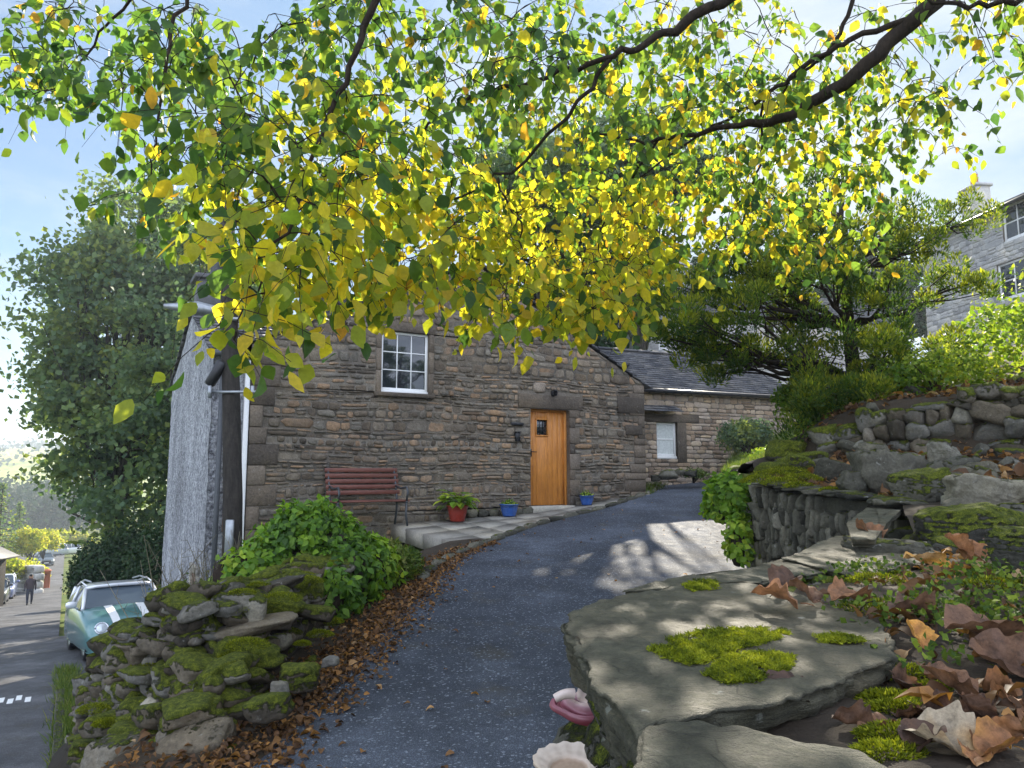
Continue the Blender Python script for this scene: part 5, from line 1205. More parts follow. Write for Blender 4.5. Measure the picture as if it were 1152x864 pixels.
# ------------------------------------------------------------------ cars
def make_car(name, label, L, Wd, Hh, paint, roofpaint, group, stripes=False, kind='hatch', mirrors=None):
    c = thing(name, label, 'car', (0, 0, 0), group); hw = Wd/2; hl = L/2
    # stations from the front (+y) to the rear: y, belt/hood height, half width, roof height, roof half width
    if kind == 'hatch': st = [(hl, .56, .74, 0, 0), (hl*.95, .72, .88, 0, 0), (hl*.8, .86, .95, 0, 0), (hl*.52, .98, .985, 0, 0), (hl*.40, 1.02, 1., 0, 0), (hl*.08, 1.03, 1., Hh - .05, .76), (-hl*.3, 1.05, 1., Hh, .78), (-hl*.82, 1.06, .98, Hh - .06, .74), (-hl*.96, 1.03, .94, 0, 0), (-hl, .9, .88, 0, 0)]
    else: st = [(hl, .5, .74, 0, 0), (hl*.95, .64, .88, 0, 0), (hl*.8, .78, .95, 0, 0), (hl*.5, .9, .985, 0, 0), (hl*.38, .94, 1., 0, 0), (0.0, .96, 1., Hh - .05, .72), (-hl*.3, .97, 1., Hh, .74), (-hl*.62, .98, .98, Hh - .12, .7), (-hl*.94, .95, .94, 0, 0), (-hl, .8, .88, 0, 0)]
    st = [(y, b, wf_*hw, r_, rw_*hw) for y, b, wf_, r_, rw_ in st]
    # lower body
    Gd = []
    for (y, b, w_, r_, rw_) in st:
        sec = [(w_*.9, .2), (w_*.99, .34), (w_, .55*b + .1), (w_*.985, b*.86), (w_*.9, b*.975), (w_*.6, b + .015), (0, b + .03)]
        Gd.append([(-x, y, z) for x, z in sec] + [(x, y, z) for x, z in sec[-2::-1]])
    mb = MB(); Gd = np.array(Gd); quadsheet(mb, Gd, flip=True)
    for e, fl in ((0, 1), (-1, 0)):
        q = Gd[e]; mb.add(q, [list(range(len(q)))[::-1] if fl else list(range(len(q)))])
    mb.add([(-hw*.9, hl*.97, .2), (hw*.9, hl*.97, .2), (hw*.9, -hl*.97, .2), (-hw*.9, -hl*.97, .2)], [[0, 1, 2, 3]])
    mb.build('body', paint, c, smooth=True, local=True)
    cab = [s_ for s_ in st if s_[3] > 0]; fr, rr = st[4], st[8]
    roof = MB(); Gd = []
    for (y, b, w_, r_, rw_) in cab: Gd.append([(-rw_, y, r_ - .02), (-rw_*.7, y, r_ + .015), (0, y, r_ + .03), (rw_*.7, y, r_ + .015), (rw_, y, r_ - .02)])
    quadsheet(roof, np.array(Gd), flip=True)
    quadsheet(roof, np.array(Gd) - [0, 0, .05], flip=False)
    A = cab[0]; Z = cab[-1]
    tube(roof, [(-A[4], A[0], A[3] - .03), (-A[4]*.7, A[0] + .01, A[3] + .0), (0, A[0] + .02, A[3] + .01), (A[4]*.7, A[0] + .01, A[3]), (A[4], A[0], A[3] - .03)], .04, 8)
    for sx in (-1, 1):       # pillars
        tube(roof, [(sx*fr[2]*.88, fr[0] - .02, fr[1] - .02), (sx*A[4], A[0], A[3] - .04)], .045, 6)
        tube(roof, [(sx*Z[4], Z[0], Z[3] - .04), (sx*rr[2]*.9, rr[0] + .03, rr[1] - .02)], .06, 6)
        m_ = cab[1]; tube(roof, [(sx*m_[4]*1.0, m_[0], m_[3] - .04), (sx*m_[2]*.96, m_[0] + .04, m_[1])], .035, 6)
        tube(roof, [(sx*A[4]*.98, A[0], A[3] + .03), (sx*m_[4]*.98, m_[0], m_[3] + .06), (sx*Z[4]*.98, Z[0] + .1, Z[3] + .02)], .018, 6)
    roof.build('roof', roofpaint, c, smooth=True, local=True)
    gm = MB(); gm.add([(-fr[2]*.88, fr[0], fr[1]), (fr[2]*.88, fr[0], fr[1]), (A[4]*.99, A[0], A[3] - .04), (-A[4]*.99, A[0], A[3] - .04)], [[0, 1, 2, 3]]); gm.build('windscreen', M['carglass'], c, local=True)
    gm = MB(); gm.add([(-Z[4]*.98, Z[0], Z[3] - .04), (Z[4]*.98, Z[0], Z[3] - .04), (rr[2]*.88, rr[0], rr[1]), (-rr[2]*.88, rr[0], rr[1])], [[0, 1, 2, 3]]); gm.build('rear_window', M['carglass'], c, local=True)
    for sx in (-1, 1):
        gm = MB(); bt = [(sx*s_[2]*.95, s_[0], s_[1] - .01) for s_ in st[4:9]]; tp = [(sx*s_[4]*1.0, s_[0], s_[3] - .04) for s_ in cab][::-1]; gm.add(bt + tp, [list(range(len(bt + tp)))]); gm.build('side_window', M['carglass'], c, local=True)
    for sx in (-1, 1):
        for y in (hl*.64, -hl*.62):
            wm = MB(); Rw = rotm(0, PI/2, 0); r_ = .31; lathe(wm, (sx*(hw - .2), y, r_), [(.19, -.1*1), (r_*.96, -.11), (r_, -.07), (r_, .07), (r_*.96, .11), (.19, .1)], 22, Rm=Rw); wl2 = wm.build('wheel', M['black'], c, smooth=True, local=True)
            wm = MB(); lathe(wm, (sx*(hw - .2), y, r_), [(0, .085), (.05, .1), (.1, .07), (.19, .1)], 20, Rm=rotm(0, sx*PI/2, 0)); q = wm.build('rim', M['galv'], c, smooth=True, local=True); q.parent = wl2
        ml = MB(); mm = (sx*(hw + .1), fr[0] - .12, fr[1] + .1); rock(ml, mm, (.22, .12, .16), (0, 0, 0), 2, planes=2, p=5, noise=0); tube(ml, [(sx*hw*.96, mm[1], fr[1]), mm], .02, 5); ml.build('mirror', mirrors or paint, c, smooth=True, local=True)
        hd = MB(); fx = st[1]; Rh_ = rotm(-PI/2 + .45, 0, 0); cc = (sx*fx[2]*.72, hl*.955 + .02, fx[1]*.92)
        lathe(hd, cc, [(0, .05), (.07, .045), (.105, .03), (.12, 0), (.12, -.08)], 18, Rm=Rh_); hh = hd.build('headlight', M['headlight'], c, smooth=True, local=True)
        hr_ = MB(); th = np.linspace(0, 2*PI, 19); ring = np.stack([.122*np.cos(th), .122*np.sin(th), np.full(19, .025)], 1) @ Rh_.T + cc; tube(hr_, ring, .014, 6); q = hr_.build('headlight_ring', M['chrome'], c, smooth=True, local=True); q.parent = hh
        tl = MB(); cbox(tl, (sx*hw*.72, -hl*.975, .8), (.16, .08, .2), None, .02); tl.build('tail_light', M['redglaze'], c, local=True)
    gr = MB(); 
    pr = [(-.46, hl + .01, .62), (.46, hl + .01, .62), (.52, hl + .02, .5), (.4, hl + .02, .32), (-.4, hl + .02, .32), (-.52, hl + .02, .5)]
    prism(gr, np.array(pr)[::-1], (0, .03, 0)); gr.build('grille', M['black'], c, local=True)
    nb = MB(); cbox(nb, (0, hl + .06, .38), (.5, .02, .11), None, .004); nb.build('number_plate', M['white'], c, local=True)
    if stripes:
        for sx in (-1, 1):
            sm = MB(); Gd = []
            for (y, b, w_, r_, rw_) in [st[1], st[2], st[3], st[4]]:
                row = []
                for q in (.36, .62):
                    xx = q*w_*.72; f = xx/(w_*.6) if xx < w_*.6 else 1; zz = b + .03 - .015*f + .008; row.append((sx*xx, y, zz))
                Gd.append(row)
            quadsheet(sm, np.array(Gd), flip=(sx > 0)); sm.build('bonnet_stripe', M['white'], c, local=True)
        rr_ = MB()
        for sx in (-1, 1): tube(rr_, [(sx*hw*.64, .1, Hh + .06), (sx*hw*.66, -hl*.4, Hh + .09), (sx*hw*.62, -hl*.78, Hh + .03)], .02, 6)
        rr_.build('roof_rail', M['galv'], c, local=True)
    return c
M['headlight'] = m_plain('headlight_lens', (.6, .65, .68), .1, .8, .2, .5)
M['chrome'] = m_plain('chrome_trim', (.7, .72, .75), .15, .6, 1.)
teal = car_paint('teal_paint', (.09, .21, .21)); wp = car_paint('white_car_paint', (.75, .77, .8)); blk = car_paint('black_car_paint', (.02, .022, .03)); slv = car_paint('silver_paint', (.42, .46, .5)); gry = car_paint('dark_grey_paint', (.1, .12, .15)); blu = car_paint('blue_paint', (.12, .15, .3))
def place(c, px, Y, hd, dz=0, z=None):
    x = P(px, 500, Y)[0]; t = x*AXD[0] + Y*AXD[1]; c.location = (x, Y, roadz(t) + .03 + dz if z is None else z); sl_ = (roadz(t + 1.5) - roadz(t - 1.5))/3
    c.rotation_euler = (math.atan(sl_)*(1 if abs(hd) < PI/2 else -1), 0, hd)
HD = math.atan2(-AXD[0], AXD[1])          # heading that points along the road, away
car = make_car('parked_car', 'dark teal hatchback with white roof and bonnet stripes parked by the pale house', 3.9, 1.8, 1.5, teal, wp, 'parked cars', True, mirrors=wp); place(car, 144, 17.5, HD + PI + .1)
car = make_car('parked_car', 'black car at the left edge with its windscreen towards us', 4.2, 1.75, 1.5, blk, blk, 'parked cars'); place(car, 5, 47, HD + PI)
car = make_car('parked_car', 'blue and white car parked just behind the black car on the left', 4.2, 1.75, 1.6, blu, wp, 'parked cars'); place(car, 14, 51.5, HD + PI)
car = make_car('parked_car', 'dark grey saloon parked far down the road by the post box', 4.4, 1.8, 1.5, gry, gry, 'parked cars', kind='saloon'); place(car, 60, 93, HD + PI + .1)
car = make_car('parked_car', 'silver estate car parked side-on at the far end of the road', 4.4, 1.8, 1.7, slv, slv, 'parked cars'); place(car, 65, 112, HD + PI/2 + .45)
car = make_car('parked_car', 'white car parked side-on at the far end partly hidden by the shrub', 4.4, 1.8, 1.6, wp, wp, 'parked cars'); place(car, 80, 114, HD + PI/2 + .45)
# ------------------------------------------------------------------ person
def person(px, Y, lab):
    x = P(px, 500, Y)[0]; z0 = roadz(x*AXD[0] + Y*AXD[1]) + .04
    t_ = thing('person', lab, 'person', (x, Y, z0))
    V = [(0, 0, .95), (0, .0, 1.15), (0, .01, 1.4), (0, .02, 1.52), (0, .03, 1.62), (0, .03, 1.74), (.1, 0, .9), (.11, .12, .5), (.1, .02, .08), (.1, .16, .03), (-.1, 0, .9), (-.11, -.1, .5), (-.1, -.28, .12), (-.1, -.16, .03),
         (.19, .01, 1.42), (.26, .04, 1.15), (.26, .12, .9), (.26, .15, .82), (-.19, .01, 1.42), (-.27, -.04, 1.15), (-.27, -.02, .9), (-.27, 0, .82)]
    Ed = [(0, 1), (1, 2), (2, 3), (3, 4), (4, 5), (0, 6), (6, 7), (7, 8), (8, 9), (0, 10), (10, 11), (11, 12), (12, 13), (2, 14), (14, 15), (15, 16), (16, 17), (2, 18), (18, 19), (19, 20), (20, 21)]
    rad = [1.35*q for q in [.17, .155, .17, .06, .095, .09, .1, .075, .05, .04, .1, .075, .05, .04, .075, .055, .042, .035, .075, .055, .042, .035]]
    me = bpy.data.meshes.new('body'); me.from_pydata(V, Ed, []); o = bpy.data.objects.new('body', me); scene.collection.objects.link(o); o.parent = t_
    sk = o.modifiers.new('Skin', 'SKIN'); me.skin_vertices[0].data[0].use_root = True
    for i, r_ in enumerate(rad): me.skin_vertices[0].data[i].radius = (r_, r_*.8)
    ss = o.modifiers.new('Sub', 'SUBSURF'); ss.levels = 2; ss.render_levels = 2
    t = NT('dark_clothes'); tcn = t.n('ShaderNodeTexCoord'); q = t.n('ShaderNodeSeparateXYZ'); t.t.links.new(tcn.outputs['Object'], q.inputs[0])
    c = t.ramp(t.math('MULTIPLY', q.outputs[2], .5), [(.0, (.02, .02, .02)), (.05, (.03, .035, .06)), (.46, (.03, .035, .06)), (.47, (.05, .035, .045)), (.765, (.05, .035, .045)), (.77, (.4, .24, .17))], 'CONSTANT')
    me.materials.append(t.pbr(c, .8)); t_.rotation_euler = (0, 0, HD + PI)
    m_ = MB(); rock(m_, (0, .03, 1.72), (.2, .23, .17), (0, 0, 0), 3, planes=0, p=4, noise=.05); m_.build('hair', M['black'], t_, smooth=True, local=True)
person(46, 45, 'person in dark clothes walking along the lower road')

# ------------------------------------------------------------------ ivy, bushes, grass around the lane
g = np.random.default_rng(41)
def leafmound(name, label, lumps, mat, size, n, g, tv=LEAF_V, tf_=LEAF_F, down=.5, cat='shrub'):
    tot = sum(l[3]*l[4] + l[4]*l[5] + l[3]*l[5] for l in lumps); mb = MB(); c0 = lumps[0]
    t_ = thing(name, label, cat, (c0[0], c0[1], c0[2] - c0[5]))
    for (x, y, z, rx, ry, rz) in lumps:
        k = int(n*(rx*ry + ry*rz + rx*rz)/tot); d = rnd(k, g); d[:, 2] = np.where(d[:, 2] < -.35, -d[:, 2], d[:, 2])
        amp = 1 + .12*snoise(d*2.5 + x, 1.3, 2)[:, None]; pos = np.array([x, y, z]) + d*[rx, ry, rz]*amp*g.uniform(.82, 1.04, (k, 1))
        tone = np.clip(.42 + .22*snoise(pos, 3., 2) + g.uniform(-.3, .3, k), 0, 1)
        scatter_leaves(mb, pos, size, tv, tf_, down, out=d*1.6, col=np.stack([tone, g.uniform(.3, .75, k), np.zeros(k)], 1), g=g)
    mb.build('foliage', mat, t_)
    core = MB()
    for (x, y, z, rx, ry, rz) in lumps: kf = 1.1 if 'creeper' in name else 1.66; rock(core, (x, y, z), (rx*kf, ry*kf, rz*kf), (0, 0, 0), 3, planes=3, p=4, col=(.2, .2, 0), rg=g)
    core.build('stems', M['twig'], t_, smooth=True)
    return t_
leafmound('ivy_mound', 'glossy bright green ivy mound on the wall between lane and house', [(-2.15, 8.0, -.95, .62, .6, .58), (-1.75, 7.7, -1.15, .42, .45, .42), (-2.5, 7.6, -1.1, .45, .5, .4), (-1.6, 8.3, -1.1, .35, .4, .4), (-1.75, 7.1, -1.2, .3, .35, .3)], M['ivy'], .075, 9000, g)
leafmound('feathery_shrub', 'dull green feathery shrub at the right end of the ivy mound', [(-1.45, 8.7, -1.15, .3, .35, .34), (-1.3, 9.2, -1.2, .22, .3, .25)], M['grass'], .07, 3500, g, SLEAF_V*[.5, 1, 1], SLEAF_F, -.5)
leafmound('wall_creeper', 'bright green creeper spilling over the corner of the slate wall', [(2.0, 6.8, -.25, .16, .3, .22), (2.05, 7.3, -.35, .16, .4, .3), (1.97, 6.55, -.65, .1, .16, .35), (1.98, 6.5, -1.15, .12, .2, .2)], M['ivy'], .06, 2600, g)
# dry climbing stems and weeds left of the wall top
t_ = thing('dry_weeds', 'tangle of dry pale weed stems growing behind the tumbled wall below the pole', 'weeds', (-3.4, 7.5, -1.9)); m_ = MB()
for _ in range(150):
    b = np.array([g.uniform(-3.5, -2.7), g.uniform(7.2, 8.6), 0]); b[2] = g.uniform(-2.1, -1.5); L = g.uniform(.35, 1.0); d = np.array([g.normal()*.25, g.normal()*.2, 1]); e = b + d*L
    tube(m_, [b, b + d*L*.5 + [g.normal()*.05, 0, 0], e], [.006, .005, .002], 4, (g.uniform(), .5, 0), False)
    for k in range(6): 
        s0 = b + d*L*g.uniform(.3, 1); tube(m_, [s0, s0 + rnd(1, g)[0]*.1 + [0, 0, .04]], [.003, .0015], 3, (g.uniform(), .5, 0), False)
m_.build('stems', M['drystem'], t_)
m_ = MB(); n = 1500; pos = np.stack([g.uniform(-3.5, -2.5, n), g.uniform(7.2, 8.7, n), g.uniform(-2.2, -1.1, n)], 1); scatter_leaves(m_, pos, .04, SLEAF_V, SLEAF_F, g=g); m_.build('leaves', M['grass'], t_)
def grass(mb, pts, h, g, per=14, spread=.05, col=None):
    n = len(pts)*per; pos = np.repeat(pts, per, 0) + g.normal(size=(n, 3))*[spread, spread, 0]
    tip = np.stack([g.normal(size=n)*.35, g.normal(size=n)*.35, np.ones(n)], 1)
    inst(mb, BLADE_V, BLADE_F, pos, basis(tip, rnd(n, g)), np.stack([h*.35*np.ones(n), h*g.uniform(.5, 1.2, n), h*g.uniform(.5, 1.2, n)], 1).mean(1), np.stack([np.clip(g.normal(.5, .22, n), 0, 1), g.uniform(.3, .7, n), np.zeros(n)], 1))
mb = MB(); pts = []
while len(pts) < 2600:
    Y = g.uniform(4.3, 15); s_ = g.uniform(.1, 2.1); 
    x = (s_ - AXN[1]*Y)/AXN[0]
    if x > xl(Y) - .9 and Y < 8: continue
    if 13.2 < Y and s_ > .25: continue
    pts.append((x, Y, gz(x, Y)))
grass(mb, np.array(pts), .38, g, 14, .07)
tag(mb.build('verge_grass', M['grass']), 'long green grass on the verge between the tumbled wall and the lower road', 'grass', kind='stuff')
mb = MB(); pts = []
for _ in range(1500):
    Y = g.uniform(14.5, 22); q = g.uniform(0.05, 3.2) if g.uniform() < .8 else g.uniform(0, .3); x = float(wx(Y)) + q; pts.append((x, Y, tz_(x, Y)))
for _ in range(260):
    Y = g.uniform(17.2, 20.5); x = float(xl(Y)) - g.uniform(0, .7)*min(1, (Y - 16.8)); pts.append((x, Y, float(laneZ(Y))))
grass(mb, np.array(pts), .22, g, 14, .08)
tag(mb.build('bank_grass', M['grass']), 'bright grass on the bank where the lane bends past the outbuilding', 'grass', kind='stuff')
for (px, py, Y, r_, sz, n, lab, mt) in ((838, 492, 18.5, (.75, .6, .6), .09, 3000, 'dark feathery shrub against the outbuilding wall', 'tree_leaf'), (780, 534, 18.2, (.35, .3, .2), .06, 600, 'low green clump under the outbuilding window', 'grass'), (868, 515, 16.5, (.7, .6, .3), .08, 1800, 'leafy weeds on the grassy bank below the conifer', 'hedge')):
    bush('bank_shrub', lab, P(px, py, Y), r_, M[mt], sz, n, g)
# stones by the outbuilding door
m_ = MB(); 
for k, (px, py, s_) in enumerate(((752, 534, .5), (765, 531, .34), (776, 532, .3), (738, 538, .3))): rock(m_, P(px, py, 18.0), (s_, s_*.8, s_*.55), (0, 0, k), 3, rg=g, moss=.1)
tag(m_.build('stone_pile', M['greystone'], smooth=True), 'small pile of stones under the outbuilding window', 'stones')
# hedge above garden wall
def hedge_row(name, label, boxes, mat, size, n, g):
    t_ = thing(name, label, 'hedge', boxes[0][:3]); mb = MB()
    for (x, y, z, rx, ry, rz) in boxes:
        k = n//len(boxes); d = rnd(k, g); pos = np.array([x, y, z]) + d*[rx, ry, rz]*np.power(g.uniform(.3, 1, (k, 1)), 1/3)*(1 + .18*snoise(d*3 + x, 1., 2)[:, None])
        scatter_leaves(mb, pos, size, SLEAF_V, SLEAF_F, -.3, out=d, g=g, col=np.stack([np.clip(.5 + .3*snoise(pos, 1.6, 2) + g.uniform(-.25, .25, k), 0, 1), g.uniform(.3, .7, k), np.zeros(k)], 1))
    mb.build('foliage', mat, t_); return t_
hedge_row('garden_hedge', 'loose sunlit green hedge above the garden wall at the right edge', [(7.2, 9.2, 1.6, 1.3, 1.2, 1.0), (8.8, 9.8, 1.55, 1.6, 1.4, 1.0), (6.0, 8.6, 1.3, .9, .9, .7), (6.9, 7.9, 1.3, .9, .8, .7), (10, 11, 1.6, 2, 1.6, 1.3)], M['hedge'], .075, 16000, g)
for (px, py, Y, r_, n, lab) in ((955, 472, 8.7, (.8, .4, .3), 2600, 'dark low undergrowth between the mossy log and the garden wall'), (1060, 425, 8.2, (.8, .5, .45), 2200, 'yellow-green bush growing over the left end of the garden wall'), (1000, 440, 8.6, (.55, .5, .45), 1700, 'low yellow-green bush at the foot of the conifer'), (905, 452, 9., (.45, .4, .35), 1500, 'pale green weeds left of the conifer trunk')):
    bush('garden_shrub', lab, P(px, py, Y), r_, M['hedge'], .05, n, g)
# ------------------------------------------------------------------ conifer
g = np.random.default_rng(43)
cb = P(968, 470, 9.2); cz = .35
con = thing('conifer', 'spreading wind-shaped conifer with bare lower branches on the bank', 'tree', (cb[0], cb[1], cz))
mt_, mf_ = MB(), MB()
trunk = [np.array([cb[0], 9.2, cz - .2]), P(962, 430, 9.2), P(955, 370, 9.2), P(950, 310, 9.2), P(945, 250, 9.3), P(950, 205, 9.3)]
tube(mt_, trunk, [.13, .095, .075, .055, .04, .015], 10)
TIPS = [(760, 350, 8.8), (775, 365, 8.4), (800, 390, 8.6), (770, 330, 9.4), (815, 405, 9.0), (830, 350, 8.2), (800, 310, 9), (850, 395, 8.8), (820, 270, 9.5), (860, 300, 9), (880, 350, 9.6), (900, 260, 9), (870, 230, 9.4), (930, 220, 9), (1010, 240, 9), (1030, 270, 8.8), (1075, 245, 9.2), (1075, 318, 8.8), (1000, 330, 8.8), (1000, 400, 8.6), (920, 300, 8.4), (900, 390, 9.2), (960, 260, 8.6), (1060, 400, 8.5), (930, 440, 8.8), (910, 450, 8.7), (960, 440, 8.4), (990, 440, 8.7), (1010, 380, 9.4), (790, 375, 9.3), (845, 320, 9.4)]
def pad(q, r_, n, g):
    d = rnd(n, g)*np.power(g.uniform(.1, 1, (n, 1)), 1/3); pos = q + d*[r_*.95, r_*.9, r_*.85]
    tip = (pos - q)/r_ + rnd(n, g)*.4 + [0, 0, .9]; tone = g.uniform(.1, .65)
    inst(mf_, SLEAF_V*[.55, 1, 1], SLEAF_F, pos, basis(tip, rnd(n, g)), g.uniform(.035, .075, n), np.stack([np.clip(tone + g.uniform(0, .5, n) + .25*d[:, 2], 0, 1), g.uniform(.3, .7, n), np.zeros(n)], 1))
for (px, py, d) in TIPS:
    e = P(px, py, d); zt = min(max(e[2] - .5, cz + .3), 3.4); k = int(np.argmin([abs(q[2] - zt) for q in trunk])); s0 = trunk[k]
    md = (s0*.45 + e*.55) + [0, 0, -.12]; L = np.linalg.norm(e - s0)
    tube(mt_, [s0, (s0 + md)/2 + [0, 0, .06], md, (md + e)/2 + rnd(1, g)[0]*.05, e], [.035 + .01*L, .032, .025, .016, .008], 6, cap=False)
    for i in range(7):
        st = s0 + (e - s0)*g.uniform(.35, .95); st[2] -= .05; en = e + rnd(1, g)[0]*[.45, .4, .22]; tube(mt_, [st, (st + en)/2 + rnd(1, g)[0]*.06, en], [.013, .009, .004], 5, cap=False)
        pad(en, g.uniform(.09, .18), 170, g)
    pad(e, .23, 420, g)
    for i in range(5):
        st = s0 + (e - s0)*g.uniform(.2, .8); en = st + rnd(1, g)[0]*[.5, .4, .2]; tube(mt_, [st, (st + en)/2, en], [.008, .006, .003], 4, cap=False)
for (px, py, d) in [(895, 445, 8.7), (930, 425, 8.5), (960, 452, 8.4), (990, 430, 8.6), (1012, 452, 8.3), (1040, 425, 8.6), (940, 465, 8.3), (915, 462, 8.3), (975, 400, 9.3), (945, 395, 8.6), (1000, 360, 8.9), (925, 345, 8.8), (965, 330, 8.7), (880, 330, 9.2), (1020, 320, 9.2), (850, 300, 8.9), (900, 290, 9.4), (955, 290, 8.9)]:
    for _ in range(2): pad(P(px, py, d) + g.normal(size=3)*.18, .22, 260, g)
mt_.build('trunk', M['twig'], con, smooth=True); mf_.build('crown', M['conifer'], con)
m_ = MB(); tube(m_, [P(925, 492, 8.3), P(965, 478, 8.5), P(1003, 452, 8.5)], [.05, .04, .03], 8); tag(m_.build('broken_branch', M['drystem'], smooth=True), 'pale broken branch leaning at the conifer base', 'branch')
m_ = MB(); tube(m_, [P(880, 508, 8.6), P(925, 500, 8.7), P(960, 485, 8.9), P(985, 460, 9.1), P(1000, 430, 9.2)], [.1, .2, .2, .17, .1], 12); tag(m_.build('mossy_log', m_bark('mossy_bark', (.02, .018, .012), (.05, .045, .025), 1., 1.), smooth=True), 'dark mossy log lying at the foot of the conifer', 'log')

# ------------------------------------------------------------------ foreground tree hanging over everything
g = np.random.default_rng(51)
ft = thing('overhanging_tree', 'large autumn tree whose green and yellow leaves hang over the lane', 'tree', (4.3, 3.2, -.1))
mbr, mlf = MB(), MB()
limbs = []
def limb(pts, rad):
    pts = [np.array(q, float) for q in pts]; n = len(pts); t = np.linspace(0, n - 1, (n - 1)*6 + 1)
    # Catmull-Rom
    Q = [pts[0]*2 - pts[1]] + pts + [pts[-1]*2 - pts[-2]]; out = []
    for v in t:
        i = min(int(v), n - 2); f = v - i; p0, p1, p2, p3 = Q[i], Q[i + 1], Q[i + 2], Q[i + 3]
        out.append(.5*((2*p1) + (-p0 + p2)*f + (2*p0 - 5*p1 + 4*p2 - p3)*f*f + (-p0 + 3*p1 - 3*p2 + p3)*f**3))
    out = np.array(out); out[1:-1] += g.normal(size=(len(out) - 2, 3))*.012; r_ = np.interp(t, np.arange(n), rad); tube(mbr, out, r_*np.where(r_ < .03, .75, .9), 10); limbs.append((out, r_)); return out
limb([(4.3, 3.2, -.4), (4.2, 3.2, 1.0), (4.0, 3.3, 2.6), (3.7, 3.5, 4.2), (3.3, 3.6, 6.0)], [.32, .26, .22, .17, .1])
limb([(4.05, 3.3, 2.2), P(1120, -60, 4.4), P(1040, 14, 4.5), P(960, 85, 4.6), P(890, 130, 4.7), P(820, 142, 4.8), P(740, 158, 5.0), P(660, 150, 5.2)], [.12, .075, .062, .052, .038, .026, .017, .01])
limb([P(1040, 14, 4.5), P(960, 45, 4.6), P(905, 75, 4.7), P(860, 110, 4.9), P(800, 140, 5.2), P(720, 200, 5.4)], [.03, .024, .022, .018, .014, .008])
limb([(4.0, 3.3, 2.8), P(1250, -80, 4.2), P(1152, -6, 4.2), P(1080, 4, 4.3), P(1000, -10, 4.4)], [.08, .05, .025, .018, .01])
limb([P(950, -120, 4.6), P(962, -10, 4.6), P(930, 60, 4.7), P(890, 90, 4.8), P(850, 150, 5.)], [.04, .02, .018, .012, .006])
limb([(3.9, 3.4, 3.6), P(1050, -260, 4.2), P(900, -60, 4.0), P(810, 2, 3.9), P(740, 42, 3.9), P(690, 62, 3.9), P(600, 92, 4.), P(500, 130, 4.2), P(430, 200, 4.4)], [.12, .07, .045, .034, .028, .022, .017, .012, .006])
limb([P(690, 62, 3.9), P(640, 130, 4.0), P(560, 200, 4.2), P(480, 240, 4.2), P(440, 290, 4.2)], [.018, .014, .011, .008, .005])
limb([(3.7, 3.5, 4.2), P(820, -320, 3.4), P(620, -160, 3.2), P(450, -40, 3.1), P(400, 60, 3.1), P(360, 150, 3.1), P(320, 260, 3.0), P(290, 330, 2.9)], [.1, .06, .045, .026, .018, .013, .009, .005])
limb([P(620, -160, 3.2), P(400, -120, 3.4), P(250, -60, 3.6), P(200, 20, 3.6), P(180, 120, 3.6), P(170, 200, 3.6)], [.04, .03, .02, .014, .01, .005])
limb([P(250, -60, 3.6), P(170, -20, 4.), P(120, 30, 4.2), P(80, 90, 4.3), P(30, 110, 4.3)], [.018, .014, .01, .007, .004])
limb([P(740, 158, 5.0), P(700, 220, 5.2), P(660, 290, 5.2), P(640, 340, 5.1)], [.013, .01, .007, .004])
limb([P(860, 110, 4.9), P(850, 200, 5.4), P(830, 260, 5.6), P(800, 300, 5.8)], [.013, .01, .007, .004])
limb([(3.9, 3.4, 3.2), (3.2, 2.2, 3.6), (2.6, .6, 3.6), (2.0, -.8, 3.2)], [.1, .07, .04, .02])
limb([P(560, 200, 4.2), P(585, 260, 4.4), P(590, 320, 4.5)], [.01, .007, .004])
# blobs of leaves: px, py, rx, ry, depth range, clusters, yellow
BL = [(120, 60, 110, 60, 3.6, 4.9, 44, .05), (60, 105, 60, 45, 3.9, 4.8, 28, .1), (215, 130, 95, 110, 2.9, 4.6, 84, .04), (200, 260, 70, 60, 3.0, 4.2, 36, .05), (330, 190, 90, 90, 2.6, 4.2, 66, .5), (330, 290, 75, 60, 2.5, 3.6, 44, .62),
 (265, 395, 22, 22, 2.3, 2.6, 5, .7), (440, 250, 100, 95, 3.2, 5.2, 85, .6), (440, 330, 70, 30, 3.2, 4.4, 24, .45), (560, 290, 90, 60, 4.0, 6.0, 66, .68), (600, 350, 75, 40, 3.8, 5.2, 42, .72), (680, 340, 60, 50, 4.0, 5.6, 44, .75), (545, 385, 22, 18, 3.6, 4.2, 5, .6),
 (660, 260, 110, 70, 4.2, 6.2, 76, .72), (460, 80, 170, 85, 3.0, 5.6, 92, .12), (620, 100, 150, 95, 3.6, 6.2, 92, .25), (760, 160, 120, 100, 4.4, 6.4, 92, .42), (800, 60, 160, 60, 4.2, 6., 30, .3), (860, 190, 130, 90, 4.6, 6.8, 95, .5), (960, 150, 110, 80, 4.6, 6.2, 48, .42), (800, 280, 120, 55, 5.0, 7.0, 56, .55), (930, 270, 80, 50, 5.0, 7., 32, .42),
 (740, 90, 230, 75, 7.0, 9.5, 45, .45), (1060, 90, 100, 80, 4.4, 5.8, 30, .35), (1100, 30, 70, 40, 4.2, 5.5, 14, .35), (1050, 170, 70, 50, 4.8, 5.8, 9, .3), (340, 60, 80, 50, 3.2, 4.2, 16, .2), (730, 300, 40, 40, 4.6, 5.8, 20, .6), (505, 190, 160, 90, 4.0, 6.0, 55, .3), (300, 345, 60, 30, 2.5, 3.2, 14, .6)]
att = []
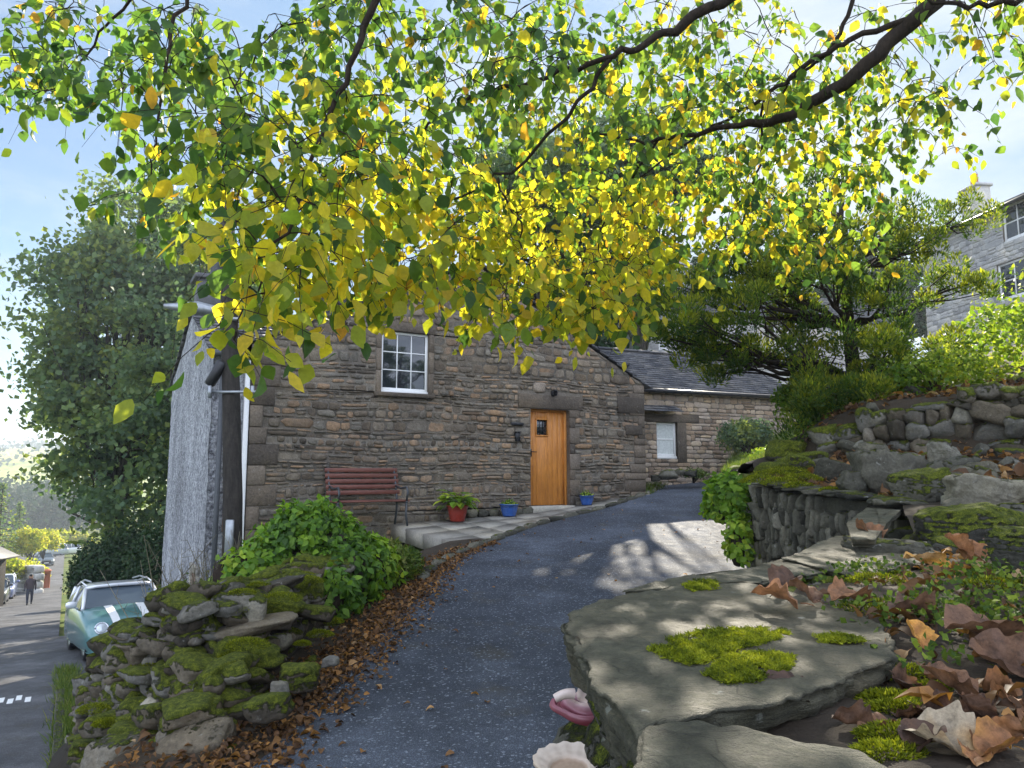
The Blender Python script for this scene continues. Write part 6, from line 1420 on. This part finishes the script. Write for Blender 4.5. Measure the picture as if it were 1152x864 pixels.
for (px, py, rx, ry, d0, d1, n, yl) in BL:
    for _ in range(int(n*(1.3 if px > 380 and n > 20 and py > 120 else 1.05))):
        a = g.uniform(0, 2*PI); r_ = math.sqrt(g.uniform()); ax_, ay_ = px + rx*r_*math.cos(a), py - 30 + ry*r_*.9*math.sin(a)
        if ax_ < 262 and ay_ > 225 and ry > 25: continue
        if 225 < ax_ < 760 and ay_ > 190: yl_ = .92
        else: yl_ = yl
        att.append((P(ax_, ay_, g.uniform(d0, d1)), yl_))
for _ in range(90):      # part of the crown beside and above the camera
    att.append((np.array([g.uniform(1.6, 5), g.uniform(-1.5, 3.6), g.uniform(2.3, 5.0)]), .35))
for _ in range(50):
    att.append((np.array([g.uniform(-2.5, 4.5), g.uniform(2.6, 7.5), g.uniform(3.9, 5.6)]), .25))
nodes = np.concatenate([l[0] for l in limbs[1:]]); order = []
A = np.array([a[0] for a in att]); d0 = np.array([np.min(np.linalg.norm(nodes - q, axis=1)) for q in A]); idx = np.argsort(d0)
NP = list(nodes)
for i in idx:
    q = A[i]; arr = np.array(NP); dd = np.linalg.norm(arr - q, axis=1) + .35*np.clip(q[2] - arr[:, 2], 0, None); j = int(np.argmin(dd)); s0 = arr[j]
    L = np.linalg.norm(q - s0); md = (s0 + q)/2 + [0, 0, .12*L] + g.normal(size=3)*.05*L
    seg = np.array([s0, (s0 + md)/2 + g.normal(size=3)*.02*L, md, (md + q)/2 + g.normal(size=3)*.02*L, q]); r0 = .0028 + .0035*min(L, 1.2)
    tube(mbr, seg, np.linspace(r0, .0018, 5), 5, cap=False)
    NP.append(md); NP.append(q)
    # terminal spray with leaves
    dirv = (q - s0)/(L + 1e-6)*.5 + np.array([g.normal()*.5, g.normal()*.5, -.45]); dirv /= np.linalg.norm(dirv); Ls = g.uniform(.14, .34)
    e = q + dirv*Ls + [0, 0, -.04]; tube(mbr, [q, q + dirv*Ls*.5, e], [.0018, .0014, .001], 4, cap=False)
    n = int(g.integers(6, 11)); f = np.linspace(.05, 1, n)[:, None]; pos = q + (e - q)*f + g.normal(size=(n, 3))*.028
    if L > .25: 
        k = int(L*7); ff = g.uniform(.3, 1, (k, 1)); pos = np.concatenate([pos, s0 + (q - s0)*ff + [0, 0, .05*L] + g.normal(size=(k, 3))*.03])
    n = len(pos); tip = g.normal(size=(n, 3))*.55 + dirv*.4 + [0, 0, -.75]; nr = rnd(n, g)*.8 + [0, -.5, .25]
    yl = att[i][1]; base = np.where(g.uniform(size=n) < yl*.85, g.uniform(.45, .86, n), g.uniform(0.0, .42, n)**1.0); base = np.where(g.uniform(size=n) < .03, g.uniform(.88, 1, n), base)
    inst(mlf, LEAF_V*[1.12, 1, 1], LEAF_F, pos, basis(tip, nr), (g.uniform(.055, .1, n)*g.choice([1, 1, .65], n))[:, None]*g.uniform([.75, .85, -1.5], [1.15, 1.15, 2.5], (n, 3)), np.stack([base, g.uniform(.35, .7, n), np.zeros(n)], 1))
mbr.build('trunk', M['twig'], ft, smooth=True); mlf.build('crown', M['leaf'], ft)

# ------------------------------------------------------------------ foreground moss, leaves, plants on the bank
g = np.random.default_rng(61)
def in_poly(x, y, poly):
    c = False; n = len(poly); j = n - 1
    for i in range(n):
        if ((poly[i][1] > y) != (poly[j][1] > y)) and x < (poly[j][0] - poly[i][0])*(y - poly[i][1])/(poly[j][1] - poly[i][1]) + poly[i][0]: c = not c
        j = i
    return c
MP = [([(730, 733), (752, 722), (790, 712), (840, 709), (889, 711), (884, 717), (850, 727), (820, 735), (800, 745), (775, 750), (752, 742)], -.2865, 'larger bright moss patch on the big coping slab', 2600),
 ([(793, 760), (820, 741), (855, 737), (891, 739), (889, 752), (850, 768), (815, 770)], -.2865, 'smaller bright moss patch on the big coping slab', 2000),
 ([(768, 659), (785, 654), (806, 655), (808, 663), (780, 666)], -.289, 'tiny moss tuft at the back edge of the big slab', 500), ([(919, 717), (945, 716), (975, 721), (960, 726), (925, 724)], -.2875, 'thin strip of moss along the slab corner', 350)]
for poly, z, lab, n in MP:
    mb = MB(); xs = [p[0] for p in poly]; ysp = [p[1] for p in poly]; pos = []
    cx, cy = np.mean(xs), np.mean(ysp)
    while len(pos) < n:
        x, y = g.uniform(min(xs) - 3, max(xs) + 3), g.uniform(min(ysp) - 2, max(ysp) + 2)
        if in_poly(x + g.normal()*1.5, y + g.normal()*1., poly):
            q = U(x, y, z); e = 1 - ((x - cx)/(max(xs) - min(xs))*2)**2; q[2] += .002 + .004*max(0, e)*g.uniform()
            if snoise(q[None], 26, 2)[0] < .75: pos.append(q)
    pos = np.array(pos); k = 8; pr = np.repeat(pos, k, 0) + g.normal(size=(n*k, 3))*[.003, .003, .001]
    tip = g.normal(size=(n*k, 3))*[1, 1, .2] + [0, 0, .4]
    inst(mb, BLADE_V*[4, 1, 1], BLADE_F, pr, basis(tip, rnd(n*k, g)), g.uniform(.003, .0085, n*k), np.stack([np.clip(.5 + .25*snoise(pr, 30, 2) + g.normal(size=n*k)*.15, 0, 1), g.uniform(.35, .7, n*k), np.zeros(n*k)], 1))
    # cushion under the tufts
    tag(mb.build('moss_patch', M['moss']), lab, 'moss', 'moss patches on the slabs')
# moss cushions on soil: one stuff object
mb = MB()
for _ in range(120):
    Y = g.uniform(.9, 4.5); q = g.uniform(.45, 1.8); x = float(wx(Y)) + q; c = (x, Y, tz_(x, Y)); r_ = g.uniform(.02, .06); cushion(mb, c, (r_*1.3, r_, r_*.45), g, 700, .006)
for (px, py, r_) in ((1008, 830, .035), (1010, 800, .03), (1000, 790, .035), (1015, 760, .04), (950, 640, .05), (985, 655, .06), (1000, 850, .03), (930, 735, .02), (1010, 790, .03)):
    c = on_bank(px, py); cushion(mb, c, (r_*1.3, r_*.8, r_*.4), g, 1500, .0055)
tag(mb.build('soil_moss', M['moss']), 'small cushions of moss scattered over the soil of the bank', 'moss', kind='stuff')
mb = MB()
for (px, py, sx, n) in ((1120, 690, .16, 900), (1095, 705, .1, 500), (1140, 660, .14, 600), (930, 655, .12, 600), (900, 640, .08, 300), (975, 650, .1, 350), (960, 690, .06, 160), (1060, 760, .06, 120), (1110, 650, .1, 300), (1040, 700, .1, 250), (1150, 720, .1, 400), (890, 668, .05, 150)):
    n = int(n*.45); c = on_bank(px, py); d = g.normal(size=(n, 3))*[sx*.85, sx*.6, 0]; pos = np.array(c) + d; pos[:, 2] = T(pos[:, 0], pos[:, 1]) + g.uniform(.005, .05, n)
    pos = pos[pos[:, 0] > wx(pos[:, 1]) + .25]; n = len(pos)
    scatter_leaves(mb, pos, .0135, SLEAF_V*[1.4, 1, 1], SLEAF_F, 0, out=g.normal(size=(n, 3))*.6 + [0, -.3, .8], g=g, col=np.stack([g.uniform(.2, .9, n), g.uniform(.3, .7, n), np.zeros(n)], 1))
tag(mb.build('ground_cover', M['weed']), 'small-leaved green weeds creeping over the bank', 'ground cover', kind='stuff')
# curled dead leaves
def dead_leaf(mb, c, size, rot, g, lob=0., tone=.4, curl=1., br=.5):
    n = 25; u = np.linspace(-1, 1, n); v = np.linspace(0, 1, 41); UU, VV = np.meshgrid(u, v, indexing='ij')
    wv = .40*np.clip(np.sin(np.pi*np.clip(VV, .0, 1)**.85), 0, 1)**.55*(1 + lob*.13*np.cos(VV*PI*7)) + .004
    X = UU*wv; Yv = (VV - .5)*(.85 + .1*UU*UU) + .05*lob*np.abs(UU)*np.sin(VV*9)
    k1, k2, k3 = g.uniform(.6, 1.6)*curl, g.uniform(-.9, .9)*curl, g.uniform(-1.2, 1.2)*curl
    sd_ = g.uniform(0, 9); Z = k1*np.abs(X)**1.6*1.3 + k2*.5*Yv*Yv + k3*.6*X*Yv - .03*np.exp(-(X/.02)**2) + .02*np.abs(np.sin(VV*24 - np.abs(UU)*5))*np.abs(UU) + .07*snoise(np.stack([X, Yv, X*0 + sd_], -1), 4, 2)
    V = np.stack([X, Yv, Z], -1) @ rotm(*rot).T*size
    tn = np.clip(tone + .1*snoise(np.stack([X, Yv, Z], -1), 3, 2), 0, 1)
    col = np.stack([tn, np.full_like(tn, br) + .2*(np.abs(UU) > .1) - .1, tn*0], -1).reshape(-1, 3)
    i = np.arange(n*41).reshape(n, 41); F = np.stack([i[:-1, :-1], i[1:, :-1], i[1:, 1:], i[:-1, 1:]], -1).reshape(-1, 4)
    Vw = V.reshape(-1, 3); zmin = Vw[:, 2].min(); off = np.array(c, float); off[2] -= zmin*.85
    mb.add(Vw + off, F, col)
    st = np.array([[0, -.5, 0], [0.02, -.62, .03], [.0, -.75, .02]]) @ rotm(*rot).T*size; tube(mb, st + off, [size*.014]*3, 5, (tone, .4, 0))
DL = [(872, 684, 74, .5, .9, 'broad pale orange leaf at the left of the pile on the slab', (.2, .1, 1.2), .6), (905, 676, 60, .35, .5, 'brown rolled leaf in the middle of the pile on the slab', (.3, .5, .4), .5), (955, 680, 70, .48, .6, 'wide tan leaf at the right of the pile on the slab', (.1, -.2, 2.0), .55), (884, 664, 60, .2, .5, 'thin dry leaf standing behind the pile on the slab', (.4, .3, -.8), .4),
 (1032, 728, 52, .72, .7, 'bright orange upright leaf catching the sun beside the slab corner', (.9, .1, .2), .9), (976, 608, 52, .4, .7, 'curled reddish brown leaf on the thin slab at the back', (.5, .2, .3), .55), (1044, 640, 70, .82, .5, 'yellow leaf flat among the weeds', (.2, .1, 1.4), .85), (1085, 634, 66, .5, .9, 'orange-brown upright leaf beside the yellow leaf', (.8, .3, .6), .7), (1136, 632, 74, .3, .9, 'brown lobed leaf at the right edge beyond the weeds', (.6, -.2, -.4), .5),
 (1110, 730, 120, .33, .6, 'long brown curled leaf lying towards the right edge', (.2, .1, 1.5), .5), (1075, 790, 100, .38, .9, 'large dull brown leaf in the right foreground', (.3, .2, .9), .45), (1130, 760, 100, .3, .8, 'brown folded leaf at the right edge above the pale leaf', (.5, -.3, .3), .4), (1060, 846, 120, .98, .7, 'big pale beige crumpled leaf at the bottom right', (.15, -.1, .6), .75), (1118, 842, 52, .8, .4, 'small bright orange leaf beside the pale crumpled leaf', (.3, .2, 1.), .85),
 (962, 825, 66, .18, .9, 'dark curled leaf with stalk below the big slab', (.3, .5, 1.4), .35), (890, 800, 90, .1, .7, 'dark brown leaf tucked under the slab edge', (.2, -.2, 1.3), .3), (1140, 806, 80, .5, .8, 'reddish brown leaf at the far right above the orange leaf', (.4, .4, .2), .5), (1028, 700, 76, .2, .7, 'grey-brown leaf between the weeds and the slab', (.2, .2, 1.7), .4)]
for (px, py, wpx, tone, lob, lab, rot, br) in DL:
    c = on_bank(px, py); on_slab = py < 700 and px < 990 or 'slab at the back' in lab
    if on_slab: c = U(px, py, -.278)
    k = c[1]/F0; m_ = MB(); dead_leaf(m_, c + np.array([0, 0, .004]), wpx*k*.72, rot, g, lob, tone, .8, br); tag(m_.build('fallen_leaf', M['bigdead'], smooth=True), lab, 'leaf', 'large fallen leaves in the foreground')
g2 = np.random.default_rng(77)
for k in range(20):
    px, py = g2.uniform(985, 1150), g2.uniform(735, 862); c = on_bank(px, py); m_ = MB(); dead_leaf(m_, c + np.array([0, 0, .003]), g2.uniform(.035, .058), tuple(g2.normal(size=2)*.35) + (g2.uniform(0, 6),), g2, g2.uniform(.2, 1), g2.choice([.15, .25, .4, .5, .6, .85]), .9, g2.uniform(.3, .5))
    tag(m_.build('fallen_leaf', M['bigdead'], smooth=True), 'brown withered leaf in the crowded drift at the bottom right corner', 'leaf', 'withered leaves drifted in the bottom right corner')
mb = MB()
for k in range(170):
    Y = g2.uniform(2.6, 8.2); x = float(wx(Y)) + g2.uniform(.3, 3.4)*(1 if Y > 4.5 else .6); s_ = g2.uniform(.05, .2); rock(mb, (x, Y, tz_(x, Y) + s_*.15), (s_*1.3, s_, s_*.6), tuple(g2.normal(size=3)*.4), 3, planes=10, p=24, rg=g2, moss=g2.uniform(-.3, .45))
tag(mb.build('rockery_rubble', M['greystone'], smooth=True), 'small broken stones strewn among the leaves of the rockery', 'rubble', kind='stuff')
# litter on the bank and rockery
def litter(mb, fn, n, size, g):
    pos = []; 
    while len(pos) < n:
        q = fn()
        if q is not None: pos.append(q)
    pos = np.array(pos); tip = g.normal(size=(n, 3))*[1, 1, .35]; nr = g.normal(size=(n, 3))*.45 + [0, 0, 1]
    tv = LEAF_V*[1, 1, 2.6]; inst(mb, tv, LEAF_F, pos + [0, 0, .008], basis(tip, nr), g.uniform(.35, 1.0, n)*1.35*size*g.uniform([.7, .8, .3], [1.2, 1.2, 1.8], (n, 3)).T[0], np.stack([np.clip(g.beta(1.6, 2.2, n), 0, 1), g.uniform(.25, .75, n), np.zeros(n)], 1))
mb = MB()
def f1():
    Y = g.uniform(4.8, 8.4); x = float(wx(Y)) + g.uniform(.15, 3.2); return (x, Y, tz_(x, Y) + g.uniform(0, .02))
def f2():
    Y = g.uniform(.6, 4.9); x = float(wx(Y)) + g.uniform(.42, 2.2); return (x, Y, tz_(x, Y) + g.uniform(0, .01))
litter(mb, f1, 2600, .075, g); litter(mb, f2, 2300, .042, g)
tag(mb.build('bank_litter', M['dead']), 'brown leaf litter covering the rockery and bank', 'leaf litter', kind='stuff')
mb = MB()
for _ in range(150):
    Y = g.uniform(.7, 5); x = float(wx(Y)) + g.uniform(.4, 2); z = tz_(x, Y) + .01; d = rnd(1, g)[0]*[1, 1, .25]*g.uniform(.03, .14); tube(mb, [(x, Y, z), np.array([x, Y, z]) + d*.5 + [0, 0, .01], np.array([x, Y, z]) + d], [.002, .0017, .001], 4, (.3, .5, 0), False)
tag(mb.build('twig_litter', M['twig']), 'thin dead twigs lying over the bank', 'twigs', kind='stuff')
# litter along the left margin of the lane
mb = MB()
def f3():
    Y = 3.2 + 8.3*g.uniform()**1.3; w_ = I(Y, [3, 5, 7, 10, 12], [.3, .42, .42, .34, .2]); x = float(xl(Y)) + .12 + g.normal()*w_*.42 - .12
    if x < xl(Y) - (.9 if Y < 5.2 else .45): return None
    if g.uniform() < .4 and Y < 5.4: x -= g.uniform(0, .9)
    zz_ = float(laneZ(Y)) if x > xl(Y) - .1 else float(I(x, [float(xl(Y)) - .75, float(xl(Y)) - .35, float(xl(Y))], [float(laneZ(Y)) - .02, float(laneZ(Y)) + .02, float(laneZ(Y)) + .012])) if x > xl(Y) - .75 else gz(x, Y)
    return (x, Y, zz_ + .004 + g.uniform(0, .02))
litter(mb, f3, 5600, .046, g)
tag(mb.build('lane_litter', M['dead']), 'drift of brown leaves along the left edge of the lane', 'leaf litter', kind='stuff')
mb = MB(); pt = []
for _ in range(90):
    Y = g.uniform(3.4, 16); x = g.uniform(float(xl(Y)), float(wx(Y))); pt.append((x, Y, float(laneZ(Y)) + .035))
for i, q in enumerate(pt):
    m_ = MB(); n = 1; inst(m_, LEAF_V*[1, 1, 2.5], LEAF_F, np.array([q]), basis(g.normal(size=(1, 3))*[1, 1, .2], g.normal(size=(1, 3))*.3 + [0, 0, 1]), [g.uniform(.03, .06)], [(g.uniform(.1, 1), g.uniform(.4, 1), 0)])
    tag(m_.build('lane_leaf', M['dead']), 'single dead leaf lying on the open asphalt of the lane', 'leaf', 'single leaves scattered on the lane')
mb = MB()      # earth strip under the litter, between wall and lane
Gd = []
for Y in np.arange(3, 12, .15):
    x = float(xl(Y)); Gd.append([(x - .75, Y, float(laneZ(Y)) - .02), (x - .35, Y, float(laneZ(Y)) + .02), (x, Y, float(laneZ(Y)) + .012), (x + .1 + .05*math.sin(Y*5), Y, float(laneZ(Y)) - .02)])
quadsheet(mb, np.array(Gd), (.5, .5, 0), flip=True); tag(mb.build('lane_verge', M['earth'], smooth=True), kind='structure')
# moss blobs on top of the tumbled wall
mb = MB()
for (px, py, d, r_) in ((222, 690, 5.5, .13), (215, 708, 5.4, .16), (316, 676, 5.5, .15), (278, 728, 4.95, .14), (262, 738, 4.95, .1), (150, 722, 5.7, .08), (345, 655, 6.2, .13), (232, 792, 4.6, .1), (105, 800, 4.9, .1), (120, 815, 4.7, .08), (360, 715, 5.8, .1), (375, 700, 6.0, .08), (300, 676, 5.6, .1), (340, 725, 5.4, .06)):
    c = P(px, py, d); cushion(mb, c, (r_, r_*.8, r_*.4), g, 2200, .009)
for _ in range(34):
    u = g.uniform(.3, tL - .2); pp, t = tf(u); n = np.array([t[1], -t[0]]); dn = g.uniform(0, .45); c = pp - n*(.1 - dn*.16); r_ = g.uniform(.04, .1); cushion(mb, (c[0], c[1], tzt(u) - dn), (r_*1.3, r_, r_*.45), g, 900, .009)
mb.build('moss', M['moss'], tw)
mb = MB()
for (x, y, z, r_) in ((2.12, 6.35, -.1, .18), (2.2, 6.1, -.11, .16), (2.25, 5.85, -.13, .12), (2.3, 6.6, -.06, .2), (2.45, 6.3, -.08, .16), (2.35, 5.5, -.15, .08), (2.5, 6.8, -.03, .2)): cushion(mb, (x, y, z), (r_, r_, r_*.35), g, 1300, .014)
mb.build('moss', M['moss'], w2_)

# ------------------------------------------------------------------ seashells on a ledge of the near wall
ls = U(640, 815, -.47)
m_ = MB(); rock(m_, (ls[0] + .09, ls[1] - .02, -.565), (.2, .42, .14), (0, 0, .1), 4, rg=g, moss=.1, p=18); m_.build('ledge_stone', M['greystone'], rw, smooth=True)
def shellmat(name, stops, sc):
    t = NT(name); r = t.attr(0); c = t.ramp(r, stops); c = t.mix(.5, c, t.ramp(t.noise(60, 4), [(.3, .8), (.7, 1.2)]), 'MULTIPLY')
    p = t.n('ShaderNodeBsdfPrincipled'); t.set(p.inputs['Base Color'], c); p.inputs['Roughness'].default_value = .35; t.t.links.new(p.outputs[0], t.o.inputs['Surface']); return t.m
M['conch'] = shellmat('conch_shell', [(0, (.14, .02, .03)), (.3, (.3, .11, .14)), (.55, (.46, .27, .3)), (.8, (.68, .5, .44)), (1, (.8, .7, .62))], 1)
M['clam'] = shellmat('clam_shell', [(0, (.38, .26, .17)), (.5, (.5, .38, .28)), (1, (.66, .57, .47))], 1)
def conch():
    c = U(662, 790, -.455); t_ = thing('conch_shell', 'pink and purple conch seashell on the wall ledge beside the lane', 'seashell', (c[0], c[1], -.5))
    mb = MB(); nu, nv = 50, 60; Gd = np.zeros((nu, nv, 3)); Cc = np.zeros((nu, nv, 3))
    for i, u in enumerate(np.linspace(0, 1, nu)):
        th = math.radians(165 + 135*u)
        for j, v in enumerate(np.linspace(0, 1, nv)):
            r_ = (.010 + .048*v)*(1 + .28*math.exp(-((u - .08)/.16)**2)*v); rid = .0065*math.sin(v*15 + 1.2*u)*(.35 + v) + .0012*math.sin(v*60)
            Gd[i, j] = (r_*math.cos(th)*1.05, r_*math.sin(th)*.95, .024*math.cos(v*1.75) + rid - .004*u); k = .5 + .5*math.sin(v*15 + 1.2*u)
            Cc[i, j] = (np.clip(1.05 - 1.05*v + .42*(k - .5)*(1.3 - v*.5), 0, 1), .5, 0)
    W = Gd.reshape(-1, 3) @ rotm(.35, -.1, .05).T + c; Gd = W.reshape(nu, nv, 3)
    quadsheet(mb, Gd, Cc.reshape(-1, 3)); quadsheet(mb, Gd + [.001, .0015, -.0025], Cc.reshape(-1, 3)*.4, flip=True); mb.build('whorl', M['conch'], t_, smooth=True)
    mb = MB(); p0, p1 = U(624, 786, -.437), U(646, 781, -.43); th = np.linspace(0, 1, 12)[:, None]; tp = p0 + (p1 - p0)*th + np.array([0, 0, .004])*np.sin(th*3)
    tube(mb, tp, np.linspace(.0082, .0105, 12), 18, (.9, .5, 0), cap=False); tube(mb, tp + [.0006, 0, 0], np.linspace(.0062, .008, 12), 18, (0., .5, 0), cap=False); mb.build('canal', M['conch'], t_, smooth=True)
    mb = MB(); rock(mb, U(668, 786, -.445), (.075, .05, .045), (0, .2, .2), 4, planes=0, p=3, noise=.05, col=(.85, .5, 0)); mb.build('spire', M['conch'], t_, smooth=True)
conch()
def clam():
    c = U(641, 858, -.45); t_ = thing('clam_shell', 'upturned cream clam shell half on the ledge below the conch', 'seashell', (c[0], c[1], -.5)); mb = MB(); n, m = 26, 60; V = []; C = []
    for side, k in ((1, 0), (-1, 1)):
        Gd = []; Cc = []
        for i in range(n):
            f = i/(n - 1); row = []
            for j in range(m):
                a = j/(m - 1)*2*PI; rim = 1 + .025*math.cos(a*14)*f; x = .058*f*math.cos(a)*rim; y = .046*f*math.sin(a)*rim; z = .005*sstep(f, .5, .62) + .010*(f**3) - (.003 if side < 0 else 0) + .0012*math.cos(a*14)*f*f
                if side > 0 and f < .62: z = max(z, .0115*(1 - .4*f)) if False else z
                row.append((x, y + .012*f*f, z)); Cc.append(((.22 if f < .55 else .5 + .45*f) + .05*math.sin(f*40 + a), .5, 0))
            Gd.append(row)
        Gd = np.array(Gd) @ rotm(.2, -.05, .3).T*.95 + c + [0, 0, -.012]; quadsheet(mb, Gd, np.array(Cc), flip=(side < 0))
    mb.build('shell', M['clam'], t_, smooth=True)
clam()

# ------------------------------------------------------------------ air
m_ = MB(); cbox(m_, (0, 710, 13.0), (3040, 1640, 78.), None, .01); hz_ = bpy.data.materials.new('haze'); hz_.use_nodes = True; hz_.node_tree.nodes.clear()
pv = hz_.node_tree.nodes.new('ShaderNodeVolumePrincipled'); ov_ = hz_.node_tree.nodes.new('ShaderNodeOutputMaterial'); hz_.node_tree.links.new(pv.outputs[0], ov_.inputs['Volume'])
pv.inputs['Color'].default_value = (.8, .9, 1, 1); pv.inputs['Density'].default_value = .0008; pv.inputs['Anisotropy'].default_value = .3
tag(m_.build('haze', hz_), 'thin pale haze filling the air', 'haze', kind='stuff')
